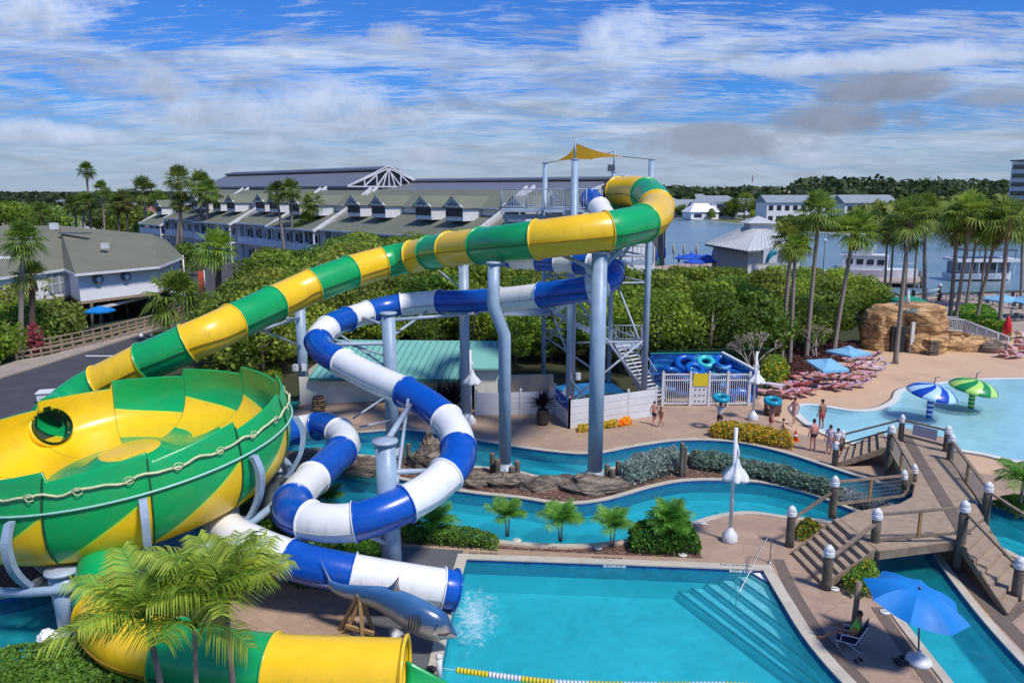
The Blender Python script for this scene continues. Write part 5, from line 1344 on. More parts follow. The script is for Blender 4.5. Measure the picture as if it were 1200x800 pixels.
# ================================================================ shallow pool toys, cone, tiki
def mushroom(px, py, ypx, mat, c1, c2, label):
    b = G(px, py, -.3); y = b.y; zc = D(px, ypx, y).z; o = empty('splash_mushroom', b, label, 'water mushroom')
    for k in range(12):
        m = MB(); z0_, z1_ = zc*k/12, zc*(k+1)/12; m.lathe((b.x, b.y, 0), [(.17, z0_-.02), (.19, z0_), (.19, z1_), (.17, z1_+.005)], 14); m.build('stem_ring', c1 if k % 2 else c2, o)
    m = MB(); prof = [(1.42, -.06), (1.48, .02), (1.44, .12), (1.2, .36), (.85, .55), (.45, .66), (.01, .70)]
    N = 40; V = []
    for r, z in [(.2, .2), (1.3, .0)]+prof:
        for j in range(N):
            t = 2*math.pi*j/N; V.append(Vector((r*math.cos(t)*1.0, r*math.sin(t)*1.0, z)))
    m.add(V, [(i*N+j, i*N+(j+1) % N, (i+1)*N+(j+1) % N, (i+1)*N+j) for i in range(len(prof)+1) for j in range(N)], 0, True)
    c = m.build('cap', mat, None, local=True); c.parent = o; c.location = (0, 0, zc-.35+.3); c.rotation_euler = (R(5), R(9), 0)
    m = MB(); m.tube([(b.x+.1, b.y, zc+.3), (b.x+.15, b.y, zc+.75), (b.x+.4, b.y, zc+.8)], .03, 6); m.build('spray_nozzle', STEELD, o)
MB1 = M('stem_blue', (.005, .06, .42), (.005, .05, .36), 2, .4); MW1 = M('stem_white', (.6, .72, .8), (.5, .62, .7), 2, .4); MG1 = M('stem_green', (.005, .25, .07), (.005, .2, .06), 2, .4); MY1 = M('stem_lime', (.45, .65, .2), (.4, .6, .15), 2, .4)
mushroom(1088, 494, 456, MUSHB, MW1, MB1, 'blue and white swirled splash mushroom with striped stem in the shallow pool')
mushroom(1137, 483, 450, MUSHG, MY1, MG1, 'green and lime swirled splash mushroom with striped stem in the shallow pool')
def cone(px, py):
    b = G(px, py); o = empty('traffic_cone', b, 'small orange traffic cone at the end of the golden hedge', 'cone')
    m = MB(); m.box((b.x, b.y, .02), (.4, .4, .04)); m.build('foot', ORANGE, o); m = MB(); m.lathe(b, [(.15, .04), (.05, .6), (.03, .62), (.001, .62)], 14); m.build('body', ORANGE, o); m = MB(); m.lathe(b, [(.118, .24), (.092, .38)], 14); m.build('band', WHITE, o)
cone(932, 516)
def barrel(px, py, r, h, label, face=True, mat=None, name='tiki_barrel', cat='barrel'):
    b = G(px, py); o = empty(name, b, label, cat); m = MB(); m.lathe(b, [(r*.9, 0), (r*1.05, h*.3), (r*1.08, h*.6), (r*.95, h*.95), (r*.9, h), (r*.8, h-.03), (.001, h-.03)], 16); m.build('body', mat or BARKD, o)
    for z in (.2, .5, .8): m = MB(); m.lathe(b, [(r*1.1, h*z-.03), (r*1.12, h*z), (r*1.1, h*z+.03)], 16); m.build('hoop', WOODY if face else BARKD, o)
    if face:
        for sx in (-1, 1): m = MB(); m.ball((b.x+sx*r*.4, b.y-r*1.0, h*.66), .07, .05, .05); m.build('carved_eye', WOODY, o)
        m = MB(); m.box((b.x, b.y-r*1.04, h*.32), (r*.9, .06, .12)); m.build('carved_mouth', WOODY, o)
barrel(374, 482, .38, 1.0, 'dark carved tiki barrel standing against the cream wall')
barrel(636, 497, .36, .95, 'dark wooden planter tub holding the spiky dark plant', False, name='planter_tub', cat='planter')
barrel(905, 486, .5, 1.5, 'dark brown barrel shaped bin left of the beach loungers', False, M('bin_brown', (.14, .045, .03), (.09, .03, .02), 2, .6), 'litter_bin', 'bin')
b = G(337, 478); m = MB(); m.box((b.x-.2, b.y, .28), (1.9, .8, .12)); m.box((b.x-.9, b.y, .12), (.15, .7, .24)); m.box((b.x+.5, b.y, .12), (.15, .7, .24)); o = empty('green_bench', b, 'low teal green bench at the foot of the leftmost column', 'bench')
m.build('seat', M('bench_teal', (.02, .35, .25), (.02, .28, .2), 2, .5), o)
# white speaker boxes on columns
for px, py, Y, lab in [(352, 430, 49.5, 'white loudspeaker pair clamped on the leftmost column'), (672, 440, 47.5, 'white loudspeakers and floodlight clamped on the front tower leg')]:
    c = D(px, py, Y); o = empty('loudspeaker', c, lab, 'loudspeaker')
    for s_ in (-1, 1): m = MB(); m.box((c.x+s_*.28, c.y-.15, c.z), (.3, .25, .42), .3*s_); m.build('cabinet', WHITE, o)
    m = MB(); m.box((c.x, c.y-.05, c.z), (.7, .08, .1)); m.build('bracket', STEELD, o)

# foam where the blue tube spills into the pool
def splash():
    m = bpy.data.materials.new('foam'); t = NT(m); tc = t.n('ShaderNodeTexCoord').outputs['Object']; ln = t.n('ShaderNodeVectorMath', operation='LENGTH'); mp = t.n('ShaderNodeMapping'); mp.inputs['Scale'].default_value = (1.0, .42, 0); t.l(tc, mp.inputs[0]); t.l(mp.outputs[0], ln.inputs[0])
    f = t.math('SUBTRACT', t.noise(tc, 2.6, 8, .72, 1.2), t.math('MULTIPLY', ln.outputs['Value'], .34)); f = t.ramp(f, [(.26, 0), (.56, .62)])
    a = t.n('ShaderNodeBsdfTransparent'); d = t.n('ShaderNodeBsdfDiffuse', i_Color=(.75, .88, .92, 1)); mx = t.n('ShaderNodeMixShader'); t.l(f, mx.inputs[0]); t.l(a.outputs[0], mx.inputs[1]); t.l(d.outputs[0], mx.inputs[2]); o = t.n('ShaderNodeOutputMaterial'); t.l(mx.outputs[0], o.inputs[0])
    c = G(556, 722, -.12); mb = MB(); n = 24; V = []
    for i in range(n):
        for j in range(n): x, y = (i/(n-1)-.5)*2.6, (j/(n-1)-.5)*5.6; V.append((c.x+x, c.y+y, -.118+.03*abs(noise.noise(Vector((x*2, y*2, 0))))))
    mb.add(V, [(i*n+j, (i+1)*n+j, (i+1)*n+j+1, i*n+j+1) for i in range(n-1) for j in range(n-1)], 0, True)
    mb.build('water_splash', m, None, 'pale churned foam on the pool where the blue tube spills out', 'splash')
splash()

rd_p = random.Random(5)
for i in range(16):
    px = 772+i*6.4; g = G(px, 470); ringtube((g.x, 51.2+rd_p.uniform(-.5, 1.0), .3+.42*(i*7 % 5)), .50, .2, R(rd_p.uniform(5, 35)), DBT if i % 3 else MURAL, 'blue inner tube in the flat pile between mural wall and picket gate', group='blue inner tubes piled behind the pickets', azr=rd_p.random()*3)
# ================================================================ buildings
def bx(mb, p, q, z0, z1, th, mi=0): mb.beam(V3(p, (z0+z1)/2), V3(q, (z0+z1)/2), th, z1-z0, mi)

# --- long hotel: local frame, s along the front (from the near right end to the far left), t backwards
HA = Vector((-8.0, 104.0)); HB = Vector((-92.0, 192.0)); hd = (HB-HA).normalized(); hn = Vector((-hd.y, hd.x)); hn = hn if hn.y > 0 else -hn
hn = Vector((hd.y, -hd.x)); 
if hn.dot(Vector((0, 1))) < 0: hn = -hn
def hp(s, t, z): p = HA+hd*s+hn*t; return Vector((p.x, p.y, z))
def hotel_block(s0, s1, dt, dz, ndorm, label, first=False):
    o = empty('hotel_block', hp((s0+s1)/2, dt, 0), label, 'hotel', 'stepped blocks of the long white hotel')
    EZ, MZ, CZ, RZ = 7.6+dz, 10.6+dz, 11.6+dz, 13.9+dz
    def q4(name, pts, mat, par=o):
        mb = MB(); mb.add(pts, [(0, 1, 2, 3), (3, 2, 1, 0)][:1]); return mb.build(name, mat, par)
    # walls
    mb = MB(); mb.add([hp(s0, dt+1.6, 0), hp(s1, dt+1.6, 0), hp(s1, dt+1.6, EZ+.9), hp(s0, dt+1.6, EZ+.9)], [(0, 1, 2, 3)]); wall = mb.build('front_wall', HOTW, o)
    # gable end walls with white parapet band following the roof
    for s in (s0, s1):
        mb = MB(); prof = [(dt+1.6, 0), (dt+1.6, EZ+.7), (dt+6.2, MZ+.25), (dt+6.2, CZ+.2), (dt+11, RZ), (dt+22, 6), (dt+22, 0)]
        mb.prism([hp(0, t, z)-hp(0, 0, 0)+Vector((HA.x, HA.y, 0)) for t, z in prof], Vector((hd.x*(s-.15), hd.y*(s-.15), 0)), Vector((hd.x*(s+.15), hd.y*(s+.15), 0))); mb.build('gable_wall', WHITE, o)
        mb = MB(); A, B, Cq = hp(s, dt-.5, EZ-.25), hp(s, dt+6.2, MZ+.35), hp(s, dt+11.1, RZ+.45)
        mb.beam(A, B, .3, .45); mb.beam(B, Cq, .3, .4); mb.build('parapet_band', WHITE, o)
    def slope(name, t0, z0_, t1, z1_, th=.22, over=.2):
        mb = MB(); a, b, c, d = hp(s0+.2, t0, z0_), hp(s1-.2, t0, z0_), hp(s1-.2, t1, z1_), hp(s0+.2, t1, z1_)
        mb.add([a, b, c, d, a-dn*th, b-dn*th, c-dn*th, d-dn*th], [(0, 1, 2, 3), (7, 6, 5, 4), (0, 4, 5, 1), (1, 5, 6, 2), (2, 6, 7, 3), (3, 7, 4, 0)]); return mb.build(name, SHINGH, o)
    slope('lower_roof', dt-.6, EZ-.1, dt+6.4, MZ); slope('upper_roof', dt+5.6, CZ-.15, dt+11, RZ); slope('rear_roof', dt+11, RZ, dt+22, 7)
    mb = MB(); mb.beam(hp(s0, dt-.6, EZ-.2), hp(s1, dt-.6, EZ-.2), .16, .3); mb.beam(hp(s0, dt+5.5, CZ-.22), hp(s1, dt+5.5, CZ-.22), .12, .2); mb.build('eave_board', WHITE, o)
    mb = MB(); mb.add([hp(s0, dt+6.0, MZ-.4), hp(s1, dt+6.0, MZ-.4), hp(s1, dt+6.0, CZ), hp(s0, dt+6.0, CZ)], [(0, 1, 2, 3)]); mb.build('clerestory_wall', WHITE, o)
    L = s1-s0
    for k in range(ndorm):
        c = s0+L*(k+.5)/ndorm+(-1 if k % 2 else 1)*L/ndorm*.12; w_ = 1.9
        d0, d1 = dt+2.6, dt+7; zb = MZ-.9; zt = CZ+.0; zp = zt+1.35
        mb = MB(); mb.add([hp(c-w_, d0, zb), hp(c+w_, d0, zb), hp(c+w_, d0, zt), hp(c-w_, d0, zt), hp(c-w_, d1, zb), hp(c+w_, d1, zb), hp(c+w_, d1, zt), hp(c-w_, d1, zt)], [(0, 1, 2, 3), (0, 3, 7, 4), (1, 5, 6, 2)])
        mb.prism([hp(c-w_-.2, d0-.15, zt), hp(c+w_+.2, d0-.15, zt), hp(c, d0-.15, zp)], (0, 0, 0), Vector((-hn.x*.2, -hn.y*.2, 0)))
        dm = mb.build('dormer', WHITE, o)
        mb = MB()
        for s_ in (-1, 1): mb.add([hp(c+s_*(w_+.35), d0-.45, zt-.15), hp(c, d0-.45, zp+.12), hp(c, d1+2.5, zp+.12), hp(c+s_*(w_+.35), d1+2.5, zt-.15)], [(0, 1, 2, 3)])
        mb.build('dormer_roof', SHINGH, dm)
        mb = MB()
        for a in range(1, 8):
            an_ = math.pi*a/8; f = d0-.38; p0 = hp(c+math.cos(an_)*.35, f, zt+.12+math.sin(an_)*.2); p1 = hp(c+math.cos(an_)*1.25, f, zt+.12+math.sin(an_)*.85*(1 if abs(math.cos(an_)) < .7 else .7)); mb.beam(p0, p1, .13, .05, up=(hn.x, hn.y, 0))
        mb.build('fan_slots', STEELD, dm)
        mb = MB(); gl = MB()
        for j in range(4): x = c-w_*.72+w_*.48*j; gl.box(hp(x, d0-.05, (zb+zt)/2+.22), (w_*.42, .06, (zt-zb)*.62), along((0, 0), hd))
        gl.build('window', GLASS, dm)
    # balcony with posts, slab and white railing
    mb = MB(); a_ = along((0, 0), hd); mb.box(hp((s0+s1)/2, dt+.6, 3.75), (L-.3, 2.2, .3), a_); mb.build('balcony_floor', WHITE, o)
    k = max(2, int(L/3.4)); mb = MB()
    for i in range(k+1): s = s0+.2+(L-.4)*i/k; mb.box(hp(s, dt-.35, EZ/2), (.22, .22, EZ), a_)
    mb.build('posts', WHITE, o)
    mb = MB(); mb.box(hp((s0+s1)/2, dt-.38, 4.45), (L-.4, .05, 1.05), a_); mb.build('balcony_rail', HOTW, o)
    mb = MB(); mb.box(hp((s0+s1)/2, dt-.38, 5.0), (L-.4, .12, .09), a_); mb.build('rail_cap', WHITE, o)
    for i in range(k):
        s = s0+.2+(L-.4)*(i+.5)/k
        for z, h in ((5.2, 2.2), (1.3, 2.1)):
            gl = MB(); gl.box(hp(s-.5, dt+1.56, z+.25), (.95, .06, h), a_); ww = gl.build('door_window', GLASS, o)
            m = MB(); m.box(hp(s-.5, dt+1.50, z+.25), (.05, .05, h), a_); m.box(hp(s-.5, dt+1.5, z+.25), (.95, .05, .05), a_); m.build('mullion', WHITE, ww)
            gl = MB(); gl.box(hp(s+.85, dt+1.56, z+.5), (.8, .06, h*.55), a_); gl.build('window', GLASS, o)
        if k > 14: break
blocks = [(-16, -3.0, 1.5, .1, 1, 'right end of the hotel, a short block with one dormer behind the tower'), (-3.0, 34, 0, 0, 4, 'widest block of the hotel, four fan pediment dormers above the hedge of trees'), (34, 51, -1.2, -.1, 2, 'middle hotel block projecting forward behind a twin trunked palm'),
          (51, 66, .0, .1, 2, 'hotel block with two dormers behind the tall pair of palms'), (66, 84, -1.3, -.1, 2, 'fourth hotel block, second from the far left end'), (84, 104, 0, .0, 3, 'farthest hotel block, at the left end of the row'), (104, 118, -1, -1.6, 1, 'low far left annexe of the hotel row')]
for b_ in blocks: hotel_block(*b_)
# --- arena sheds behind the hotel
def shed(label, a, b, hw, ez, rz, monitor=True, truss=True):
    """a, b: ridge ends on plan; a is the near (visible) gable"""
    a = Vector(a); b = Vector(b); d = (b-a).normalized(); n_ = Vector((d.y, -d.x)); o = empty('arena_shed', V3(a, 0), label, 'hall')
    for sg in (-1, 1):
        m = MB(); p = [V3(a+n_*sg*hw, ez), V3(b+n_*sg*hw, ez), V3(b+n_*sg*hw*.22, ez+(rz-ez)*.74), V3(a+n_*sg*hw*.22, ez+(rz-ez)*.74)]; m.add(p+[v-dn*.4 for v in p], [(0, 1, 2, 3), (7, 6, 5, 4), (0, 4, 5, 1), (1, 5, 6, 2), (3, 7, 4, 0)]); m.build('roof', ARENA, o)
        m = MB(); p = [V3(a+n_*sg*hw*.27, ez+(rz-ez)*.84), V3(b+n_*sg*hw*.27, ez+(rz-ez)*.84), V3(b, rz), V3(a, rz)]; m.add(p+[v-dn*.25 for v in p], [(0, 1, 2, 3), (7, 6, 5, 4), (0, 4, 5, 1), (1, 5, 6, 2), (3, 7, 4, 0)]); m.build('ridge_monitor', ARENA, o)
        m = MB(); p = [V3(a+n_*sg*hw*.22, ez+(rz-ez)*.70), V3(b+n_*sg*hw*.22, ez+(rz-ez)*.70), V3(b+n_*sg*hw*.22, ez+(rz-ez)*.9), V3(a+n_*sg*hw*.22, ez+(rz-ez)*.9)]; m.add(p, [(0, 1, 2, 3)]); m.build('monitor_louvre', STEELD, o)
        m = MB(); p = [V3(a+n_*sg*hw*.96, 0), V3(b+n_*sg*hw*.96, 0), V3(b+n_*sg*hw*.96, ez-.1), V3(a+n_*sg*hw*.96, ez-.1)]; m.add(p, [(0, 1, 2, 3)]); m.build('side_wall', STEELD, o)
    m = MB(); e = d*1.5; m.add([V3(a+e+n_*hw*.97, 0), V3(a+e-n_*hw*.97, 0), V3(a+e-n_*hw*.97, ez), V3(a+e, rz-.5), V3(a+e+n_*hw*.97, ez)], [(0, 1, 2, 3, 4)]); m.build('gable_wall', STEELD, o)
    if truss:
        def gp(f, h): return V3(a+n_*hw*f, ez+(rz-ez)*h)
        for P_ in [((-1, 0), (0, 1)), ((1, 0), (0, 1)), ((-.92, .06), (.0, .88)), ((.92, .06), (0, .88)), ((-1, -.02), (1, -.02)), ((0, 0), (0, .9)), ((-.3, 0), (-.3, .6)), ((.3, 0), (.3, .6)), ((-.6, 0), (-.6, .35)), ((.6, 0), (.6, .35)), ((-.3, 0), (0, .8)), ((.3, 0), (0, .8)), ((-.6, 0), (-.3, .55)), ((.6, 0), (.3, .55)), ((-.15, 0), (-.02, .85)), ((.15, 0), (.02, .85))]:
            m = MB(); m.beam(gp(*P_[0]), gp(*P_[1]), .22, .22, up=(d.x, d.y, 0)); m.build('truss_member', WHITE, o)
def pt(px, Y): return (D(px, 220, Y).x, Y)
shed('grey metal hall with an open white truss gable, rising behind the hotel', pt(456, 158), pt(275, 215), 9.5, 14.6, 18.6)
shed('long low grey metal hall with ridge vent behind the right part of the hotel', pt(735, 132), pt(440, 175), 14, 13.2, 16.2)
# hipped end for left of first hall is hidden behind palms; a white service block stands left of the ridge

# --- waterside restaurant on stilts (left)
rs = empty('stilt_house', G(88, 380), 'white restaurant with wide green grey hipped roof standing on stilts over dark water', 'restaurant')
def P_(px, py, z): return G(px, py, z)
EZ, FZ = 5.5, 2.5
e = [P_(-130, 338, EZ), P_(0, 325, EZ), P_(75, 315, EZ), P_(88, 321, EZ), P_(187, 312, EZ), P_(215, 301, EZ), P_(195, 281, EZ), P_(100, 276, EZ), P_(-130, 288, EZ)]
R1, R2 = D(70, 266, 96), D(166, 279, 98); R1.z = 9.6; R0 = D(-140, 262, 92); R0.z = 9.6; R2 = D(178, 277, 100); R2.z = 8.3
mb = MB(); V = e+[R0, R1, R2]
mb.add(V, [(0, 1, 9), (1, 2, 10, 9), (2, 3, 10), (3, 4, 11, 10), (4, 5, 11), (5, 6, 11), (6, 7, 10, 11), (7, 8, 9, 10)])
rf = mb.build('hip_roof', SHING, rs)
mb = MB()
for i in range(5): mb.beam(e[i]-dn*.12, e[i+1]-dn*.12, .12, .26)
mb.build('eave_board', WHITE, rf)
def inset(i, f=.06):
    c = (R1+R2)/2; return e[i].lerp(Vector((c.x, c.y, e[i].z)), f)
w_ = [inset(i) for i in range(6)]
mb = MB()
for i in range(5): a, b = w_[i], w_[i+1]; mb.add([V3(a, FZ), V3(b, FZ), V3(b, EZ), V3(a, EZ)], [(0, 1, 2, 3)])
mb.add([V3(w_[5], FZ), V3(e[6], FZ), V3(e[6], EZ), V3(w_[5], EZ)], [(0, 1, 2, 3)]); mb.build('wall', WPAINT, rs)
mb = MB(); mb.slab([V3(p, FZ) for p in w_+[e[6], e[7], e[8]]], .3); mb.build('floor_slab', WOODG, rs)
for i, (a, b, f) in enumerate([(1, 2, .82), (1, 2, .68)]):
    p = w_[a].lerp(w_[b], f); d = (w_[b]-w_[a]).normalized(); m = MB(); m.box(V3(p+Vector((d.y, -d.x, 0))*.05, 4.0), (1.0, .08, 2.0), along(w_[a], w_[b])); wi = m.build('window', GREYR, rs)
    m = MB(); m.box(V3(p+Vector((d.y, -d.x, 0))*.1, 4.0), (1.15, .05, .1), along(w_[a], w_[b])); m.box(V3(p+Vector((d.y, -d.x, 0))*.1, 4.0), (.08, .05, 2.1), along(w_[a], w_[b])); m.build('window_frame', WHITE, wi)
for f in (.22, .57):
    p = w_[3].lerp(w_[4], f); d = (w_[4]-w_[3]).normalized(); nn = Vector((d.y, -d.x, 0)); c = V3(p+nn*.25, 4.65)
    m = MB(); m.tube([c-nn*.3, c+nn*.12], .5, 20); m.build('round_vent', STEELD, rs); m = MB(); m.tube([c+nn*.10, c+nn*.2], .27, 16); m.build('vent_lamp', WHITE, rs)
m = MB(); c = R1+Vector((.5, -2, .2)); m.box(c-dn*.2, (.75, .7, .8)); m.build('roof_vent_box', WHITE, rf); m = MB(); c = D(123, 288, 88); m.box(c, (.7, .6, .6)); m.build('roof_vent_box', WHITE, rf); m = MB(); m.box(D(88, 274, 92)+dn*.1, (3.6, .8, .15)); m.build('skylight', STEELD, rf)
for px, py in [(50, 388), (58, 380), (92, 380), (101, 383), (108, 384), (120, 377), (131, 373), (150, 368), (40, 378), (75, 372), (110, 368), (140, 362), (168, 356), (178, 362)]:
    g = G(px, py, -.4); m = MB(); m.tube([g-dn*.3, V3(g+Vector((random.uniform(-.3, .3), 0, 0)), FZ-.1)], .17, 8); m.build('stilt', WOODP, rs)
m = MB(); m.beam(G(118, 378, 0)+dn*1.6, G(178, 366, 0)+dn*1.9, .15, .3); m.build('deck_beam', WHITE, rs)
# dark sheet behind the stilts, added to stand for the shade under the floor
m = MB(); m.add([V3(p, z) for p, z in [(XY(-60, 360), -.5), (XY(95, 362), -.5), (XY(95, 362), FZ-.3), (XY(-60, 360), FZ-.3)]], [(0, 1, 2, 3)]); m.add([V3(XY(95, 362), -.5), V3(XY(200, 350), -.5), V3(XY(200, 350), FZ-.3), V3(XY(95, 362), FZ-.3)], [(0, 1, 2, 3)]); m.build('underfloor_shade', DARK, rs)
# porch canopy at the right end
pc = empty('porch_canopy', G(212, 345), 'small white edged porch roof on posts at the right end of the restaurant', 'porch')
m = MB(); a, b, c, d = P_(176, 306, 4.6), P_(206, 304, 4.6), P_(214, 299, 4.6), P_(190, 299, 4.6); m.slab([a, b, c, d], .3); m.build('roof', WHITE, pc)
for p in (a, b, c): m = MB(); m.tube([V3(p, 0), p], .12, 8); m.build('post', WHITE, pc)
# second roof piece at the left frame edge
m = MB(); m.slab([P_(-160, 303, 7.5), P_(24, 300, 7.0), P_(22, 304, 6.2), P_(-160, 318, 6.2)], .25); o = m.build('upper_canopy', WPAINT, rs)
# blue parasol at the stilts
def parasol(c, r, h, mat, label, closed=False, group=None, square=False, tilt=0, pole=None, name='parasol'):
    o = empty(name, c, label, 'parasol', group); m = MB(); m.tube([c, c+dn*h], .035, 6); m.build('pole', pole or WHITE, o); n = 4 if square else 8; m = MB(); off = .785 if square else .3
    if closed: m.lathe(c+dn*(h*.42), [(.05, 0), (.16, .1), (.19, .3), (.10, h*.5), (.02, h*.58)], 8)
    else:
        V = [c+dn*h]+[c+dn*(h-.32*r)+Vector((r*math.cos(2*math.pi*j/n+off), r*math.sin(2*math.pi*j/n+off), 0)) for j in range(n)]+[c+dn*(h-.32*r-.14)+Vector((r*.99*math.cos(2*math.pi*j/n+off), r*.99*math.sin(2*math.pi*j/n+off), 0)) for j in range(n)]
        m.add(V, [(0, j+1, (j+1) % n+1) for j in range(n)]+[(j+1, j+1+n, (j+1) % n+1+n, (j+1) % n+1) for j in range(n)])
    m.build('canopy', mat, o); return o
g = G(119, 388, 0); parasol(g, 1.5, 2.6, BLU_U, 'blue parasol standing in front of the restaurant stilts')
b = G(119, 386); m = MB()
# boardwalk rail
bwk = empty('boardwalk_railing', G(20, 418), 'weathered grey timber boardwalk railing running between the road and the dark cove', 'railing')
rp = gopen([(20, 418), (60, 411), (110, 400), (150, 390), (188, 380), (214, 371)], 4)
for i in range(len(rp)-1):
    a, b = Vector(rp[i]), Vector(rp[i+1]); m = MB()
    for z in (.35, .72): m.beam(V3(a, z), V3(b, z), .05, .11)
    m.build('rail_board', WOODG, bwk); m = MB(); m.beam(V3(a, 1.15), V3(b, 1.15), .2, .06); m.build('cap_board', WOODG, bwk)
    m = MB(); m.box(V3(a, .6), (.15, .15, 1.25)); m.build('post', WOODG, bwk)
    c = a.lerp(b, .5)
    off = Vector((1.0, -1.6)); 
    m = MB(); m.beam(V3(a+off, .3), V3(b+off, .3), .05, .12); m.beam(V3(a+off, .75), V3(b+off, .75), .05, .14); m.build('lower_rail', WOODG, bwk); m = MB(); m.box(V3(a+off, .4), (.12, .12, .85)); m.build('post', WOODG, bwk)
# street lamp with twin globes and sign posts by the road
g = G(182, 445); y_ = g.y; o = empty('street_lamp', g, 'dark street lamp with two small white globes behind the tube slide', 'lamp'); zt = D(182, 396, y_).z
m = MB(); m.tube([g, V3(g, zt)], .06, 8); m.tube([V3(g, zt)-Vector((.8, 0, 0)), V3(g, zt), V3(g, zt)+Vector((.8, 0, 0))], .04, 6); m.build('post', STEELD, o)
for s_ in (-1, 0, 1): m = MB(); m.ball(V3(g, zt+.18)+Vector((.75*s_, 0, 0)), .15); m.build('globe', WHITE if s_ else STEELD, o)
g = G(242, 356); o = empty('red_banner', g, 'narrow red orange banner sign standing by the parking loop', 'banner'); m = MB(); m.tube([g, g+dn*4.2], .07, 6); m.build('post', WHITE, o); m = MB(); m.box(g+dn*2.8+Vector((-.4, 0, 0)), (.7, .05, 2.6)); m.build('flag', M('banner_red', (.75, .12, .06), (.65, .1, .05), 2, .7), o)
g = G(105, 455); o = empty('bollard_box', g, 'short white plastic bollard at the kerb behind the bowl', 'bollard'); m = MB(); m.box(g+dn*.5, (.3, .3, 1.0)); m.lathe(g+dn*1.0, [(.2, 0), (.001, .1)], 4); m.build('body', WHITE, o)
mb = MB(); g = G(65, 470); mb.box(g+dn*.35, (1.9, 1.0, .7), .3); mb.box(g+dn*.72, (2.05, 1.15, .06), .3); mb.build('utility_box', WHITE, None, 'low white utility box beside the road kerb behind the bowl', 'utility box')

# --- teal roofed pool house
ph = empty('pool_house', G(460, 470), 'low cream pool house with a long teal metal roof', 'pool house')
a, b = G(352, 474), G(547, 466); a2, b2 = a+Vector((.4, 8, 0)), b+Vector((.4, 8, 0)); wz = D(450, 437, 50.2).z
m = MB()
for p, q in ((a, b), (b, b2), (a2, a), (b2, a2)): m.add([V3(p, 0), V3(q, 0), V3(q, wz), V3(p, wz)], [(0, 1, 2, 3)])
m.build('wall', CREAM, ph)
ez = wz-.02; p0, p1 = V3(D(362, 437, 49.0), ez), V3(D(586, 432, 48.6), ez); rz_ = D(460, 398, 54).z
r0, r1 = Vector((D(398, 399, 54).x, 54, rz_)), Vector((D(600, 397, 53.5).x, 53.5, rz_)); q0, q1 = p0+Vector((.5, 10.5, 0)), p1+Vector((.5, 10, 0))
def thick(pts, th=.12): return pts+[v-dn*th for v in pts], [(0, 1, 2, 3), (7, 6, 5, 4), (0, 4, 5, 1), (1, 5, 6, 2), (2, 6, 7, 3), (3, 7, 4, 0)]
m = MB(); m.add(*thick([p0, p1, r1, r0])); m.add(*thick([r0, r1, q1, q0])); rf = m.build('roof', TEALR, ph)
m = MB(); m.add([p0, r0, q0], [(0, 1, 2)])
m.build('hip_end', TEALR, rf)
m = MB(); nS = 26
for i in range(nS+1): m.beam(p0.lerp(p1, i/nS)+dn*.03, r0.lerp(r1, i/nS)+dn*.03, .05, .06)
m.build('standing_seams', M('teal_seam', (.10, .30, .26), (.08, .25, .22), 2, .5), rf)
m = MB(); m.beam(p0-dn*.12, p1-dn*.12, .1, .2); m.build('gutter', M('teal_dark', (.05, .22, .19), (.04, .18, .16), 2, .5), rf)
m = MB(); q = D(562, 442, 48.4); 
pw = empty('pool_kiosk', G(568, 484), 'small cream kiosk with a teal gable roof behind the white fence', 'kiosk')
a = G(562, 481); x0, x1 = D(556, 460, a.y).x, D(583, 460, a.y).x; z1 = D(560, 430, a.y).z
m = MB(); m.box(((x0+x1)/2, a.y+1.6, z1/2), (x1-x0, 3, z1)); m.build('wall', CREAM, pw)
m = MB(); m.add(*thick([Vector((x0-.5, a.y-.3, z1)), Vector((x1+.3, a.y-.3, z1)), Vector((x1+.3, a.y+2, z1+.9)), Vector((x0-.5, a.y+2, z1+.9))])); m.add(*thick([Vector((x1+.28, a.y-.3, z1)), Vector((x1+.5, a.y+4, z1)), Vector((x1-.4, a.y+2.2, z1+.9)), Vector((x1+.3, a.y+2, z1+.9))])); m.build('roof', TEALR, pw)
g = G(536, 478); m = MB(); m.box(g+dn*.6+Vector((0, .5, 0)), (1.5, 1.0, 1.2)); m.box(g+dn*.25+Vector((.2, -.3, 0)), (1.2, .6, .5)); m.build('stone_plinth', M('plinth', (.35, .34, .31), (.26, .25, .23), 3, .9, bump=.4), None, 'grey stone plinth at the foot of the column by the pool house', 'plinth')
# tan retaining wall seen between fence and woods
m = MB(); a, b = G(590, 472), G(648, 471); bx(m, a, b, 0, 1.9, .3); m.build('low_wall', TANW, None, 'low tan wall behind the white fence left of the tower', 'wall')
# green chain link screen behind palms and along the wood edge
m = MB(); a, b = G(768, 452), G(905, 448)
for i in range(60): p = V3(a.lerp(b, i/59), 0); m.beam(p, p+dn*2.6, .02, .02)
for z in (.1, 1.3, 2.6): m.beam(V3(a, z), V3(b, z), .03, .03)
m.build('mesh_fence', M('green_mesh', (.01, .10, .07), (.01, .07, .05), 2, .7), None, 'dark green mesh fence along the wood behind the pickets', 'fence')

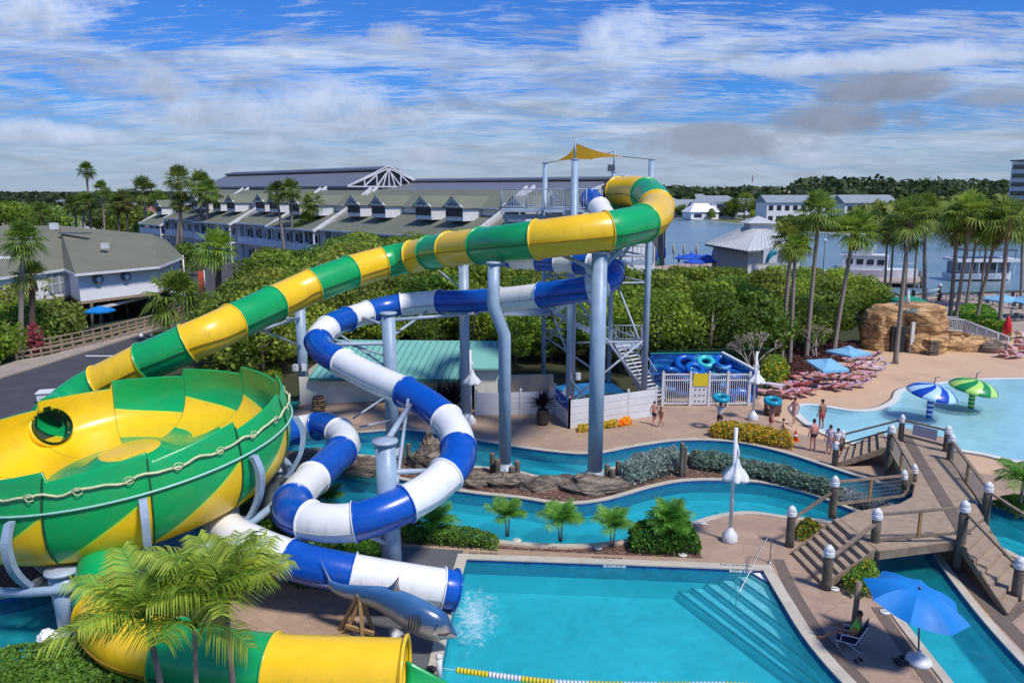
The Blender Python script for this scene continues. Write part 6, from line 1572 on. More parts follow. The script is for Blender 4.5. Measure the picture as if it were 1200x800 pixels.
# --- dockside restaurant with metal roof
dr = empty('dock_restaurant', G(880, 318), 'dockside pavilion with silver standing seam roof and cupola, leaping dolphin panel on its side', 'pavilion')
Y0 = 118; EZ = D(870, 291, Y0).z; x0, x1 = D(834, 283, Y0+3).x, D(925, 283, Y0).x; xm = D(871, 291, Y0-2).x
ev = [Vector((x0, Y0+7, EZ+.2)), Vector((xm, Y0-4, EZ-.1)), Vector((x1+3.5, Y0+1, EZ)), Vector((x1+1, Y0+13, EZ)), Vector((x0+7, Y0+18, EZ))]
tp = D(889, 268, Y0+5); hz_ = tp.z; rt = [Vector((tp.x-2.6, Y0+6, hz_)), Vector((tp.x-.6, Y0+3.5, hz_)), Vector((tp.x+2.8, Y0+5, hz_)), Vector((tp.x+2.2, Y0+8, hz_)), Vector((tp.x-1, Y0+9, hz_))]
m = MB(); m.add(ev+rt, [(i, (i+1) % 5, (i+1) % 5+5, i+5) for i in range(5)]+[(5, 6, 7, 8, 9)]); rf = m.build('roof', SILVR, dr)
m = MB()
for i in range(5):
    for k in range(13): f = k/13; m.beam(ev[i].lerp(ev[(i+1) % 5], f)+dn*.05, rt[i].lerp(rt[(i+1) % 5], f)+dn*.05, .12, .1)
m.build('standing_seams', M('seam_pale', (.62, .64, .64), (.5, .52, .52), 2, .5), rf)
m = MB()
for i in range(5): m.beam(ev[i]-dn*.15, ev[(i+1) % 5]-dn*.15, .15, .3)
m.build('fascia', STEELD, rf)
m = MB(); c = Vector((tp.x+.2, Y0+6.2, hz_)); m.box(c+dn*.5, (3.4, 3.4, .9)); m.build('cupola', WHITE, rf); m = MB(); m.add([c+Vector((s*2.4, t*2.4, .9)) for s, t in ((-1, -1), (1, -1), (1, 1), (-1, 1))]+[c+dn*2.0], [(0, 1, 4), (1, 2, 4), (2, 3, 4), (3, 0, 4)]); m.build('cupola_roof', SILVR, rf)
m = MB(); wv = [v.lerp(Vector((c.x, c.y, EZ)), .16) for v in ev]
for i in range(5): p, q = wv[i], wv[(i+1) % 5]; m.add([V3(p, 0), V3(q, 0), V3(q, EZ+.3), V3(p, EZ+.3)], [(0, 1, 2, 3)])
m.build('wall', M('pavilion_wall', (.62, .60, .58), (.52, .50, .49), 1, .8, dirt=.2), dr)
yd = Y0-4.2; xa, xb = D(893, 300, yd).x, D(908, 300, yd).x; za, zb = D(900, 309, yd).z, D(900, 291, yd).z
m = MB(); m.box(((xa+xb)/2+.6, yd+1, (za+zb)/2), (xb-xa+.2, .2, zb-za)); pn = m.build('dolphin_panel', WHITE, dr)
m = MB(); cx, cz = (xa+xb)/2+.7, (za+zb)/2; arc = [(cx-.55+.9*math.sin(t)*.8, cz-.85+1.0*t*.8) for t in []]
pts_ = [Vector((cx-.5, yd+.8, cz-.95)), Vector((cx-.35, yd+.8, cz-.3)), Vector((cx-.05, yd+.8, cz+.3)), Vector((cx+.4, yd+.8, cz+.62)), Vector((cx+.7, yd+.8, cz+.5)), Vector((cx+.85, yd+.8, cz+.3))]
m.tube([tuple(v) for v in crom([tuple(p) for p in pts_], 4)], [.03, .1, .17, .22, .27, .3, .33, .35, .36, .36, .35, .33, .3, .27, .22, .17, .13, .1, .07, .05, .03], 8); m.add([pts_[0]+Vector((-.4, 0, .1)), pts_[0]+Vector((.35, 0, -.05)), pts_[0]+Vector((0, 0, .35))], [(0, 1, 2)]); m.build('dolphin', TEALT, pn)
# --- dock, jetty rails
def plankdock(name, pts, z, label):
    o = empty(name, V3(XY(*pts[0]), 0), label, 'jetty'); c = [V3(XY(x, y, z), z) for x, y in pts]; m = MB(); a_ = area([(p.x, p.y) for p in c]); m.slab(c if a_ > 0 else c[::-1], .25); m.build('deck', SANDM, o)
    for p in c: m = MB(); m.tube([V3(p, -1), V3(p, z+.9)], .18, 8); m.build('pile', WOODP, o)
plankdock('jetty', [(900, 318), (1078, 324), (1080, 331), (895, 326)], .5, 'long pale jetty behind the mangroves where the motor yacht is moored')
plankdock('jetty', [(1010, 346), (1085, 346), (1092, 362), (1020, 362)], .4, 'grey boardwalk platform above the rock grotto')
plankdock('jetty', [(765, 312), (838, 306), (850, 316), (775, 324)], .4, 'pale terrace holding the crowd of dark blue parasols')
for i in range(4):
    y = 350+i*3.2; 
def rails2(pxs, label):
    o = empty('dock_railing', V3(XY(*pxs[0]), 0), label, 'railing')
    for i in range(len(pxs)-1):
        a, b = G(*pxs[i]), G(*pxs[i+1]); m = MB(); m.beam(a+dn*1.5, b+dn*1.5, .1, .14); m.beam(a+dn*.9, b+dn*.9, .06, .1); m.build('rail', WPAINT, o)
    for p in pxs: a = G(*p); m = MB(); m.tube([a, a+dn*1.9], .2, 8); m.build('post', BARKD, o); m = MB(); m.ball(a+dn*1.95, .22); m.build('cap', WHITE, o)
rails2([(1003, 352), (1036, 358), (1069, 358), (1100, 352)], 'white dock railing on dark capped posts above the rock grotto')
# --- blue parasol crowd
spots = [(769, 314, 2.2, 1), (779, 312, 2.5, 1), (795, 316, 1.9, 1), (803, 317, 1.8, 0), (811, 316, 1.9, 0), (819, 318, 1.8, 0), (827, 317, 1.8, 0), (834, 315, 2.4, 1), (809, 313, 1.9, 1), (823, 321, 1.7, 0), (814, 322, 1.7, 0), (838, 321, 1.8, 0)]
L9 = ['leftmost closed navy parasol on the terrace', 'taller closed navy parasol second from the left on the terrace', 'closed navy parasol at the left edge of the open blue ones', 'leftmost open royal blue parasol on the terrace', 'second open royal blue parasol on the terrace', 'open royal blue parasol at the middle of the terrace', 'open royal blue parasol right of the middle', 'closed navy parasol beside the pavilion eave', 'closed navy parasol standing above the open blue ones', 'front open blue parasol right of the terrace middle', 'front open blue parasol left of the terrace middle', 'rightmost open blue parasol below the pavilion eave']
for (px, py, h, cl), lab in zip(spots, L9): parasol(G(px, py, .4), 2.0, h+1.0, BLU_C, lab, bool(cl), 'royal blue parasols on the dock terrace')
g = G(771, 318, .4); parasol(g, 1.5, 2.3, GRNC, 'closed green parasol beside the first navy one', True)
for px, lab in [(789, 'tan folded sail post on the terrace, left'), (801, 'tan folded sail post on the terrace, middle'), (816, 'tan folded sail post on the terrace, right')]:
    g = G(px, 305, .4); o = empty('folded_parasol', g, lab, 'parasol', 'tan closed parasols at the water edge'); m = MB(); m.tube([g, g+dn*3.2], .06, 6); m.build('pole', WOODL, o); m = MB(); m.lathe(g+dn*1.2, [(.1, 0), (.3, .5), (.2, 1.5), (.03, 2.1)], 8); m.build('canopy', TANW, o)
# lamps by the water
for px, pyb, pyt, Y, lab in [(776, 320, 266, None, 'thin lamp post by the left end of the bay terrace'), (964, 322, 284, None, 'thin dark lamp post on the jetty right of the tall palm')]:
    g = G(px, pyb); zt = D(px, pyt, g.y).z; o = empty('dock_lamp', g, lab, 'lamp'); m = MB(); m.tube([g, V3(g, zt)], .07, 6); m.build('post', STEELD, o); m = MB(); m.lathe(V3(g, zt), [(.25, 0), (.3, .4), (.12, .6), (.001, .65)], 8); m.build('lantern', WHITE, o)

# --- boats
def hull(o, c, L, W, hh, rz=0, bowdir=1):
    m = MB(); K = 12; V = []; Rm = Matrix.Rotation(rz, 3, 'Z')
    for i in range(K+1):
        f = i/K; x = (f-.5)*L*bowdir; w = W/2*(1 if f < .55 else max(.02, 1-((f-.55)/.45)**2)); sh = hh*(1+.25*f*f)
        for (y, z) in [(-w, sh), (-w*.85, .1), (0, -.35*1), (w*.85, .1), (w, sh)]: V.append(Vector(c)+Rm@Vector((x, y, z)))
    m.add(V, [(i*5+j, i*5+j+1, (i+1)*5+j+1, (i+1)*5+j) for i in range(K) for j in range(4)]+[tuple(range(5))]); m.add([V[i*5] for i in range(K+1)]+[V[i*5+4] for i in range(K+1)], [(i, i+1, i+K+2, i+K+1) for i in range(K)]); m.build('hull', WHITE, o)
c = G(1022, 329, -.3); c.z = -.2; bo = empty('motor_yacht', c, 'white flybridge motor yacht moored behind the palms', 'yacht'); hull(bo, c, 12.5, 4.2, 1.7, R(-28), 1)
def rb(o, cx, cy, cz, sx, sy, sz, name, mat, rz=R(-28)):
    m = MB(); Rm = Matrix.Rotation(rz, 3, 'Z'); m.box(c+Rm@Vector((cx, cy, cz)), (sx, sy, sz), rz); return m.build(name, mat, o)
cb = rb(bo, -1.2, 0, 2.8, 6.4, 3.4, 2.1, 'cabin', WHITE)
for i in range(4): rb(cb, -3.4+i*1.5, -1.72, 3.0, 1.0, .06, .8, 'window', GLASS)
rb(bo, -1.5, 0, 4.0, 6.8, 3.6, .2, 'flybridge_deck', WHITE); rb(bo, -1.6, 0, 4.6, 2.6, 2.4, .9, 'console', WHITE); rb(bo, -1.8, 0, 6.3, 4.4, 3.2, .14, 'hardtop', WHITE)
for sx in (-3.6, 0):
    for sy in (-1.4, 1.4): m = MB(); p = c+Matrix.Rotation(R(-28), 3, 'Z')@Vector((sx, sy, 4)); m.tube([p, p+dn*2.3], .05, 6); m.build('hardtop_post', WHITE, bo)
m = MB(); p = c+Matrix.Rotation(R(-28), 3, 'Z')@Vector((-2, 0, 6.3)); m.tube([p, p+dn*3], .03, 5); m.build('antenna', WHITE, bo)
m = MB(); pts_ = [c+Matrix.Rotation(R(-28), 3, 'Z')@Vector((x, y, 2.9)) for x, y in [(2, -2), (4.5, -1.3), (6, 0), (4.5, 1.3), (2, 2)]]
m.tube(pts_, .04, 5); [m.tube([p, p-dn*1.0], .03, 5) for p in pts_]; m.build('bow_rail', RAILW, bo)
c = G(1147, 328, -.3); c.z = -.1; tb = empty('tour_boat', c, 'double deck tour boat with white awning and dark upper rail, seen between the palm trunks', 'boat'); hull(tb, c, 10, 4, .9, 0)
Rz0 = 0
def tbx(cx, cy, cz, sx, sy, sz, name, mat, par=None): m = MB(); m.box(c+Vector((cx, cy, cz)), (sx, sy, sz)); return m.build(name, mat, par or tb)
tbx(0, 0, 3.1, 10, 4.4, .5, 'awning', WHITE); tbx(0, .6, 1.9, 8.6, 2.6, 2.0, 'cabin', GREYR); tbx(.4, 0, 4.7, 8, 4, .25, 'upper_canopy', STEELD)
for i in range(5): tbx(-3.4+i*1.7, -.75, 2.0, .9, .1, 1.1, 'window', GLASS)
for i in range(7): tbx(-4.2+i*1.4, -2.0, 2.0, .1, .1, 2.2, 'post', WHITE)
for i in range(5): tbx(-3.4+i*1.9, -1.9, 3.9, .1, .1, 1.6, 'upper_post', STEELD)
c = G(985, 322, 0); ob = empty('small_boat', c, 'small white motorboat at the jetty left of the yacht', 'boat'); c.z = -.1; hull(ob, c, 6, 2.2, .8, R(5)); m = MB(); m.box(c+Vector((-.3, 0, 1.2)), (1.2, 1.2, 1.0)); m.build('console', GREYR, ob)

# --- far shore houses
def house(px, Y, zb, w, d, h, rh, label, wall=WPAINT, roof=GREYR, rz=0, nw=4, rows=1, group='houses along the far shore', name='shore_house', flatroof=False):
    x = D(px, 222, Y).x; o = empty(name, (x, Y, 0), label, 'house', group); m = MB(); m.box((x, Y, h/2+zb), (w, d, h), rz); m.build('wall', wall, o)
    Rm = Matrix.Rotation(rz, 3, 'Z'); c = Vector((x, Y, h+zb)); P4 = [c+Rm@Vector((a*(w/2+.6), b*(d/2+.6), 0)) for a, b in ((-1, -1), (1, -1), (1, 1), (-1, 1))]; r0_, r1_ = c+Rm@Vector((-w/2+(d*.35 if not flatroof else -.6), 0, rh)), c+Rm@Vector((w/2-(d*.35 if not flatroof else -.6), 0, rh))
    m = MB(); m.add(P4+[r0_, r1_], [(0, 1, 5, 4), (1, 2, 5), (2, 3, 4, 5), (3, 0, 4)]); m.build('roof', roof, o)
    for r_ in range(rows):
        for i in range(nw):
            m = MB(); p = Vector((x, Y, zb+h*(r_+.5)/rows))+Rm@Vector((-w/2+w*(i+.5)/nw, -d/2-.05, 0)); m.box(p, (w/nw*.55, .12, h/rows*.45), rz); m.build('window', GLASS, o)
for a in [(793, 392, 0, 26, 12, 5, 4, 'grey roofed long house at the left of the far shore', TANW, GREYR, .1, 5), (838, 380, 0, 22, 14, 8, 3, 'white two storey house with slanted roof on the far shore', WPAINT, GREYR, -.25, 4, 2), (822, 372, 0, 14, 10, 3.5, 4, 'white boathouse with a big sloping roof at the far shore', WPAINT, WPAINT, .2, 2), (775, 470, 0, 24, 12, 5, 4, 'tan house half hidden by the yellow tube end', TANW, GREYR, 0, 4),
          (872, 440, 0, 20, 12, 5, 4, 'pale house among dark trees right of the white one', WPAINT, GREYR, 0, 4), (808, 520, 0, 26, 12, 7, 4, 'grey roofed house behind the first far row', TANW, GREYR, 0, 4), (862, 560, 0, 24, 12, 6, 4, 'white house with grey roof in the second far row', WPAINT, GREYR, 0, 4), (905, 520, 0, 22, 12, 6, 4, 'small pale house near the dome on the far side', WPAINT, GREYR, 0, 4)]:
    house(*a)
house(968, 330, 0, 54, 14, 8.6, 3.0, 'long white waterfront apartment building with pale blue grey roof', WPAINT, GREYR, .02, 16, 2, None, 'apartment_building', True)
house(1012, 318, 0, 20, 13, 8.6, 3.2, 'right wing of the waterfront apartments, set slightly forward', WPAINT, GREYR, .02, 4, 2, None, 'apartment_building', True)
o = empty('dome_hall', D(925, 230, 560), 'large pale tan shallow domed hall on the far side of the bay', 'hall'); p = D(925, 222, 560); m = MB(); m.lathe((p.x, 560, 0), [(33, 0), (33, 6), (26, 9.5), (15, 12.3), (.01, 13.5)], 24); m.build('dome', M('dome_tan', (.62, .50, .36), (.5, .42, .3), .1, .8), o)
# tower block at the right frame edge
x = D(1199, 222, 300).x; o = empty('condo_tower', (x+7, 300, 0), 'white multi storey condominium tower with dark balconies at the right frame edge', 'tower block'); m = MB(); m.box((x+7, 300, 12), (16, 14, 24.6)); m.build('wall', WPAINT, o)
for i in range(7):
    m = MB(); m.box((x+7.6, 292.9, 2.6+i*3.3), (13.6, .3, 1.6)); bk = m.build('balcony', GLASS, o); m = MB(); m.box((x+7.2, 292.6, 1.4+i*3.3), (16.4, .6, .35)); m.build('floor_band', WHITE, bk); m = MB(); m.box((x-1.1, 301, 2.6+i*3.3), (.3, 9.5, 1.6)); m.build('balcony', GLASS, o)
m = MB(); m.box((x+7, 300, 24.8), (17, 15, .6)); m.build('flat_roof', STEELD, o)
# transmitter mast
p = D(881, 222, 900); o = empty('radio_mast', (p.x, 900, 0), 'thin red and white radio mast on the horizon behind the bay', 'mast'); m = MB(); m.tube([(p.x, 900, 0), (p.x, 900, 31)], .35, 6); m.build('shaft', WHITE, o); m = MB(); m.tube([(p.x, 900, 22), (p.x, 900, 30)], .5, 6); m.build('red_band', REDC, o)
# town at the left horizon
lab_t = ['terracotta roofed house at the far left edge of the town', 'second terracotta roofed house from the left on the horizon', 'terracotta roofed house behind the left shrubs', 'tan low house with grey roof left of the tall palm', 'pale grey roofed building behind the tall palm', 'long pale roofed store right of the tall palm', 'terracotta house far beyond the leftmost palm', 'small tan house near the horizon on the left', 'grey roofed house on the left horizon', 'white low store building left of the hotel', 'terracotta roof between the second and third palm', 'brown roofed house near the hotel annexe']
for i, (px, Y, w_2, wl, rf_) in enumerate([(6, 330, 24, TANW, TERRA), (25, 300, 22, TANW, TERRA), (44, 340, 26, TANW, TERRA), (70, 310, 24, TANW, GREYR), (100, 360, 30, WPAINT, GREYR), (118, 285, 34, WPAINT, GREYR), (-10, 420, 26, TANW, TERRA), (58, 440, 26, TANW, GREYR), (86, 520, 30, TANW, GREYR), (150, 420, 30, WPAINT, GREYR), (110, 460, 24, TANW, TERRA), (165, 330, 20, TANW, TERRA)]):
    house(px, Y, 0, w_2, 14, 4, 3, lab_t[i], wl, rf_, (i*37 % 10-5)*.05, 3, 1, 'houses of the town on the left horizon', 'town_house')

# ================================================================ rock grotto with stair ramp
def grotto():
    o = empty('rock_grotto', G(1060, 412), 'big ochre artificial rock grotto with small pool on top and dark cave door', 'rockwork')
    b = G(1068, 412); Yb = b.y; z1 = D(1060, 358, Yb+1).z
    def blob(cx, w, d, h, seed, y=0, name='rock_face', zc=0):
        mb = MB(); N, K = 40, 22; V = []
        for i in range(K+1):
            f = i/K
            for j in range(N):
                t = 2*math.pi*j/N; v = Vector((math.cos(t), math.sin(t), f*2.2)); s_ = Vector((seed*3.7, seed, seed*2))
                k = 1+.26*noise.noise(v*1.1+s_)+.16*noise.noise(v*2.6+s_)-.10*abs(noise.noise(v*5+s_)); prof = 1.0 if f < .85 else math.sqrt(max(0, 1-((f-.85)/.17)**2))*.25+.75
                k += .05*math.sin(f*9+seed+t)
                V.append((cx+math.cos(t)*w*k*prof, Yb+y+math.sin(t)*d*k*prof, zc+h*f))
        mb.add(V, [(i*N+j, i*N+(j+1) % N, (i+1)*N+(j+1) % N, (i+1)*N+j) for i in range(K) for j in range(N)]+[tuple(K*N+j for j in range(N))], 0, True); return mb.build(name, ROCKO, o)
    X = lambda px: D(px, 400, Yb).x
    blob(X(1084), 1.95, 2.0, z1*1.02, 3, 1.2); blob(X(1052), 1.6, 1.6, z1*.98, 5, 1.6); blob(X(1034), 1.1, 1.5, z1*.86, 7, 1.6); blob(X(1092), 1.45, 1.3, z1*.40, 9, .2); blob(X(1088), 1.5, 1.0, z1*.45, 12, .6, 'boulder', z1*.42)
    mb = MB(); mb.lathe((X(1074), Yb+1.8, z1-.02), [(2.2, -.5), (2.15, -.12), (2.0, -.1), (1.95, -.2), (.01, -.2)], 26); mb.build('top_pool', WKID, o)
    for px_, h_ in ((1062, .9), (1070, 1.25)): m = MB(); m.lathe((X(px_), Yb+1.6, z1), [(.22, 0), (.16, h_*.5), (.08, h_), (.001, h_+.1)], 8); m.build('water_jet', WHITE, o)
    m = MB(); m.box((X(1053), Yb-.1, 1.1), (.75, .5, 2.2)); m.build('cave_door', DARK, o); m = MB(); m.box((X(1045), Yb+.05, 1.15), (.25, .5, 2.3)); m.build('dark_gap', DARK, o)
    m = MB(); m.box((X(1064.5), Yb-.5, 1.35), (.28, .28, 2.7)); m.build('pale_pillar', COPEW, o)
    m = MB()
    for i in range(5): m.box((X(1083), Yb-1.6, .15+i*.26), (.8, .3, .2), .1*(i % 2))
    m.build('stacked_slabs', ROCKG, o)
    # ramp with stairs going down to the right
    a = Vector((X(1108), Yb+1.6, 0)); zr = D(1110, 388, a.y).z; pts = [Vector((X(1106), Yb+2.2, zr)), Vector((X(1141), Yb+1.6, zr*.92)), Vector((X(1176), Yb-.6, .3))]
    st = empty('grotto_stairs', V3(pts[2], 0), 'ochre rock staircase with white slatted railing leading down from the grotto', 'stairs')
    m = MB()
    for i in range(2):
        p, q = pts[i], pts[i+1]; s_ = Vector((0, 1.4, 0)); m.add([V3(p, 0), V3(q, 0), q, p, V3(p+s_, 0), V3(q+s_, 0), q+s_, p+s_], [(0, 1, 2, 3), (3, 2, 6, 7), (7, 6, 5, 4), (1, 5, 6, 2)])
    m.build('ramp', ROCKO, st)
    m = MB()
    for i in range(10): c = pts[1].lerp(pts[2], (i+.5)/10); m.box(c+Vector((0, .7, .05)), (.3, 1.3, .1))
    m.build('steps', PEACH, st)
    rail(st, pts, 1.15, .14, r=.03, mat=RAILW); rail(st, [p+Vector((0, 1.4, 0)) for p in pts], 1.15, .14, r=.03, mat=RAILW)
    rock(1157, 412, 1.0, .6, .9, 'stack of brown rocks at the foot of the grotto stairs', ROCKG, 44)
    blob2 = rock(1128, 409, 2.2, 1.0, 1.1, 'long ochre boulder under the grotto stairs', ROCKO, 46)
grotto()
parasol(G(1086, 402)+dn*2.4+Vector((0, 4, 0)), 1.6, 1.6, GRNC, 'green parasol behind the top of the grotto')
# ================================================================ plants
def leaves_arr(P, Nn, size, asp=.55, jit=1.0):
    """quads at points P facing roughly along Nn"""
    n = len(P); r = rng.normal(size=(n, 3)); nn = Nn+r*jit; nn /= np.linalg.norm(nn, axis=1)[:, None]+1e-9
    t = rng.normal(size=(n, 3)); t -= nn*(t*nn).sum(1)[:, None]; t /= np.linalg.norm(t, axis=1)[:, None]+1e-9
    b = np.cross(nn, t); s = (size*(.6+.8*rng.random(n)))[:, None]
    V = np.stack([P-t*s, P+b*s*asp, P+t*s, P-b*s*asp], 1).reshape(-1, 3)
    return V, np.arange(4*n).reshape(n, 4)
def blob_leaves(blobs, n, size, shell=.35, **kw):
    vol = np.array([b[1][0]*b[1][1]+b[1][0]*b[1][2] for b in blobs]); cnt = (n*vol/vol.sum()).astype(int); PP = []; NN = []
    for (c, r), k in zip(blobs, cnt):
        d = rng.normal(size=(k, 3)); d /= np.linalg.norm(d, axis=1)[:, None]; rad = 1-shell*rng.random(k)**1.5
        # clumps
        q = np.sin(d[:, 0]*7+c[0]*3)*np.sin(d[:, 1]*6+c[1])*np.sin(d[:, 2]*8+c[2]*5); rad = rad*(1+.16*q)
        PP.append(np.array(c)+d*np.array(r)*rad[:, None]); NN.append(d)
    return leaves_arr(np.concatenate(PP), np.concatenate(NN), size, **kw)
def bark_tree(mb, h, r, spread, k=6, seed=0):
    rd = random.Random(seed)
    mb.tube([(0, 0, -.1), (rd.uniform(-.1, .1), rd.uniform(-.1, .1), h*.4), (rd.uniform(-.2, .2), 0, h*.75)], [r, r*.75, r*.35], 7)
    for i in range(k):
        a = 2*math.pi*i/k+rd.random(); z = h*(.15+.4*rd.random()); L = spread*(.6+.4*rd.random())
        mb.tube([(0, 0, z), (math.cos(a)*L*.45, math.sin(a)*L*.45, z+L*.35), (math.cos(a)*L, math.sin(a)*L, z+L*.75)], [r*.5, r*.3, r*.08], 5)
def make_tree(seed, h=5.5, w=2.7, n=2600, size=.20, mat=None, name='mangrove_tree'):
    rd = random.Random(seed); o = empty(name, (0, 0, 0)); mb = MB(); bark_tree(mb, h, .16, w*.9, 7, seed); mb.build('trunk', BARK, o, local=True)
    bl = [((0, 0, h*.62), (w*.75, w*.75, h*.36))]
    for i in range(9): a = rd.random()*6.28; q = w*(.45+.35*rd.random()); z = h*(.28+.5*rd.random()); s = w*(.30+.22*rd.random()); bl.append(((math.cos(a)*q, math.sin(a)*q, z), (s, s, s*.8)))
    for i in range(3): a = rd.random()*6.28; s = w*.34; bl.append(((math.cos(a)*w*.3, math.sin(a)*w*.3, h*.88), (s, s, s*.7)))
    V, Fq = blob_leaves(bl, n, size); mb = MB(); mb.arrays(V, Fq); mb.build('crown', mat or L_MANG, o, local=True); return o
tree_protos = [make_tree(i, 5.6+.3*(i % 3), (2.8, 2.5, 2.9, 2.3)[i % 4], (4600, 3800, 5200, 3000)[i % 4], (.125, .14, .11, .16)[i % 4], L_MANG if i % 3 else L_MANG2) for i in range(8)]
wood = gpoly([(252, 452), (330, 461), (430, 452), (600, 453), (700, 448), (770, 448), (905, 443), (920, 425), (1000, 392), (1026, 374), (1008, 350), (960, 345), (900, 338), (850, 331), (760, 325), (690, 318), (560, 316), (450, 318), (380, 312), (330, 318), (302, 333), (322, 362), (306, 385), (262, 402)])
rd = random.Random(3); trees = []; ph_box = [(-17, 47), (1.5, 66)]
Xs = [p[0] for p in wood]; Ys = [p[1] for p in wood]
y = min(Ys); 
while y < max(Ys):
    stp = 3.0+.022*(y-48)
    x = min(Xs)
    while x < max(Xs):
        p = (x+rd.uniform(-.9, .9), y+rd.uniform(-.9, .9)); x += stp
        if not inside(p, wood): continue
        if -17 < p[0] < -1.5 and p[1] < 64: continue
        if -2 < p[0] < 11 and p[1] < 58.5: continue
        if p[0] < 19 and p[0] > 8 and p[1] < 56.5: continue
        trees.append(p)
    y += stp
for i, (x, y) in enumerate(trees):
    px_ = 600+900*x/(y*CT+(14-4)*ST)
    yl = 290 if px_ < 400 else 272 if px_ < 545 else 300 if px_ < 740 else 313 if px_ < 1000 else 326
    lim = 14-y*math.tan(TH-math.atan((400-yl)/900)) if False else H+y*math.tan(math.atan((400-yl)/900)-TH)
    h = min(lim*.95, 6.4+(1.8 if px_ < 545 and y > 75 else 0)); 
    if h < 1.6: continue
    h = h*rd.uniform(.70, 1.10)
    pr = tree_protos[rd.randrange(8)]
    o = place(pr, (x, y, 0), rd.random()*6.28, h/5.8*1.0, sz=h/5.8)
    o['category'] = 'mangrove tree'; o['label'] = 'dense green mangrove tree in the wood between the pools and the hotel' if x < 6 else 'dense green mangrove tree in the wood between the pools and the bay'
    o['group'] = 'mangrove trees left of the slide tower' if x < 6 else 'mangrove trees right of the slide tower'
    w_ = max(1.0, 1.15 if y > 80 else 1.0)*h/5.8; o.scale = (w_*1.08, w_*1.08, h/5.8)
# hotel side garden trees, shrubs at the left
def single_tree(px, py, h, w, label, seed, mat=None, n=2600, size=.2, cat='tree', name='broadleaf_tree', z=0):
    g = G(px, py, z); o = make_tree(seed, h, w, n, size, mat, name); o.location = g; tag(o, label, cat); return o
single_tree(216, 325, 5.5, 3.2, 'dark round tree in front of the hotel by the parking loop', 21, L_MANG2)
for i, (px, py, h, w, lab) in enumerate([(10, 395, 4.6, 4.2, 'big dark bush at the left frame edge in front of the restaurant'), (62, 398, 3.6, 3.2, 'rounded green bush between the two left palms and the cove'), (-22, 425, 3.2, 3.2, 'lower green bush at the left frame edge by the pavement'), (28, 402, 3.8, 3.4, 'middle green bush behind the tall left palm'),
                                         (14, 272, 9, 10, 'wide green tree behind the restaurant at the far left'), (48, 268, 8, 9, 'green tree behind the restaurant roof vent'), (90, 268, 7, 8, 'low green tree right behind the restaurant ridge'), (128, 272, 7, 8, 'green tree behind the restaurant between the palms'), (160, 276, 8, 8, 'green tree left of the hotel end'), (188, 285, 7, 6, 'small dark tree at the left end of the hotel')]):
    single_tree(px, py, h, w, lab, 30+i, L_MANG2 if i % 2 else L_MANG, 3000, .2 if py > 300 else .5, 'bush' if i < 4 else 'tree', 'bush' if i < 4 else 'broadleaf_tree')
def leafhedge(name, label, cat, pts, h, mat, size=.07, dens=420, extra=None, z0=0, kind=None, group=None, lump=.25, curve=True):
    """leafy volume over a footprint given on the ground"""
    lp = gpoly(pts); xs = [p[0] for p in lp]; ys = [p[1] for p in lp]; A = abs(area(lp)); n = int(A*dens); P = []; N = []
    tries = rng.random((n*4, 3)); k = 0
    for a, b, c in tries:
        p = (min(xs)+(max(xs)-min(xs))*a, min(ys)+(max(ys)-min(ys))*b)
        if not inside(p, lp): continue
        # distance to the edge rounds the top
        dm = min((Vector(p)-geometry.intersect_point_line(Vector(p), Vector(lp[i]), Vector(lp[(i+1) % len(lp)]))[0].xy).length if False else seg_d(p, lp[i], lp[(i+1) % len(lp)]) for i in range(len(lp)))
        e = min(1, dm/(h*.6)); hh = h*(math.sqrt(max(0, 1-(1-e)**2))*.75+.25)*(1+lump*noise.noise(Vector((p[0]*1.3, p[1]*1.3, h*7))))+.1*noise.noise(Vector((p[0]*4, p[1]*4, 0)))
        zz = hh*(1-.55*c*c if c < .75 else (1-c)*3.0); P.append((p[0], p[1], z0+max(.02, zz))); N.append((.0, -.35, .8)); k += 1
        if k >= n: break
    V, Fq = leaves_arr(np.array(P), np.array(N), size, jit=.9); mb = MB(); mb.arrays(V, Fq); m = [mat]
    if extra:
        idx = rng.random(len(Fq)) < extra[1]; b = len(mb.mi)-len(Fq)
        for i, f in enumerate(idx):
            if f: mb.mi[b+i] = 1
        m.append(extra[0])
    # branch tangle inside
    for i in range(min(60, int(A*6))):
        q = P[i*7 % len(P)]; mb.tube([(q[0], q[1], z0-.02), (q[0]+.06, q[1]+.03, z0+h*.5)], .012, 4, mi=len(m))
    m.append(BARKD)
    return mb.build(name, m, None, label, cat, group, kind)
def seg_d(p, a, b):
    dx, dy = b[0]-a[0], b[1]-a[1]; L2 = dx*dx+dy*dy; t = 0 if L2 == 0 else max(0, min(1, ((p[0]-a[0])*dx+(p[1]-a[1])*dy)/L2)); return math.hypot(p[0]-a[0]-t*dx, p[1]-a[1]-t*dy)
leafhedge('hedge', 'clipped green hedge between the river and the top left corner of the main pool', 'hedge', [(462, 618), (500, 622), (560, 631), (585, 636), (583, 646), (540, 643), (478, 637)], .55, L_HEDGE, .06, 900)
leafhedge('hedge', 'green hedge with pale blades at the right end of the mulch bed', 'hedge', [(735, 632), (770, 622), (806, 618), (822, 650), (790, 652), (740, 650)], .85, L_HEDGE, .07, 900, (L_FEATHD, .3))
leafhedge('hedge', 'golden yellow croton hedge along the far river bank', 'hedge', [(828, 510), (850, 504), (890, 510), (928, 520), (930, 528), (890, 522), (838, 514)], .75, L_HEDGEY, .08, 700, (L_HEDGE, .25))
leafhedge('silver_bush', 'silvery green bush on the island right of the tallest column', 'bush', [(722, 560), (745, 546), (775, 541), (795, 538), (800, 552), (780, 560), (735, 574)], .95, L_SILVER, .08, 650)
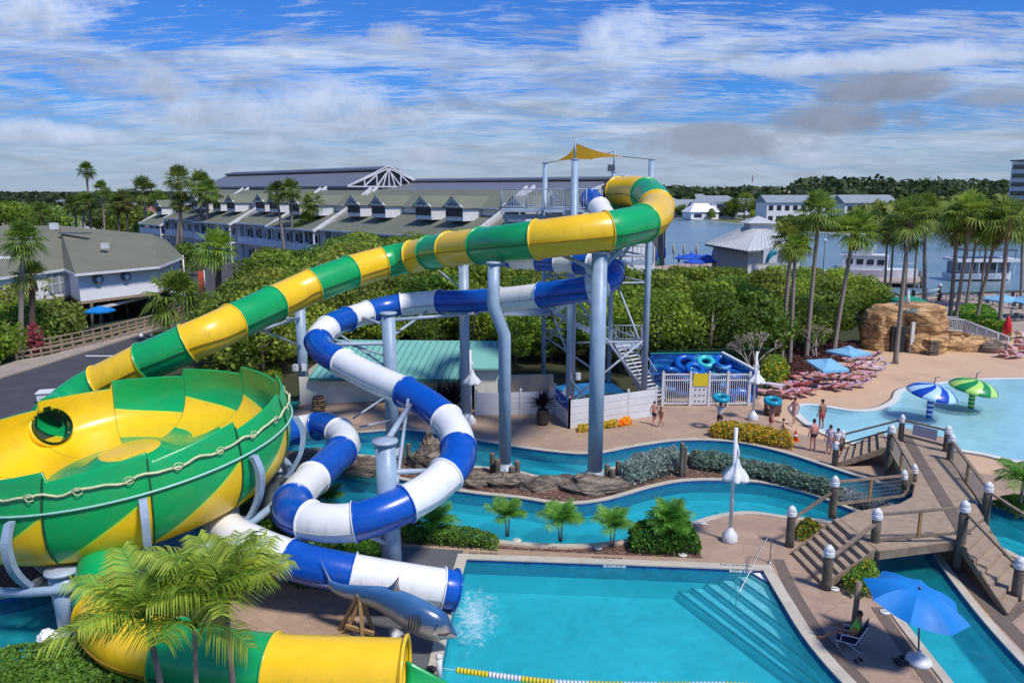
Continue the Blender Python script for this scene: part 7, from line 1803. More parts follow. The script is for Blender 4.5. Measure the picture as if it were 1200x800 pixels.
leafhedge('silver_bush', 'long silvery bush on the island behind the furled parasol post', 'bush', [(806, 538), (850, 543), (925, 560), (990, 581), (975, 586), (900, 566), (850, 556), (812, 550)], .7, L_SILVER, .08, 650)
leafhedge('silver_bush', 'sparser silvery bush at the island end under the bridge', 'bush', [(990, 581), (1035, 596), (1050, 604), (1030, 606), (985, 590)], .55, L_SILVER, .07, 500)
leafhedge('bush', 'yellow green bush behind the left foot of the bridge stairs', 'bush', [(930, 626), (945, 614), (962, 622), (952, 634), (936, 636)], .5, L_HEDGE, .06, 900, (L_HEDGEY, .4))
leafhedge('bush', 'clipped green bush beside the bridge stairs below the post', 'bush', [(985, 690), (1000, 672), (1020, 668), (1032, 686), (1028, 702), (1000, 702)], .75, L_HEDGE, .06, 1000, (L_HEDGEY, .12))
leafhedge('bush', 'low round green bush at the right frame edge under the small palm', 'bush', [(1160, 594), (1185, 588), (1230, 596), (1240, 612), (1190, 608)], .5, L_HEDGE, .07, 600)
leafhedge('ground_cover', 'dark glossy ground cover under the blue white tube', 'ground cover', [(330, 618), (372, 624), (440, 640), (468, 652), (440, 672), (418, 690), (350, 690), (300, 660), (300, 630)], .45, L_HEDGE, .09, 330, kind='stuff')
leafhedge('ground_cover', 'dark planting between the bowl and the drain pipes', 'ground cover', [(255, 590), (300, 578), (345, 592), (340, 616), (290, 628), (250, 640)], .35, L_HEDGE, .09, 260, kind='stuff')
leafhedge('hedge', 'dark dense hedge across the bottom left corner', 'hedge', [(-90, 800), (0, 786), (50, 775), (110, 762), (160, 768), (250, 790), (245, 850), (-90, 880)], .85, L_HEDGE, .06, 900)
leafhedge('bush', 'bright green shrub at the left end of the palm bed', 'bush', [(885, 448), (893, 436), (918, 434), (926, 446), (912, 452), (892, 452)], 1.5, L_HEDGE, .10, 420, (L_HEDGEY, .35))
leafhedge('bush', 'low hedge in front of the woods behind the bowl', 'bush', [(222, 446), (270, 438), (330, 440), (332, 462), (260, 462)], 1.1, L_MANG, .12, 200)
leafhedge('bromeliad_bed', 'purple brown bromeliads covering the palm bed', 'bedding plants', [(893, 440), (905, 418), (950, 408), (1003, 404), (1003, 418), (960, 434), (925, 448)], .5, L_BROWN, .14, 90, kind='stuff')
leafhedge('hedge', 'dark hedge with yellow tips behind the grotto railing', 'hedge', [(1106, 384), (1120, 372), (1160, 372), (1172, 384), (1185, 400), (1150, 392)], 1.6, L_HEDGE, .16, 130, (L_HEDGEY, .1))
leafhedge('bush', 'green palm like bush under the small palm by the road', 'bush', [(178, 402), (200, 396), (222, 398), (220, 410), (186, 412)], 1.0, L_MANG, .16, 130)
# flowers
leafhedge('flower_row', 'row of yellow flowers turning orange along the foot of the white fence', 'flowers', [(676, 503), (700, 500), (724, 496), (724, 501), (700, 505), (678, 508)], .38, L_FLOWY, .07, 700, (L_HEDGE, .15))
leafhedge('flower_row', 'orange red flowers at the right end of the yellow row', 'flowers', [(725, 496), (738, 493), (741, 498), (726, 501)], .38, L_FLOWR, .07, 700, (L_FLOWY, .25))
leafhedge('bougainvillea_bush', 'pink flowering bush at the foot of the small left palm', 'bush', [(30, 414), (40, 410), (54, 408), (52, 415), (38, 418)], 2.8, L_PINK, .15, 300, (L_HEDGE, .25))

def spiky(px, py, z0, h, n, label, mat=L_DARK, name='cordyline'):
    g = G(px, py); mb = MB(); rd_ = random.Random(px); V = []
    for i in range(n):
        a = rd_.random()*6.28; el = rd_.uniform(.1, 1.35); L = h*rd_.uniform(.7, 1.1); d = Vector((math.cos(a)*math.cos(el), math.sin(a)*math.cos(el), math.sin(el))); s = Vector((-math.sin(a), math.cos(a), 0))*.05
        b = g+dn*(z0+rd_.random()*h*.35); m1 = b+d*L*.55; t_ = b+d*L-dn*L*.12; mb.add([b-s*.5, b+s*.5, m1+s, m1-s, t_], [(0, 1, 2, 3), (3, 2, 4)])
    mb.tube([g+dn*(z0-.1), g+dn*(z0+h*.4)], .05, 6, mi=1); return mb.build(name, [mat, BARKD], None, label, 'spiky plant')
spiky(636, 497, .9, 1.25, 130, 'spiky near black cordyline growing in the dark planter tub')
spiky(513, 484, .1, 1.8, 170, 'left dark spiky cordyline against the pool house wall'); spiky(531, 482, .2, 2.0, 170, 'right dark spiky cordyline beside the column'); spiky(522, 486, .0, 1.0, 90, 'low red brown spiky plant between the two cordylines', L_BROWN)
spiky(1088, 372, .2, 1.0, 60, 'spiky green yucca in front of the dock platform', L_FAN)

# --- palms
def fan_crown(seed, R_=1.9, nf=34, mat=None, skirt=True):
    rd_ = random.Random(seed); mb = MB()
    for i in range(nf):
        a = rd_.random()*6.28; f = (i+.5)/nf; el = math.radians(82-125*f+rd_.uniform(-8, 8)); L = R_*rd_.uniform(.42, .55)
        d = Vector((math.cos(a)*math.cos(el), math.sin(a)*math.cos(el), math.sin(el))); b = Vector((0, 0, 0))+d*.08; hub = b+d*L-dn*.05
        mb.beam(b, hub, .035, .03, mi=0)
        sd_ = Vector((-math.sin(a), math.cos(a), 0)); up_ = sd_.cross(d); nl = 15
        for j in range(nl):
            t = (j/(nl-1)-.5)*2; an_ = t*1.9; ld = (d*math.cos(an_)+sd_*math.sin(an_)); ld = (ld+up_*(-.25*abs(t))).normalized(); LL = R_*(.62-.14*abs(t))*rd_.uniform(.85, 1.1)
            m1 = hub+ld*LL*.55; t1 = hub+ld*LL-dn*(.22*R_*(.5+f)*rd_.uniform(.6, 1.2)); w_ = ld.cross(up_).normalized()*.055*R_/1.9+up_*.01
            mb.add([hub, m1+w_, t1, m1-w_], [(0, 1, 2, 3)], 0)
    if skirt:
        for i in range(44):
            a = rd_.random()*6.28; d = Vector((math.cos(a), math.sin(a), 0)); b = d*.08-dn*rd_.uniform(-.1, .7); L = R_*rd_.uniform(.3, .55); s = Vector((-d.y, d.x, 0))*.10
            mb.add([b-s*.3, b+s*.3, b+d*.22+s-dn*L*.6, b+d*.3-dn*L, b+d*.18-s-dn*L*.6], [(0, 1, 2, 3, 4)], 1)
    return mb
CR = []
for i in range(5):
    m = fan_crown(i, 1.9, 38, skirt=i != 2); CR.append(m.build('crown', [L_FAN if i % 2 == 0 else L_FAND, L_DEAD], None, local=True))
used_cr = set()
def fan_palm(bp, cp, label, r=.17, s=1.0, v=0, Y=None, group=None, thick=False, tm=None, bend=.4):
    b = G(*bp) if Y is None else Vector((D(bp[0], bp[1], Y).x, Y, 0)); t = D(cp[0], cp[1], b.y); o = empty('fan_palm', b, label, 'palm', group)
    mid = b.lerp(t, .5)+Vector(((b.x-t.x)*-.0+(t.x-b.x)*-.12*bend, 0, 0)); pts = [tuple(c) for c in crom([tuple(b-dn*.1), tuple(b.lerp(mid, .5)), tuple(mid), tuple(mid.lerp(t, .5)), tuple(t)], 4)]; k = len(pts)
    rs = [r*(1.35 if i == 0 else 1.12 if i < 3 else 1-.28*i/k) for i in range(k)]; m = MB(); m.tube(pts, rs, 10); m.build('trunk', tm or (PTRUNK if not thick else PTRUNKD), o)
    if v in used_cr: c = CR[v].copy(); COL.objects.link(c)
    else: c = CR[v]; used_cr.add(v)
    c.parent = o; c.location = t-b; c.rotation_euler = (0, 0, random.random()*6.28); c.scale = (s, s, s); return o
PR = [((915, 424), (928, 282), 'palm at the left of the palm bed, its trunk straight and pale', .19, 1.05, 0), ((925, 431), (932, 292), 'shorter palm trunk right beside the leftmost one in the bed', .17, .8, 2), ((944, 424), (960, 250), 'tallest palm of the palm bed with a slightly curved trunk', .19, 1.1, 1), ((975, 423), (1001, 272), 'palm leaning right at the right end of the palm bed', .19, 1.1, 0),
      ((1036, 352), (1040, 272), 'thin palm behind the yacht, left trunk of the pair', .16, 1.2, 1), ((1042, 353), (1048, 268), 'thin palm behind the yacht, right trunk of the pair', .15, 1.1, 3), ((1049, 426), (1066, 258), 'tall palm whose trunk crosses the front of the rock grotto', .19, 1.15, 3), ((1060, 358), (1064, 280), 'thin background palm behind the grotto palm', .15, 1.1, 1), ((1070, 356), (1076, 258), 'thin palm trunk left of the straight pale one above the grotto', .15, 1.2, 1),
      ((1083, 362), (1083, 250), 'straight thick pale palm rising behind the grotto top', .24, 1.45, 0), ((1112, 385), (1122, 268), 'dark trunked palm left of the hedge behind the railing', .22, 1.3, 1), ((1118, 388), (1138, 252), 'pale palm crossing the dark trunked one behind the railing', .2, 1.4, 0), ((1131, 366), (1146, 268), 'dark slim palm in front of the tour boat left end', .17, 1.3, 3), ((1147, 362), (1158, 272), 'slim palm in front of the tour boat middle', .15, 1.2, 1), ((1141, 388), (1170, 268), 'strongly leaning palm in front of the tour boat right end', .19, 1.3, 3), ((1170, 392), (1182, 258), 'brown straight palm at the right end of the railing', .22, 1.4, 1), ((1196, 362), (1198, 265), 'palm at the right frame edge over the terrace', .18, 1.4, 3)]
for a in PR: fan_palm(a[0], a[1], a[2], a[3], a[4], a[5])
PL = [((24, 414), (28, 283), 'tall palm at the left frame edge in front of the restaurant', .24, 1.05, 1, False), ((38, 410), (38, 325), 'shorter brown trunked palm beside the tall left one', .3, 0.95, 0, True), ((258, 362), (254, 292), 'stout palm with shaggy brown trunk by the parking loop', .42, 1.5, 0, True), ((196, 400), (205, 350), 'short bushy pale palm at the roadside by the boardwalk end', .26, 1.6, 2, False),
      ((108, 282), (101, 200), 'tallest thinnest palm standing alone on the left skyline', .35, 1.45, 1, False), ((124, 284), (119, 222), 'thin lone palm just right of the tallest skyline palm', .3, 1.45, 3, False), ((174, 288), (168, 224), 'palm left of the hotel end with dark full crown', .4, 2.2, 3, False), ((151, 286), (148, 236), 'palm in the cluster left of the hotel, second trunk', .35, 2.0, 1, False), ((141, 286), (137, 242), 'low palm in the cluster left of the hotel', .35, 1.9, 3, False), ((192, 286), (185, 236), 'low palm right beside the hotel left end', .35, 1.8, 1, False),
      ((90, 282), (88, 242), 'low palm behind the restaurant, first of the row', .35, 1.9, 3, False), ((96, 283), (100, 238), 'low palm behind the restaurant, second of the row', .35, 1.8, 1, False),
      ((214, 300), (209, 210), 'tall palm in front of the far hotel block, left of three', .38, 1.75, 1, False), ((238, 300), (234, 216), 'palm in the middle of three before the far hotel block', .35, 1.75, 3, False), ((244, 302), (243, 226), 'shorter palm on the right of three before the far hotel', .33, 1.7, 1, False), ((206, 300), (213, 238), 'dark low crowned palm behind the left of three', .3, 1.5, 3, False),
      ((336, 318), (324, 226), 'left of the two slim palms before the middle hotel block', .26, 1.25, 1, False), ((344, 318), (341, 223), 'right of the two slim palms before the middle hotel block', .26, 1.25, 3, False), ((369, 318), (367, 240), 'twin trunked palm in front of the widest hotel block', .3, 1.35, 1, False), ((372, 318), (360, 262), 'lower crown of the twin trunked palm', .28, 1.3, 3, False), ((366, 262), (365, 216), 'palm crown rising behind the hotel roof', .3, 1.6, 1, False),
      ((52, 282), (50, 248), 'low palm behind the restaurant vent box', .3, 1.7, 1, False)]
for a in PL: fan_palm(a[0], a[1], a[2], a[3], a[4], a[5], thick=a[6])
def feather_crown(seed, L=1.0, nf=12, nl=20, lw=.05, ll=.42, up=1.0, mat=None, droop=.9):
    rd_ = random.Random(seed); mb = MB()
    for i in range(nf):
        a = 2*math.pi*(i*.381966)+rd_.uniform(-.2, .2); f = (i+.5)/nf; el = math.radians(80-62*f+rd_.uniform(-6, 6))*up; Lf = L*rd_.uniform(.8, 1.1); P = []; p = Vector((0, 0, 0)); e = el
        for k in range(9):
            P.append(p.copy()); p = p+Vector((math.cos(a)*math.cos(e), math.sin(a)*math.cos(e), math.sin(e)))*Lf/8; e -= droop*(.10+.05*k*.5)
        mb.tube(P, [.022*L*(1-k/10) for k in range(9)], 4, mi=1)
        for q in range(nl):
            s = .16+.84*q/nl; x = s*8; i0 = min(7, int(x)); c = P[i0].lerp(P[i0+1], x-i0); d = (P[i0+1]-P[i0]).normalized(); side = Vector((-math.sin(a), math.cos(a), 0)); upv = side.cross(d)
            Lq = ll*L*math.sin(min(1, (s+.12))*2.75)*.9+ll*L*.22
            for sg in (-1, 1):
                ld = (side*sg*.80+d*.62-upv*.12*rd_.uniform(0, 2.2)-dn*.25).normalized(); m1 = c+ld*Lq*.5+dn*.02*L; t_ = c+ld*Lq-dn*Lq*.28; w_ = d*lw*L
                mb.add([c-w_*.3, c+w_*.3, m1+w_*.5, m1-w_*.5, t_], [(0, 1, 2, 3), (3, 2, 4)], 0)
    return mb
def feather_palm(px, py, th, L, label, seed, mat, stems=3, Y=None, nf=11, nl=18, trunk=BARK, group=None, base=None, top=None, r=.03, droop=.9, lw=.05):
    g = base or G(px, py); o = empty('feather_palm', g, label, 'palm', group)
    for s in range(stems):
        a = s*2.2+seed; b = g+Vector((math.cos(a)*.05*(stems > 1), math.sin(a)*.05*(stems > 1), 0)); t = (top or g+dn*th)+Vector((math.cos(a)*.12, math.sin(a)*.12, .1*s))*(stems > 1)
        m = MB(); m.tube([b, b.lerp(t, .5), t], [r*1.4, r, r*.8], 7); m.build('trunk', trunk, o)
        c = feather_crown(seed*7+s, L*(1-.1*s), nf, nl, droop=droop, lw=lw).build('crown', [mat, L_FEATHD], None, local=True); c.parent = o; c.location = t-g
    return o
for i, (px, py, th, L, lab) in enumerate([(510, 630, .35, 1.0, 'young palm growing out of the clipped hedge'), (594, 628, .55, .95, 'young palm at the left end of the open mulch bed'), (657, 634, .55, 1.05, 'young palm in the middle of the mulch bed'), (717, 640, .55, 1.0, 'young palm third along the mulch bed'), (783, 640, .75, 1.05, 'fuller young palm rising from the right hand hedge')]):
    feather_palm(px, py, th+.25, L*1.05, lab, i+1, L_FEATHD, 3, nf=9 if i < 4 else 13, droop=.65, lw=.035)
b = D(203, 812, 15.5); b.z = 0; feather_palm(0, 0, 0, 1.85, 'left big yellow green feather palm in front of the exit tube', 11, L_FEATH, 1, base=b, top=D(172, 722, 15.5), nf=13, nl=26, r=.075, droop=.62, lw=.030)
b = D(274, 812, 16.2); b.z = 0; feather_palm(0, 0, 0, 1.95, 'right big yellow green feather palm over the green exit tube', 14, L_FEATH, 1, base=b, top=D(264, 698, 16.2), nf=13, nl=26, r=.075, droop=.62, lw=.030)
b = D(225, 860, 15.0); b.z = 0; feather_palm(0, 0, 0, 1.9, 'lower feather palm between the two big foreground ones', 17, L_FEATH, 1, base=b, top=D(228, 735, 15.4), nf=6, nl=20, r=.06, droop=1.0, lw=.03)
feather_palm(1194, 603, 1.55, 1.35, 'small feather palm with slim trunk at the right frame edge', 21, L_FEATHD, 1, nf=15, r=.07, lw=.04)
feather_palm(383, 590, .2, .95, 'spiky young palm on the bank behind the blue white bend', 23, L_HEDGE, 1, nf=12); feather_palm(488, 690, .1, .7, 'yellow green fern clump between the tubes', 25, L_FEATH, 1, nf=10) if False else None
# bare branched tree in the wood edge
def bare_tree(px, py, h, label, seed):
    g = G(px, py); mb = MB(); rd_ = random.Random(seed)
    def br_(p, d, L, r, n):
        q = p+d*L; mb.tube([p, p.lerp(q, .5)+Vector((rd_.uniform(-.1, .1), rd_.uniform(-.1, .1), 0)), q], [r, r*.8, r*.6], 5)
        if n: 
            for k in range(2 if n > 2 else 3): br_(q, (d+Vector((rd_.uniform(-.8, .8), rd_.uniform(-.5, .5), rd_.uniform(-.2, .5)))).normalized(), L*.68, r*.6, n-1)
    for k in range(4): br_(g, Vector((rd_.uniform(-.5, .5), rd_.uniform(-.3, .1), 1)).normalized(), h*.3, .09, 4)
    mb.build('bare_tree', M('bare_bark', (.48, .42, .35), (.34, .29, .24), 3, .9), None, label, 'tree')
bare_tree(880, 449, 5.0, 'pale leafless tree at the edge of the wood right of the pickets', 4); bare_tree(955, 424, 4.0, 'thin pale bare shrub between two palm trunks', 12)
# --- far woods
def far_wood(name, label, specs, mat, size):
    PP = []; NN = []
    for (px0, px1, Y0_, Y1_, n, h0, h1) in specs:
        for i in range(n):
            Y = rd.uniform(Y0_, Y1_); x = D(rd.uniform(px0, px1), 222, Y).x; h = rd.uniform(h0, h1); w_ = rd.uniform(.5, .9)*h*.8+1.5; k = 46
            d = rng.normal(size=(k, 3)); d /= np.linalg.norm(d, axis=1)[:, None]; d[:, 2] = np.abs(d[:, 2])*1.0-.15; PP.append(np.array((x, Y, h*.45))+d*np.array((w_, w_, h*.55))); NN.append(d)
    V, Fq = leaves_arr(np.concatenate(PP), np.concatenate(NN), size, .7, .5); mb = MB(); mb.arrays(V, Fq); return mb.build(name, mat, None, label, 'far wood', None, 'stuff')
far_wood('far_wood', 'distant wooded skyline beyond the town at the left and behind the hall', [(-120, 760, 560, 900, 420, 7, 12), (-100, 300, 330, 560, 160, 5, 9)], L_FAR, 2.6)
far_wood('far_wood', 'wooded far shore beyond the bay at the right', [(1020, 1420, 256, 300, 230, 6, 11), (1075, 1420, 300, 420, 160, 8, 13), (925, 1010, 264, 290, 50, 2, 4.5)], L_MANG2, 1.5)
far_wood('far_wood', 'dark treed skyline behind the houses across the bay', [(760, 1400, 480, 620, 240, 9, 17), (940, 1400, 620, 820, 260, 16, 27), (770, 960, 620, 800, 120, 10, 18)], L_FAR, 2.6)
for i, (px, Y, h, w) in enumerate([(849, 372, 6, 5), (860, 368, 10, 8), (874, 364, 12, 10), (888, 360, 9, 8), (884, 352, 5, 5), (835, 366, 5, 5), (800, 385, 7, 6), (783, 390, 6, 5), (828, 392, 6, 5), (902, 420, 12, 9), (915, 400, 9, 7), (853, 395, 9, 7), (930, 430, 10, 9), (770, 395, 6, 6), (812, 420, 8, 7)]):
    pr = tree_protos[i % 6]; o = place(pr, (D(px, 222, Y).x, Y, 0), i*1.3, h/5.8, sz=h/5.8); o['label'] = 'dark tree among the houses on the far shore'; o['category'] = 'tree'; o['group'] = 'dark trees among the far shore houses'
m = MB(); sh = gpoly([(775, 253.5), (830, 257.5), (880, 262.5), (930, 269.5), (1000, 273.5), (1000, 268), (930, 262), (880, 256), (830, 253), (775, 251)]); 
sheet('far_lawn', sh, [], .02, LAWN)
# ================================================================ loungers, tables, people
def make_lounger():
    o = empty('beach_lounger', (0, 0, 0)); m = MB()
    for s in (-1, 1): m.tube([(-.95, s*.3, .33), (.35, s*.3, .33), (.95, s*.3, .75)], .02, 5)
    m.build('frame', WHITE, o, local=True)
    for x in (-.8, .3):
        for s in (-1, 1): l = MB(); l.tube([(x, s*.3, .33), (x, s*.3, 0)], .018, 5); l.build('leg', WHITE, o, local=True)
    m = MB(); prof = [(-.97, .37), (-.4, .35), (.1, .36), (.36, .37), (.66, .58), (.97, .80)]
    V = []; 
    for i, (x, z) in enumerate(prof):
        for j in range(5): y = (j/4-.5)*.66; V.append((x+.02*math.sin(j*2+i), y, z+.035*math.sin(i*2.1+j*1.7)-(.10 if j in (0, 4) else 0)))
    m.add(V, [(i*5+j, i*5+j+1, (i+1)*5+j+1, (i+1)*5+j) for i in range(5) for j in range(4)], 0, True); m.build('towel', TOWEL, o, local=True)
    m = MB(); m.ball((.72, 0, .72), .13, .2, .07, 8, 5); m.build('rolled_towel', PINKC, o, local=True); return o
lg = make_lounger(); rd = random.Random(11); k = 0
rows_ = [[(902, 464), (914, 466), (926, 466), (938, 465), (950, 461)], [(915, 455), (928, 456), (941, 455), (953, 452), (966, 456), (978, 457), (990, 456), (1001, 453)], [(965, 445), (976, 446), (987, 446), (998, 446), (1009, 445), (1018, 441)], [(990, 434), (1000, 434), (1010, 433), (1020, 430), (1027, 434)], [(996, 424), (1008, 424), (1019, 422)], [(948, 444), (935, 446)]]
for r_ in rows_:
    for px, py in r_:
        o = place(lg, G(px+rd.uniform(-2, 2), py+rd.uniform(-1, 1)), R(-65+rd.uniform(-25, 25)) if px < 990 else R(-25+rd.uniform(-12, 12)), 1.0)
        o['category'] = 'sun lounger'; o['group'] = 'towel covered loungers beside the palm bed'; o['label'] = 'sun lounger under pink and red towels in the crowd beside the palm bed'
for i, (px, py, a) in enumerate([(1176, 418, 20), (1184, 412, 15), (1194, 406, 25), (1190, 420, 10), (1200, 414, 20), (1207, 405, 12), (1180, 398, 20), (1196, 396, 15)]):
    o = place(lg, G(px, py), R(200+a), 1.0); o['category'] = 'sun lounger'; o['group'] = 'loungers at the right frame edge'; o['label'] = 'red towelled lounger at the right frame edge below the terrace'
def canopy4(px, py, h, r, label, rz, tilt):
    g = G(px, py); o = empty('shade_umbrella', g, label, 'umbrella'); m = MB(); m.tube([g, g+dn*h], .04, 8); m.build('pole', WHITE, o); m = MB(); ap = g+dn*(h+.05); Rm = Matrix.Rotation(rz, 3, 'Z')@Matrix.Rotation(tilt, 3, 'X')
    V = [ap]+[ap+Rm@Vector((r*a, r*b, -.35*r)) for a, b in ((-1, -1), (1, -1), (1, 1), (-1, 1))]; V += [v-dn*.16 for v in V[1:]]
    m.add(V, [(0, 1, 2), (0, 2, 3), (0, 3, 4), (0, 4, 1), (1, 5, 6, 2), (2, 6, 7, 3), (3, 7, 8, 4), (4, 8, 5, 1)]); m.build('canopy', SKY_B, o); m = MB(); m.add([ap+dn*.1]+[ap+dn*.02+(Rm@Vector((r*.25*a, r*.25*b, -.08*r))) for a, b in ((-1, -1), (1, -1), (1, 1), (-1, 1))], [(0, 1, 2), (0, 2, 3), (0, 3, 4), (0, 4, 1)]); m.build('vent_cap', SKY_B, o)
canopy4(968, 455, 2.05, 1.05, 'pale blue square umbrella tilted over the nearer loungers', .25, .18); canopy4(992, 438, 2.1, 1.15, 'pale blue square umbrella behind, next to the palm trunk', .5, .0)
canopy4(1172, 370, 2.4, 1.6, 'pale blue square umbrella over the beach terrace', .3, 0); canopy4(1200, 372, 2.4, 1.6, 'pale blue square umbrella at the right frame edge', .1, 0)
g = G(1178, 404); o = empty('red_parasol', g, 'bright red folded parasol at the right end of the grotto stairs', 'parasol'); m = MB(); m.tube([g, g+dn*2.6], .04, 6); m.build('pole', WHITE, o); m = MB(); m.lathe(g+dn*1.0, [(.2, 0), (.38, .3), (.34, .9), (.16, 1.5), (.03, 1.75)], 10); m.build('canopy', RED, o)
def table_set(px, py, lab, mat=STEELD):
    g = G(px, py); o = empty('terrace_table', g, 'round dark table '+lab, 'table', 'tables on the beach terrace'); m = MB(); m.lathe(g+dn*.72, [(.5, 0), (.5, .04), (.001, .045)], 14); m.build('tabletop', mat, o); m = MB(); m.lathe(g, [(.25, 0), (.05, .06), (.05, .72)], 8); m.build('pedestal', STEELD, o)
    for i in range(4):
        a = i*1.57+.5; c = g+Vector((math.cos(a), math.sin(a), 0))*.95; q = empty('terrace_chair', c, 'dark chair at the round table '+lab, 'chair', 'chairs on the beach terrace'); m = MB(); m.box(c+dn*.45, (.45, .45, .05), a); m.build('seat', mat, q)
        m = MB(); m.box(c+dn*.75+Vector((math.cos(a), math.sin(a), 0))*.22, (.05, .45, .5), a); m.build('backrest', mat, q)
        for sx in (-1, 1):
            for sy in (-1, 1): m = MB(); p = c+Matrix.Rotation(a, 3, 'Z')@Vector((sx*.19, sy*.19, 0)); m.tube([p, p+dn*.45], .02, 5); m.build('leg', mat, q)
for px, py, lab in [(1163, 358, 'behind the brown palm trunk'), (1194, 362, 'nearest the right frame edge'), (1140, 352, 'in front of the tour boat'), (1108, 352, 'left on the terrace near the dark palms'), (1180, 352, 'by the water under the pale umbrella'), (1197, 376, 'just above the red towelled loungers')]: table_set(px, py, lab)

def skin(name, mat, verts, edges, rad, parent, sub=1):
    me = bpy.data.meshes.new(name); me.from_pydata([tuple(v) for v in verts], edges, []); o = bpy.data.objects.new(name, me); COL.objects.link(o)
    o.modifiers.new('s', 'SKIN'); sk = me.skin_vertices[0].data if me.skin_vertices else None
    if sk is None:
        bm_ = bmesh.new(); bm_.from_mesh(me); bm_.verts.layers.skin.verify(); bm_.to_mesh(me); bm_.free(); sk = me.skin_vertices[0].data
    for i, r in enumerate(rad): sk[i].radius = (r, r) if not isinstance(r, tuple) else r; sk[i].use_root = (i == 0)
    sb = o.modifiers.new('d', 'SUBSURF'); sb.levels = sub; sb.render_levels = sub
    dg = bpy.context.evaluated_depsgraph_get(); dg.update(); m2 = bpy.data.meshes.new_from_object(o.evaluated_get(dg)); bpy.data.objects.remove(o); bpy.data.meshes.remove(me)
    m2.materials.clear(); m2.materials.append(mat); m2.polygons.foreach_set('use_smooth', [True]*len(m2.polygons)); ob = bpy.data.objects.new(name, m2); COL.objects.link(ob); ob.parent = parent; return ob
STAND = dict(pel=(0, 0, .93), sp=(0, .01, 1.15), ch=(0, 0, 1.34), nk=(0, .0, 1.48), hd=(0, .03, 1.62), shL=(-.17, 0, 1.41), elL=(-.24, -.02, 1.14), wrL=(-.25, .06, .90), shR=(.17, 0, 1.41), elR=(.24, -.02, 1.14), wrR=(.25, .06, .90), hpL=(-.09, 0, .88), knL=(-.10, .02, .50), anL=(-.11, -.02, .09), toL=(-.12, .15, .03), hpR=(.09, 0, .88), knR=(.10, .02, .50), anR=(.11, -.02, .09), toR=(.12, .15, .03))
def person(px, py, label, rz=0, h=1.75, pose=None, skinm=SKIN, hair=HAIR, bottom=SHORTS, top=None, long_hair=False, z=0, fat=1.0, legcov=.6, loc=None):
    J = dict(STAND); J.update(pose or {}); s = h/1.75; J = {k: Vector(v)*s for k, v in J.items()}; g = Vector(loc) if loc is not None else G(px, py, z); o = empty('person', g, label, 'person', rz=rz)
    names = ['pel', 'sp', 'ch', 'nk', 'hpL', 'knL', 'anL', 'toL', 'hpR', 'knR', 'anR', 'toR', 'shL', 'elL', 'wrL', 'shR', 'elR', 'wrR']; V = [J[n] for n in names]; I = {n: i for i, n in enumerate(names)}
    rad = dict(pel=.135*fat, sp=.12*fat, ch=.14*fat, nk=.052, hpL=.095, knL=.058, anL=.038, toL=.032, hpR=.095, knR=.058, anR=.038, toR=.032, shL=.058, elL=.04, wrL=.028, shR=.058, elR=.04, wrR=.028)
    E = [('pel', 'sp'), ('sp', 'ch'), ('ch', 'nk'), ('pel', 'hpL'), ('hpL', 'knL'), ('knL', 'anL'), ('anL', 'toL'), ('pel', 'hpR'), ('hpR', 'knR'), ('knR', 'anR'), ('anR', 'toR'), ('ch', 'shL'), ('shL', 'elL'), ('elL', 'wrL'), ('ch', 'shR'), ('shR', 'elR'), ('elR', 'wrR')]
    E = [(I[a], I[b]) for a, b in E]; Rr = [rad[n]*s for n in names]
    # neck into the head, head as part of the same surface
    hd = J['hd']; up_ = (hd-J['nk']).normalized(); V += [hd-up_*.04*s, hd+up_*.07*s]; Rr += [.078*s, .082*s]; E += [(I['nk'], len(V)-2), (len(V)-2, len(V)-1)]
    for sd_ in 'LR':
        w_ = J['wr'+sd_]; d = (w_-J['el'+sd_]).normalized(); lat = d.cross(Vector((0, 0, 1))); lat = lat.normalized() if lat.length > .2 else Vector((0, 1, 0)); V.append(w_+d*.075*s); Rr.append(.030*s); pi = len(V)-1; E.append((I['wr'+sd_], pi))
        for f in range(4): a = V[pi]+lat*(f-1.5)*.02*s+d*.02*s; V.append(a+d*.03*s); V.append(a+d*(.055+.012*(f in (1, 2)))*s-dn*.012*s); Rr += [.009*s, .007*s]; E += [(pi, len(V)-2), (len(V)-2, len(V)-1)]
        V.append(w_+d*.04*s+lat*.045*s); V.append(w_+d*.075*s+lat*.06*s); Rr += [.010*s, .008*s]; E += [(I['wr'+sd_], len(V)-2), (len(V)-2, len(V)-1)]
    skin('body', skinm, V, E, Rr, o)
    m = MB(); c = hd+up_*.035*s+Vector((0, -.018*s, .012*s)); m.ball(c, .094*s, .105*s, .108*s, 12, 8, jit=.15)
    if long_hair: m.ball(c-Vector((0, .06*s, .12*s)), .085*s, .05*s, .17*s, 10, 7)
    m.build('hair', hair, o, local=True)
    m = MB(); fc = hd+Vector((0, .072*s, 0)); m.ball(fc+Vector((0, .022*s, -.012*s)), .013*s, .018*s, .022*s, 6, 5); nz = m.build('nose', skinm, o, local=True)
    for sx in (-1, 1): m = MB(); m.ball(fc+Vector((sx*.03*s, .004*s, .015*s)), .010*s, 6, .008*s, 6, 4) if False else m.ball(fc+Vector((sx*.03*s, .006*s, .015*s)), .010*s, .008*s, .007*s, 6, 4); m.build('eye', BLACK, o, local=True); m = MB(); m.ball(hd+Vector((sx*.084*s, 0, 0)), .012*s, .022*s, .03*s, 6, 5); m.build('ear', skinm, o, local=True)
    m = MB(); m.ball(fc+Vector((0, .008*s, -.045*s)), .025*s, .008*s, .007*s, 8, 4); m.build('mouth', M('lips', (.35, .10, .09), (.3, .08, .07), 3, .5), o, local=True)
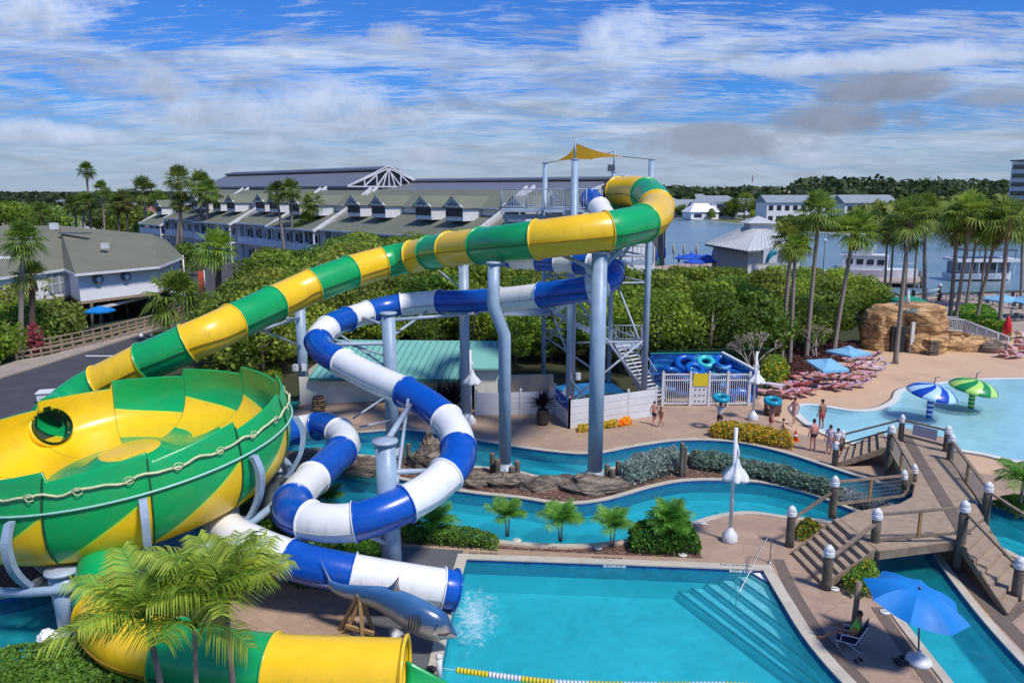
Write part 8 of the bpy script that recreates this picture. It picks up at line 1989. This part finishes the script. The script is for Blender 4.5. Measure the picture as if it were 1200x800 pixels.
    if bottom:
        kL = J['hpL'].lerp(J['knL'], legcov); kR = J['hpR'].lerp(J['knR'], legcov); up1 = J['pel'].lerp(J['sp'], .45)
        skin('shorts', bottom, [J['pel'], up1, J['hpL'], kL, J['hpR'], kR], [(0, 1), (0, 2), (2, 3), (0, 4), (4, 5)], [.145*s*fat, .135*s*fat, .108*s, .088*s, .108*s, .088*s], o)
    if top:
        eL, eR = J['shL'].lerp(J['elL'], .5), J['shR'].lerp(J['elR'], .5)
        skin('shirt', top, [J['sp'], J['pel'].lerp(J['sp'], .15), J['ch'], J['ch'].lerp(J['nk'], .55), J['shL'], eL, J['shR'], eR], [(0, 1), (0, 2), (2, 3), (2, 4), (4, 5), (2, 6), (6, 7)], [.133*s*fat, .143*s*fat, .152*s*fat, .07*s, .072*s, .058*s, .072*s, .058*s], o)
    return o
WALK = dict(knL=(-.10, .18, .52), anL=(-.10, .22, .12), toL=(-.10, .38, .06), knR=(.10, -.06, .50), anR=(.10, -.34, .16), toR=(.10, -.26, .03), elL=(-.25, -.10, 1.15), wrL=(-.24, -.02, .93), elR=(.25, .06, 1.15), wrR=(.23, .22, .98))
ARMSUP = dict(WALK, elL=(-.32, .05, 1.55), wrL=(-.30, .08, 1.80), elR=(.32, .05, 1.55), wrR=(.30, .08, 1.80))
person(952, 528, 'heavy set man in black swim shorts seen from behind by the shallow pool', .2, 1.8, None, SKINR, HAIR, SHORTS, None, fat=1.25, legcov=.45)
person(962, 503, 'tanned man in red shorts standing at the shallow pool edge', .3, 1.85, None, SKINT, HAIR, REDC, None, fat=1.05)
person(971, 532, 'woman in pale floral beach dress beside the man in black shorts', 2.6, 1.65, None, SKIN, HAIR, PINKC, PINKC, True, legcov=.95)
person(980, 533, 'short person in white and lilac clothes next to the floral dress', 2.9, 1.5, None, SKIN, HAIR, PINKC, WHITE, False, legcov=.9)
person(917, 517, 'child in pink red swimwear walking beside the golden hedge', 1.2, 1.35, WALK, SKINR, HAIR, REDC, None)
person(930, 498, 'pale skinned person in light shorts crossing the peach deck', 2.2, 1.75, WALK, SKIN, HAIR, PINKC, None)
person(766, 498, 'slim child in dark shorts standing at the right end of the white fence', -.5, 1.5, WALK, SKINR, HAIR, NAVY, None); person(774, 500, 'small child with red shorts walking beside the white fence', 1.9, 1.25, WALK, SKINT, HAIR, REDC, None)
person(843, 504, 'person carrying a blue inner tube overhead by the golden hedge', 2.8, 1.75, ARMSUP, SKINT, HAIR, SHORTS, WHITE); g = G(843, 504); ringtube((g.x+.0, g.y, 1.98), .38, .15, .15, TEALT, 'teal inner tube carried overhead by the walker near the hedge')
person(903, 508, 'person carrying a turquoise inner tube overhead left of the shallow pool', 2.0, 1.75, ARMSUP, SKIN, HAIR, REDC, None); g = G(903, 508); ringtube((g.x, g.y, 1.98), .38, .15, .2, TEALT, 'turquoise inner tube carried overhead left of the shallow pool')
p = D(709, 238, 50.4); person(0, 0, 'person in swimwear waiting on the tower deck between the two tube mouths', 2.6, 1.8, None, SKINT, HAIR, NAVY, None, loc=(p.x, 50.4, ZT))
# seated man with the folding chair
SIT = dict(pel=(0, -.05, .38), sp=(0, -.13, .58), ch=(0, -.22, .78), nk=(0, -.24, .93), hd=(0, -.20, 1.07), hpL=(-.10, 0, .37), knL=(-.13, .42, .46), anL=(-.15, .72, .15), toL=(-.15, .90, .10), hpR=(.10, 0, .37), knR=(.16, .38, .52), anR=(.05, .66, .50), toR=(-.02, .80, .62), shL=(-.17, -.22, .85), elL=(-.30, -.02, .62), wrL=(-.20, .24, .60), shR=(.17, -.22, .85), elR=(.29, -.03, .62), wrR=(.16, .26, .60))
a0 = R(63); sl = G(995, 756)
person(0, 0, 'man in lime green shirt lounging in a low folding chair, legs stretched out', a0, 1.78, SIT, SKINT, HAIR, NAVY, LIMEC, loc=(sl.x, sl.y, .02), fat=1.1)
ch = empty('folding_chair', sl, 'low white framed folding beach chair with navy sling under the seated man', 'chair', rz=a0)
for s_ in (-1, 1):
    m = MB(); m.tube([(s_*.30, .32, .0), (s_*.30, .30, .02), (s_*.30, .38, .26), (s_*.30, -.18, .24), (s_*.30, -.48, .92)], .016, 6); m.build('side_frame', WHITE, ch, local=True); m = MB(); m.tube([(s_*.27, .15, .25), (s_*.27, -.35, .0), (s_*.27, -.40, .01)], .014, 6); m.build('leg', WHITE, ch, local=True)
    m = MB(); m.tube([(s_*.31, -.30, .50), (s_*.31, .22, .50), (s_*.31, .25, .26)], .018, 6); m.build('armrest', WHITE, ch, local=True)
m = MB(); prof = [(.38, .27), (.1, .19), (-.16, .22), (-.30, .52), (-.48, .92)]; m.add([(x, y, z) for y, z in prof for x in (-.29, .29)], [(i*2, i*2+1, i*2+3, i*2+2) for i in range(4)], 0, True); m.build('sling', NAVY, ch, local=True)
# unused prototypes never placed
for o in list(tree_protos):
    if not o.get('_used'):
        for c in list(o.children): bpy.data.objects.remove(c)
        bpy.data.objects.remove(o)
for i, c in enumerate(CR):
    if i not in used_cr: bpy.data.objects.remove(c)
for o in COL.objects:
    if '_used' in o: del o['_used']
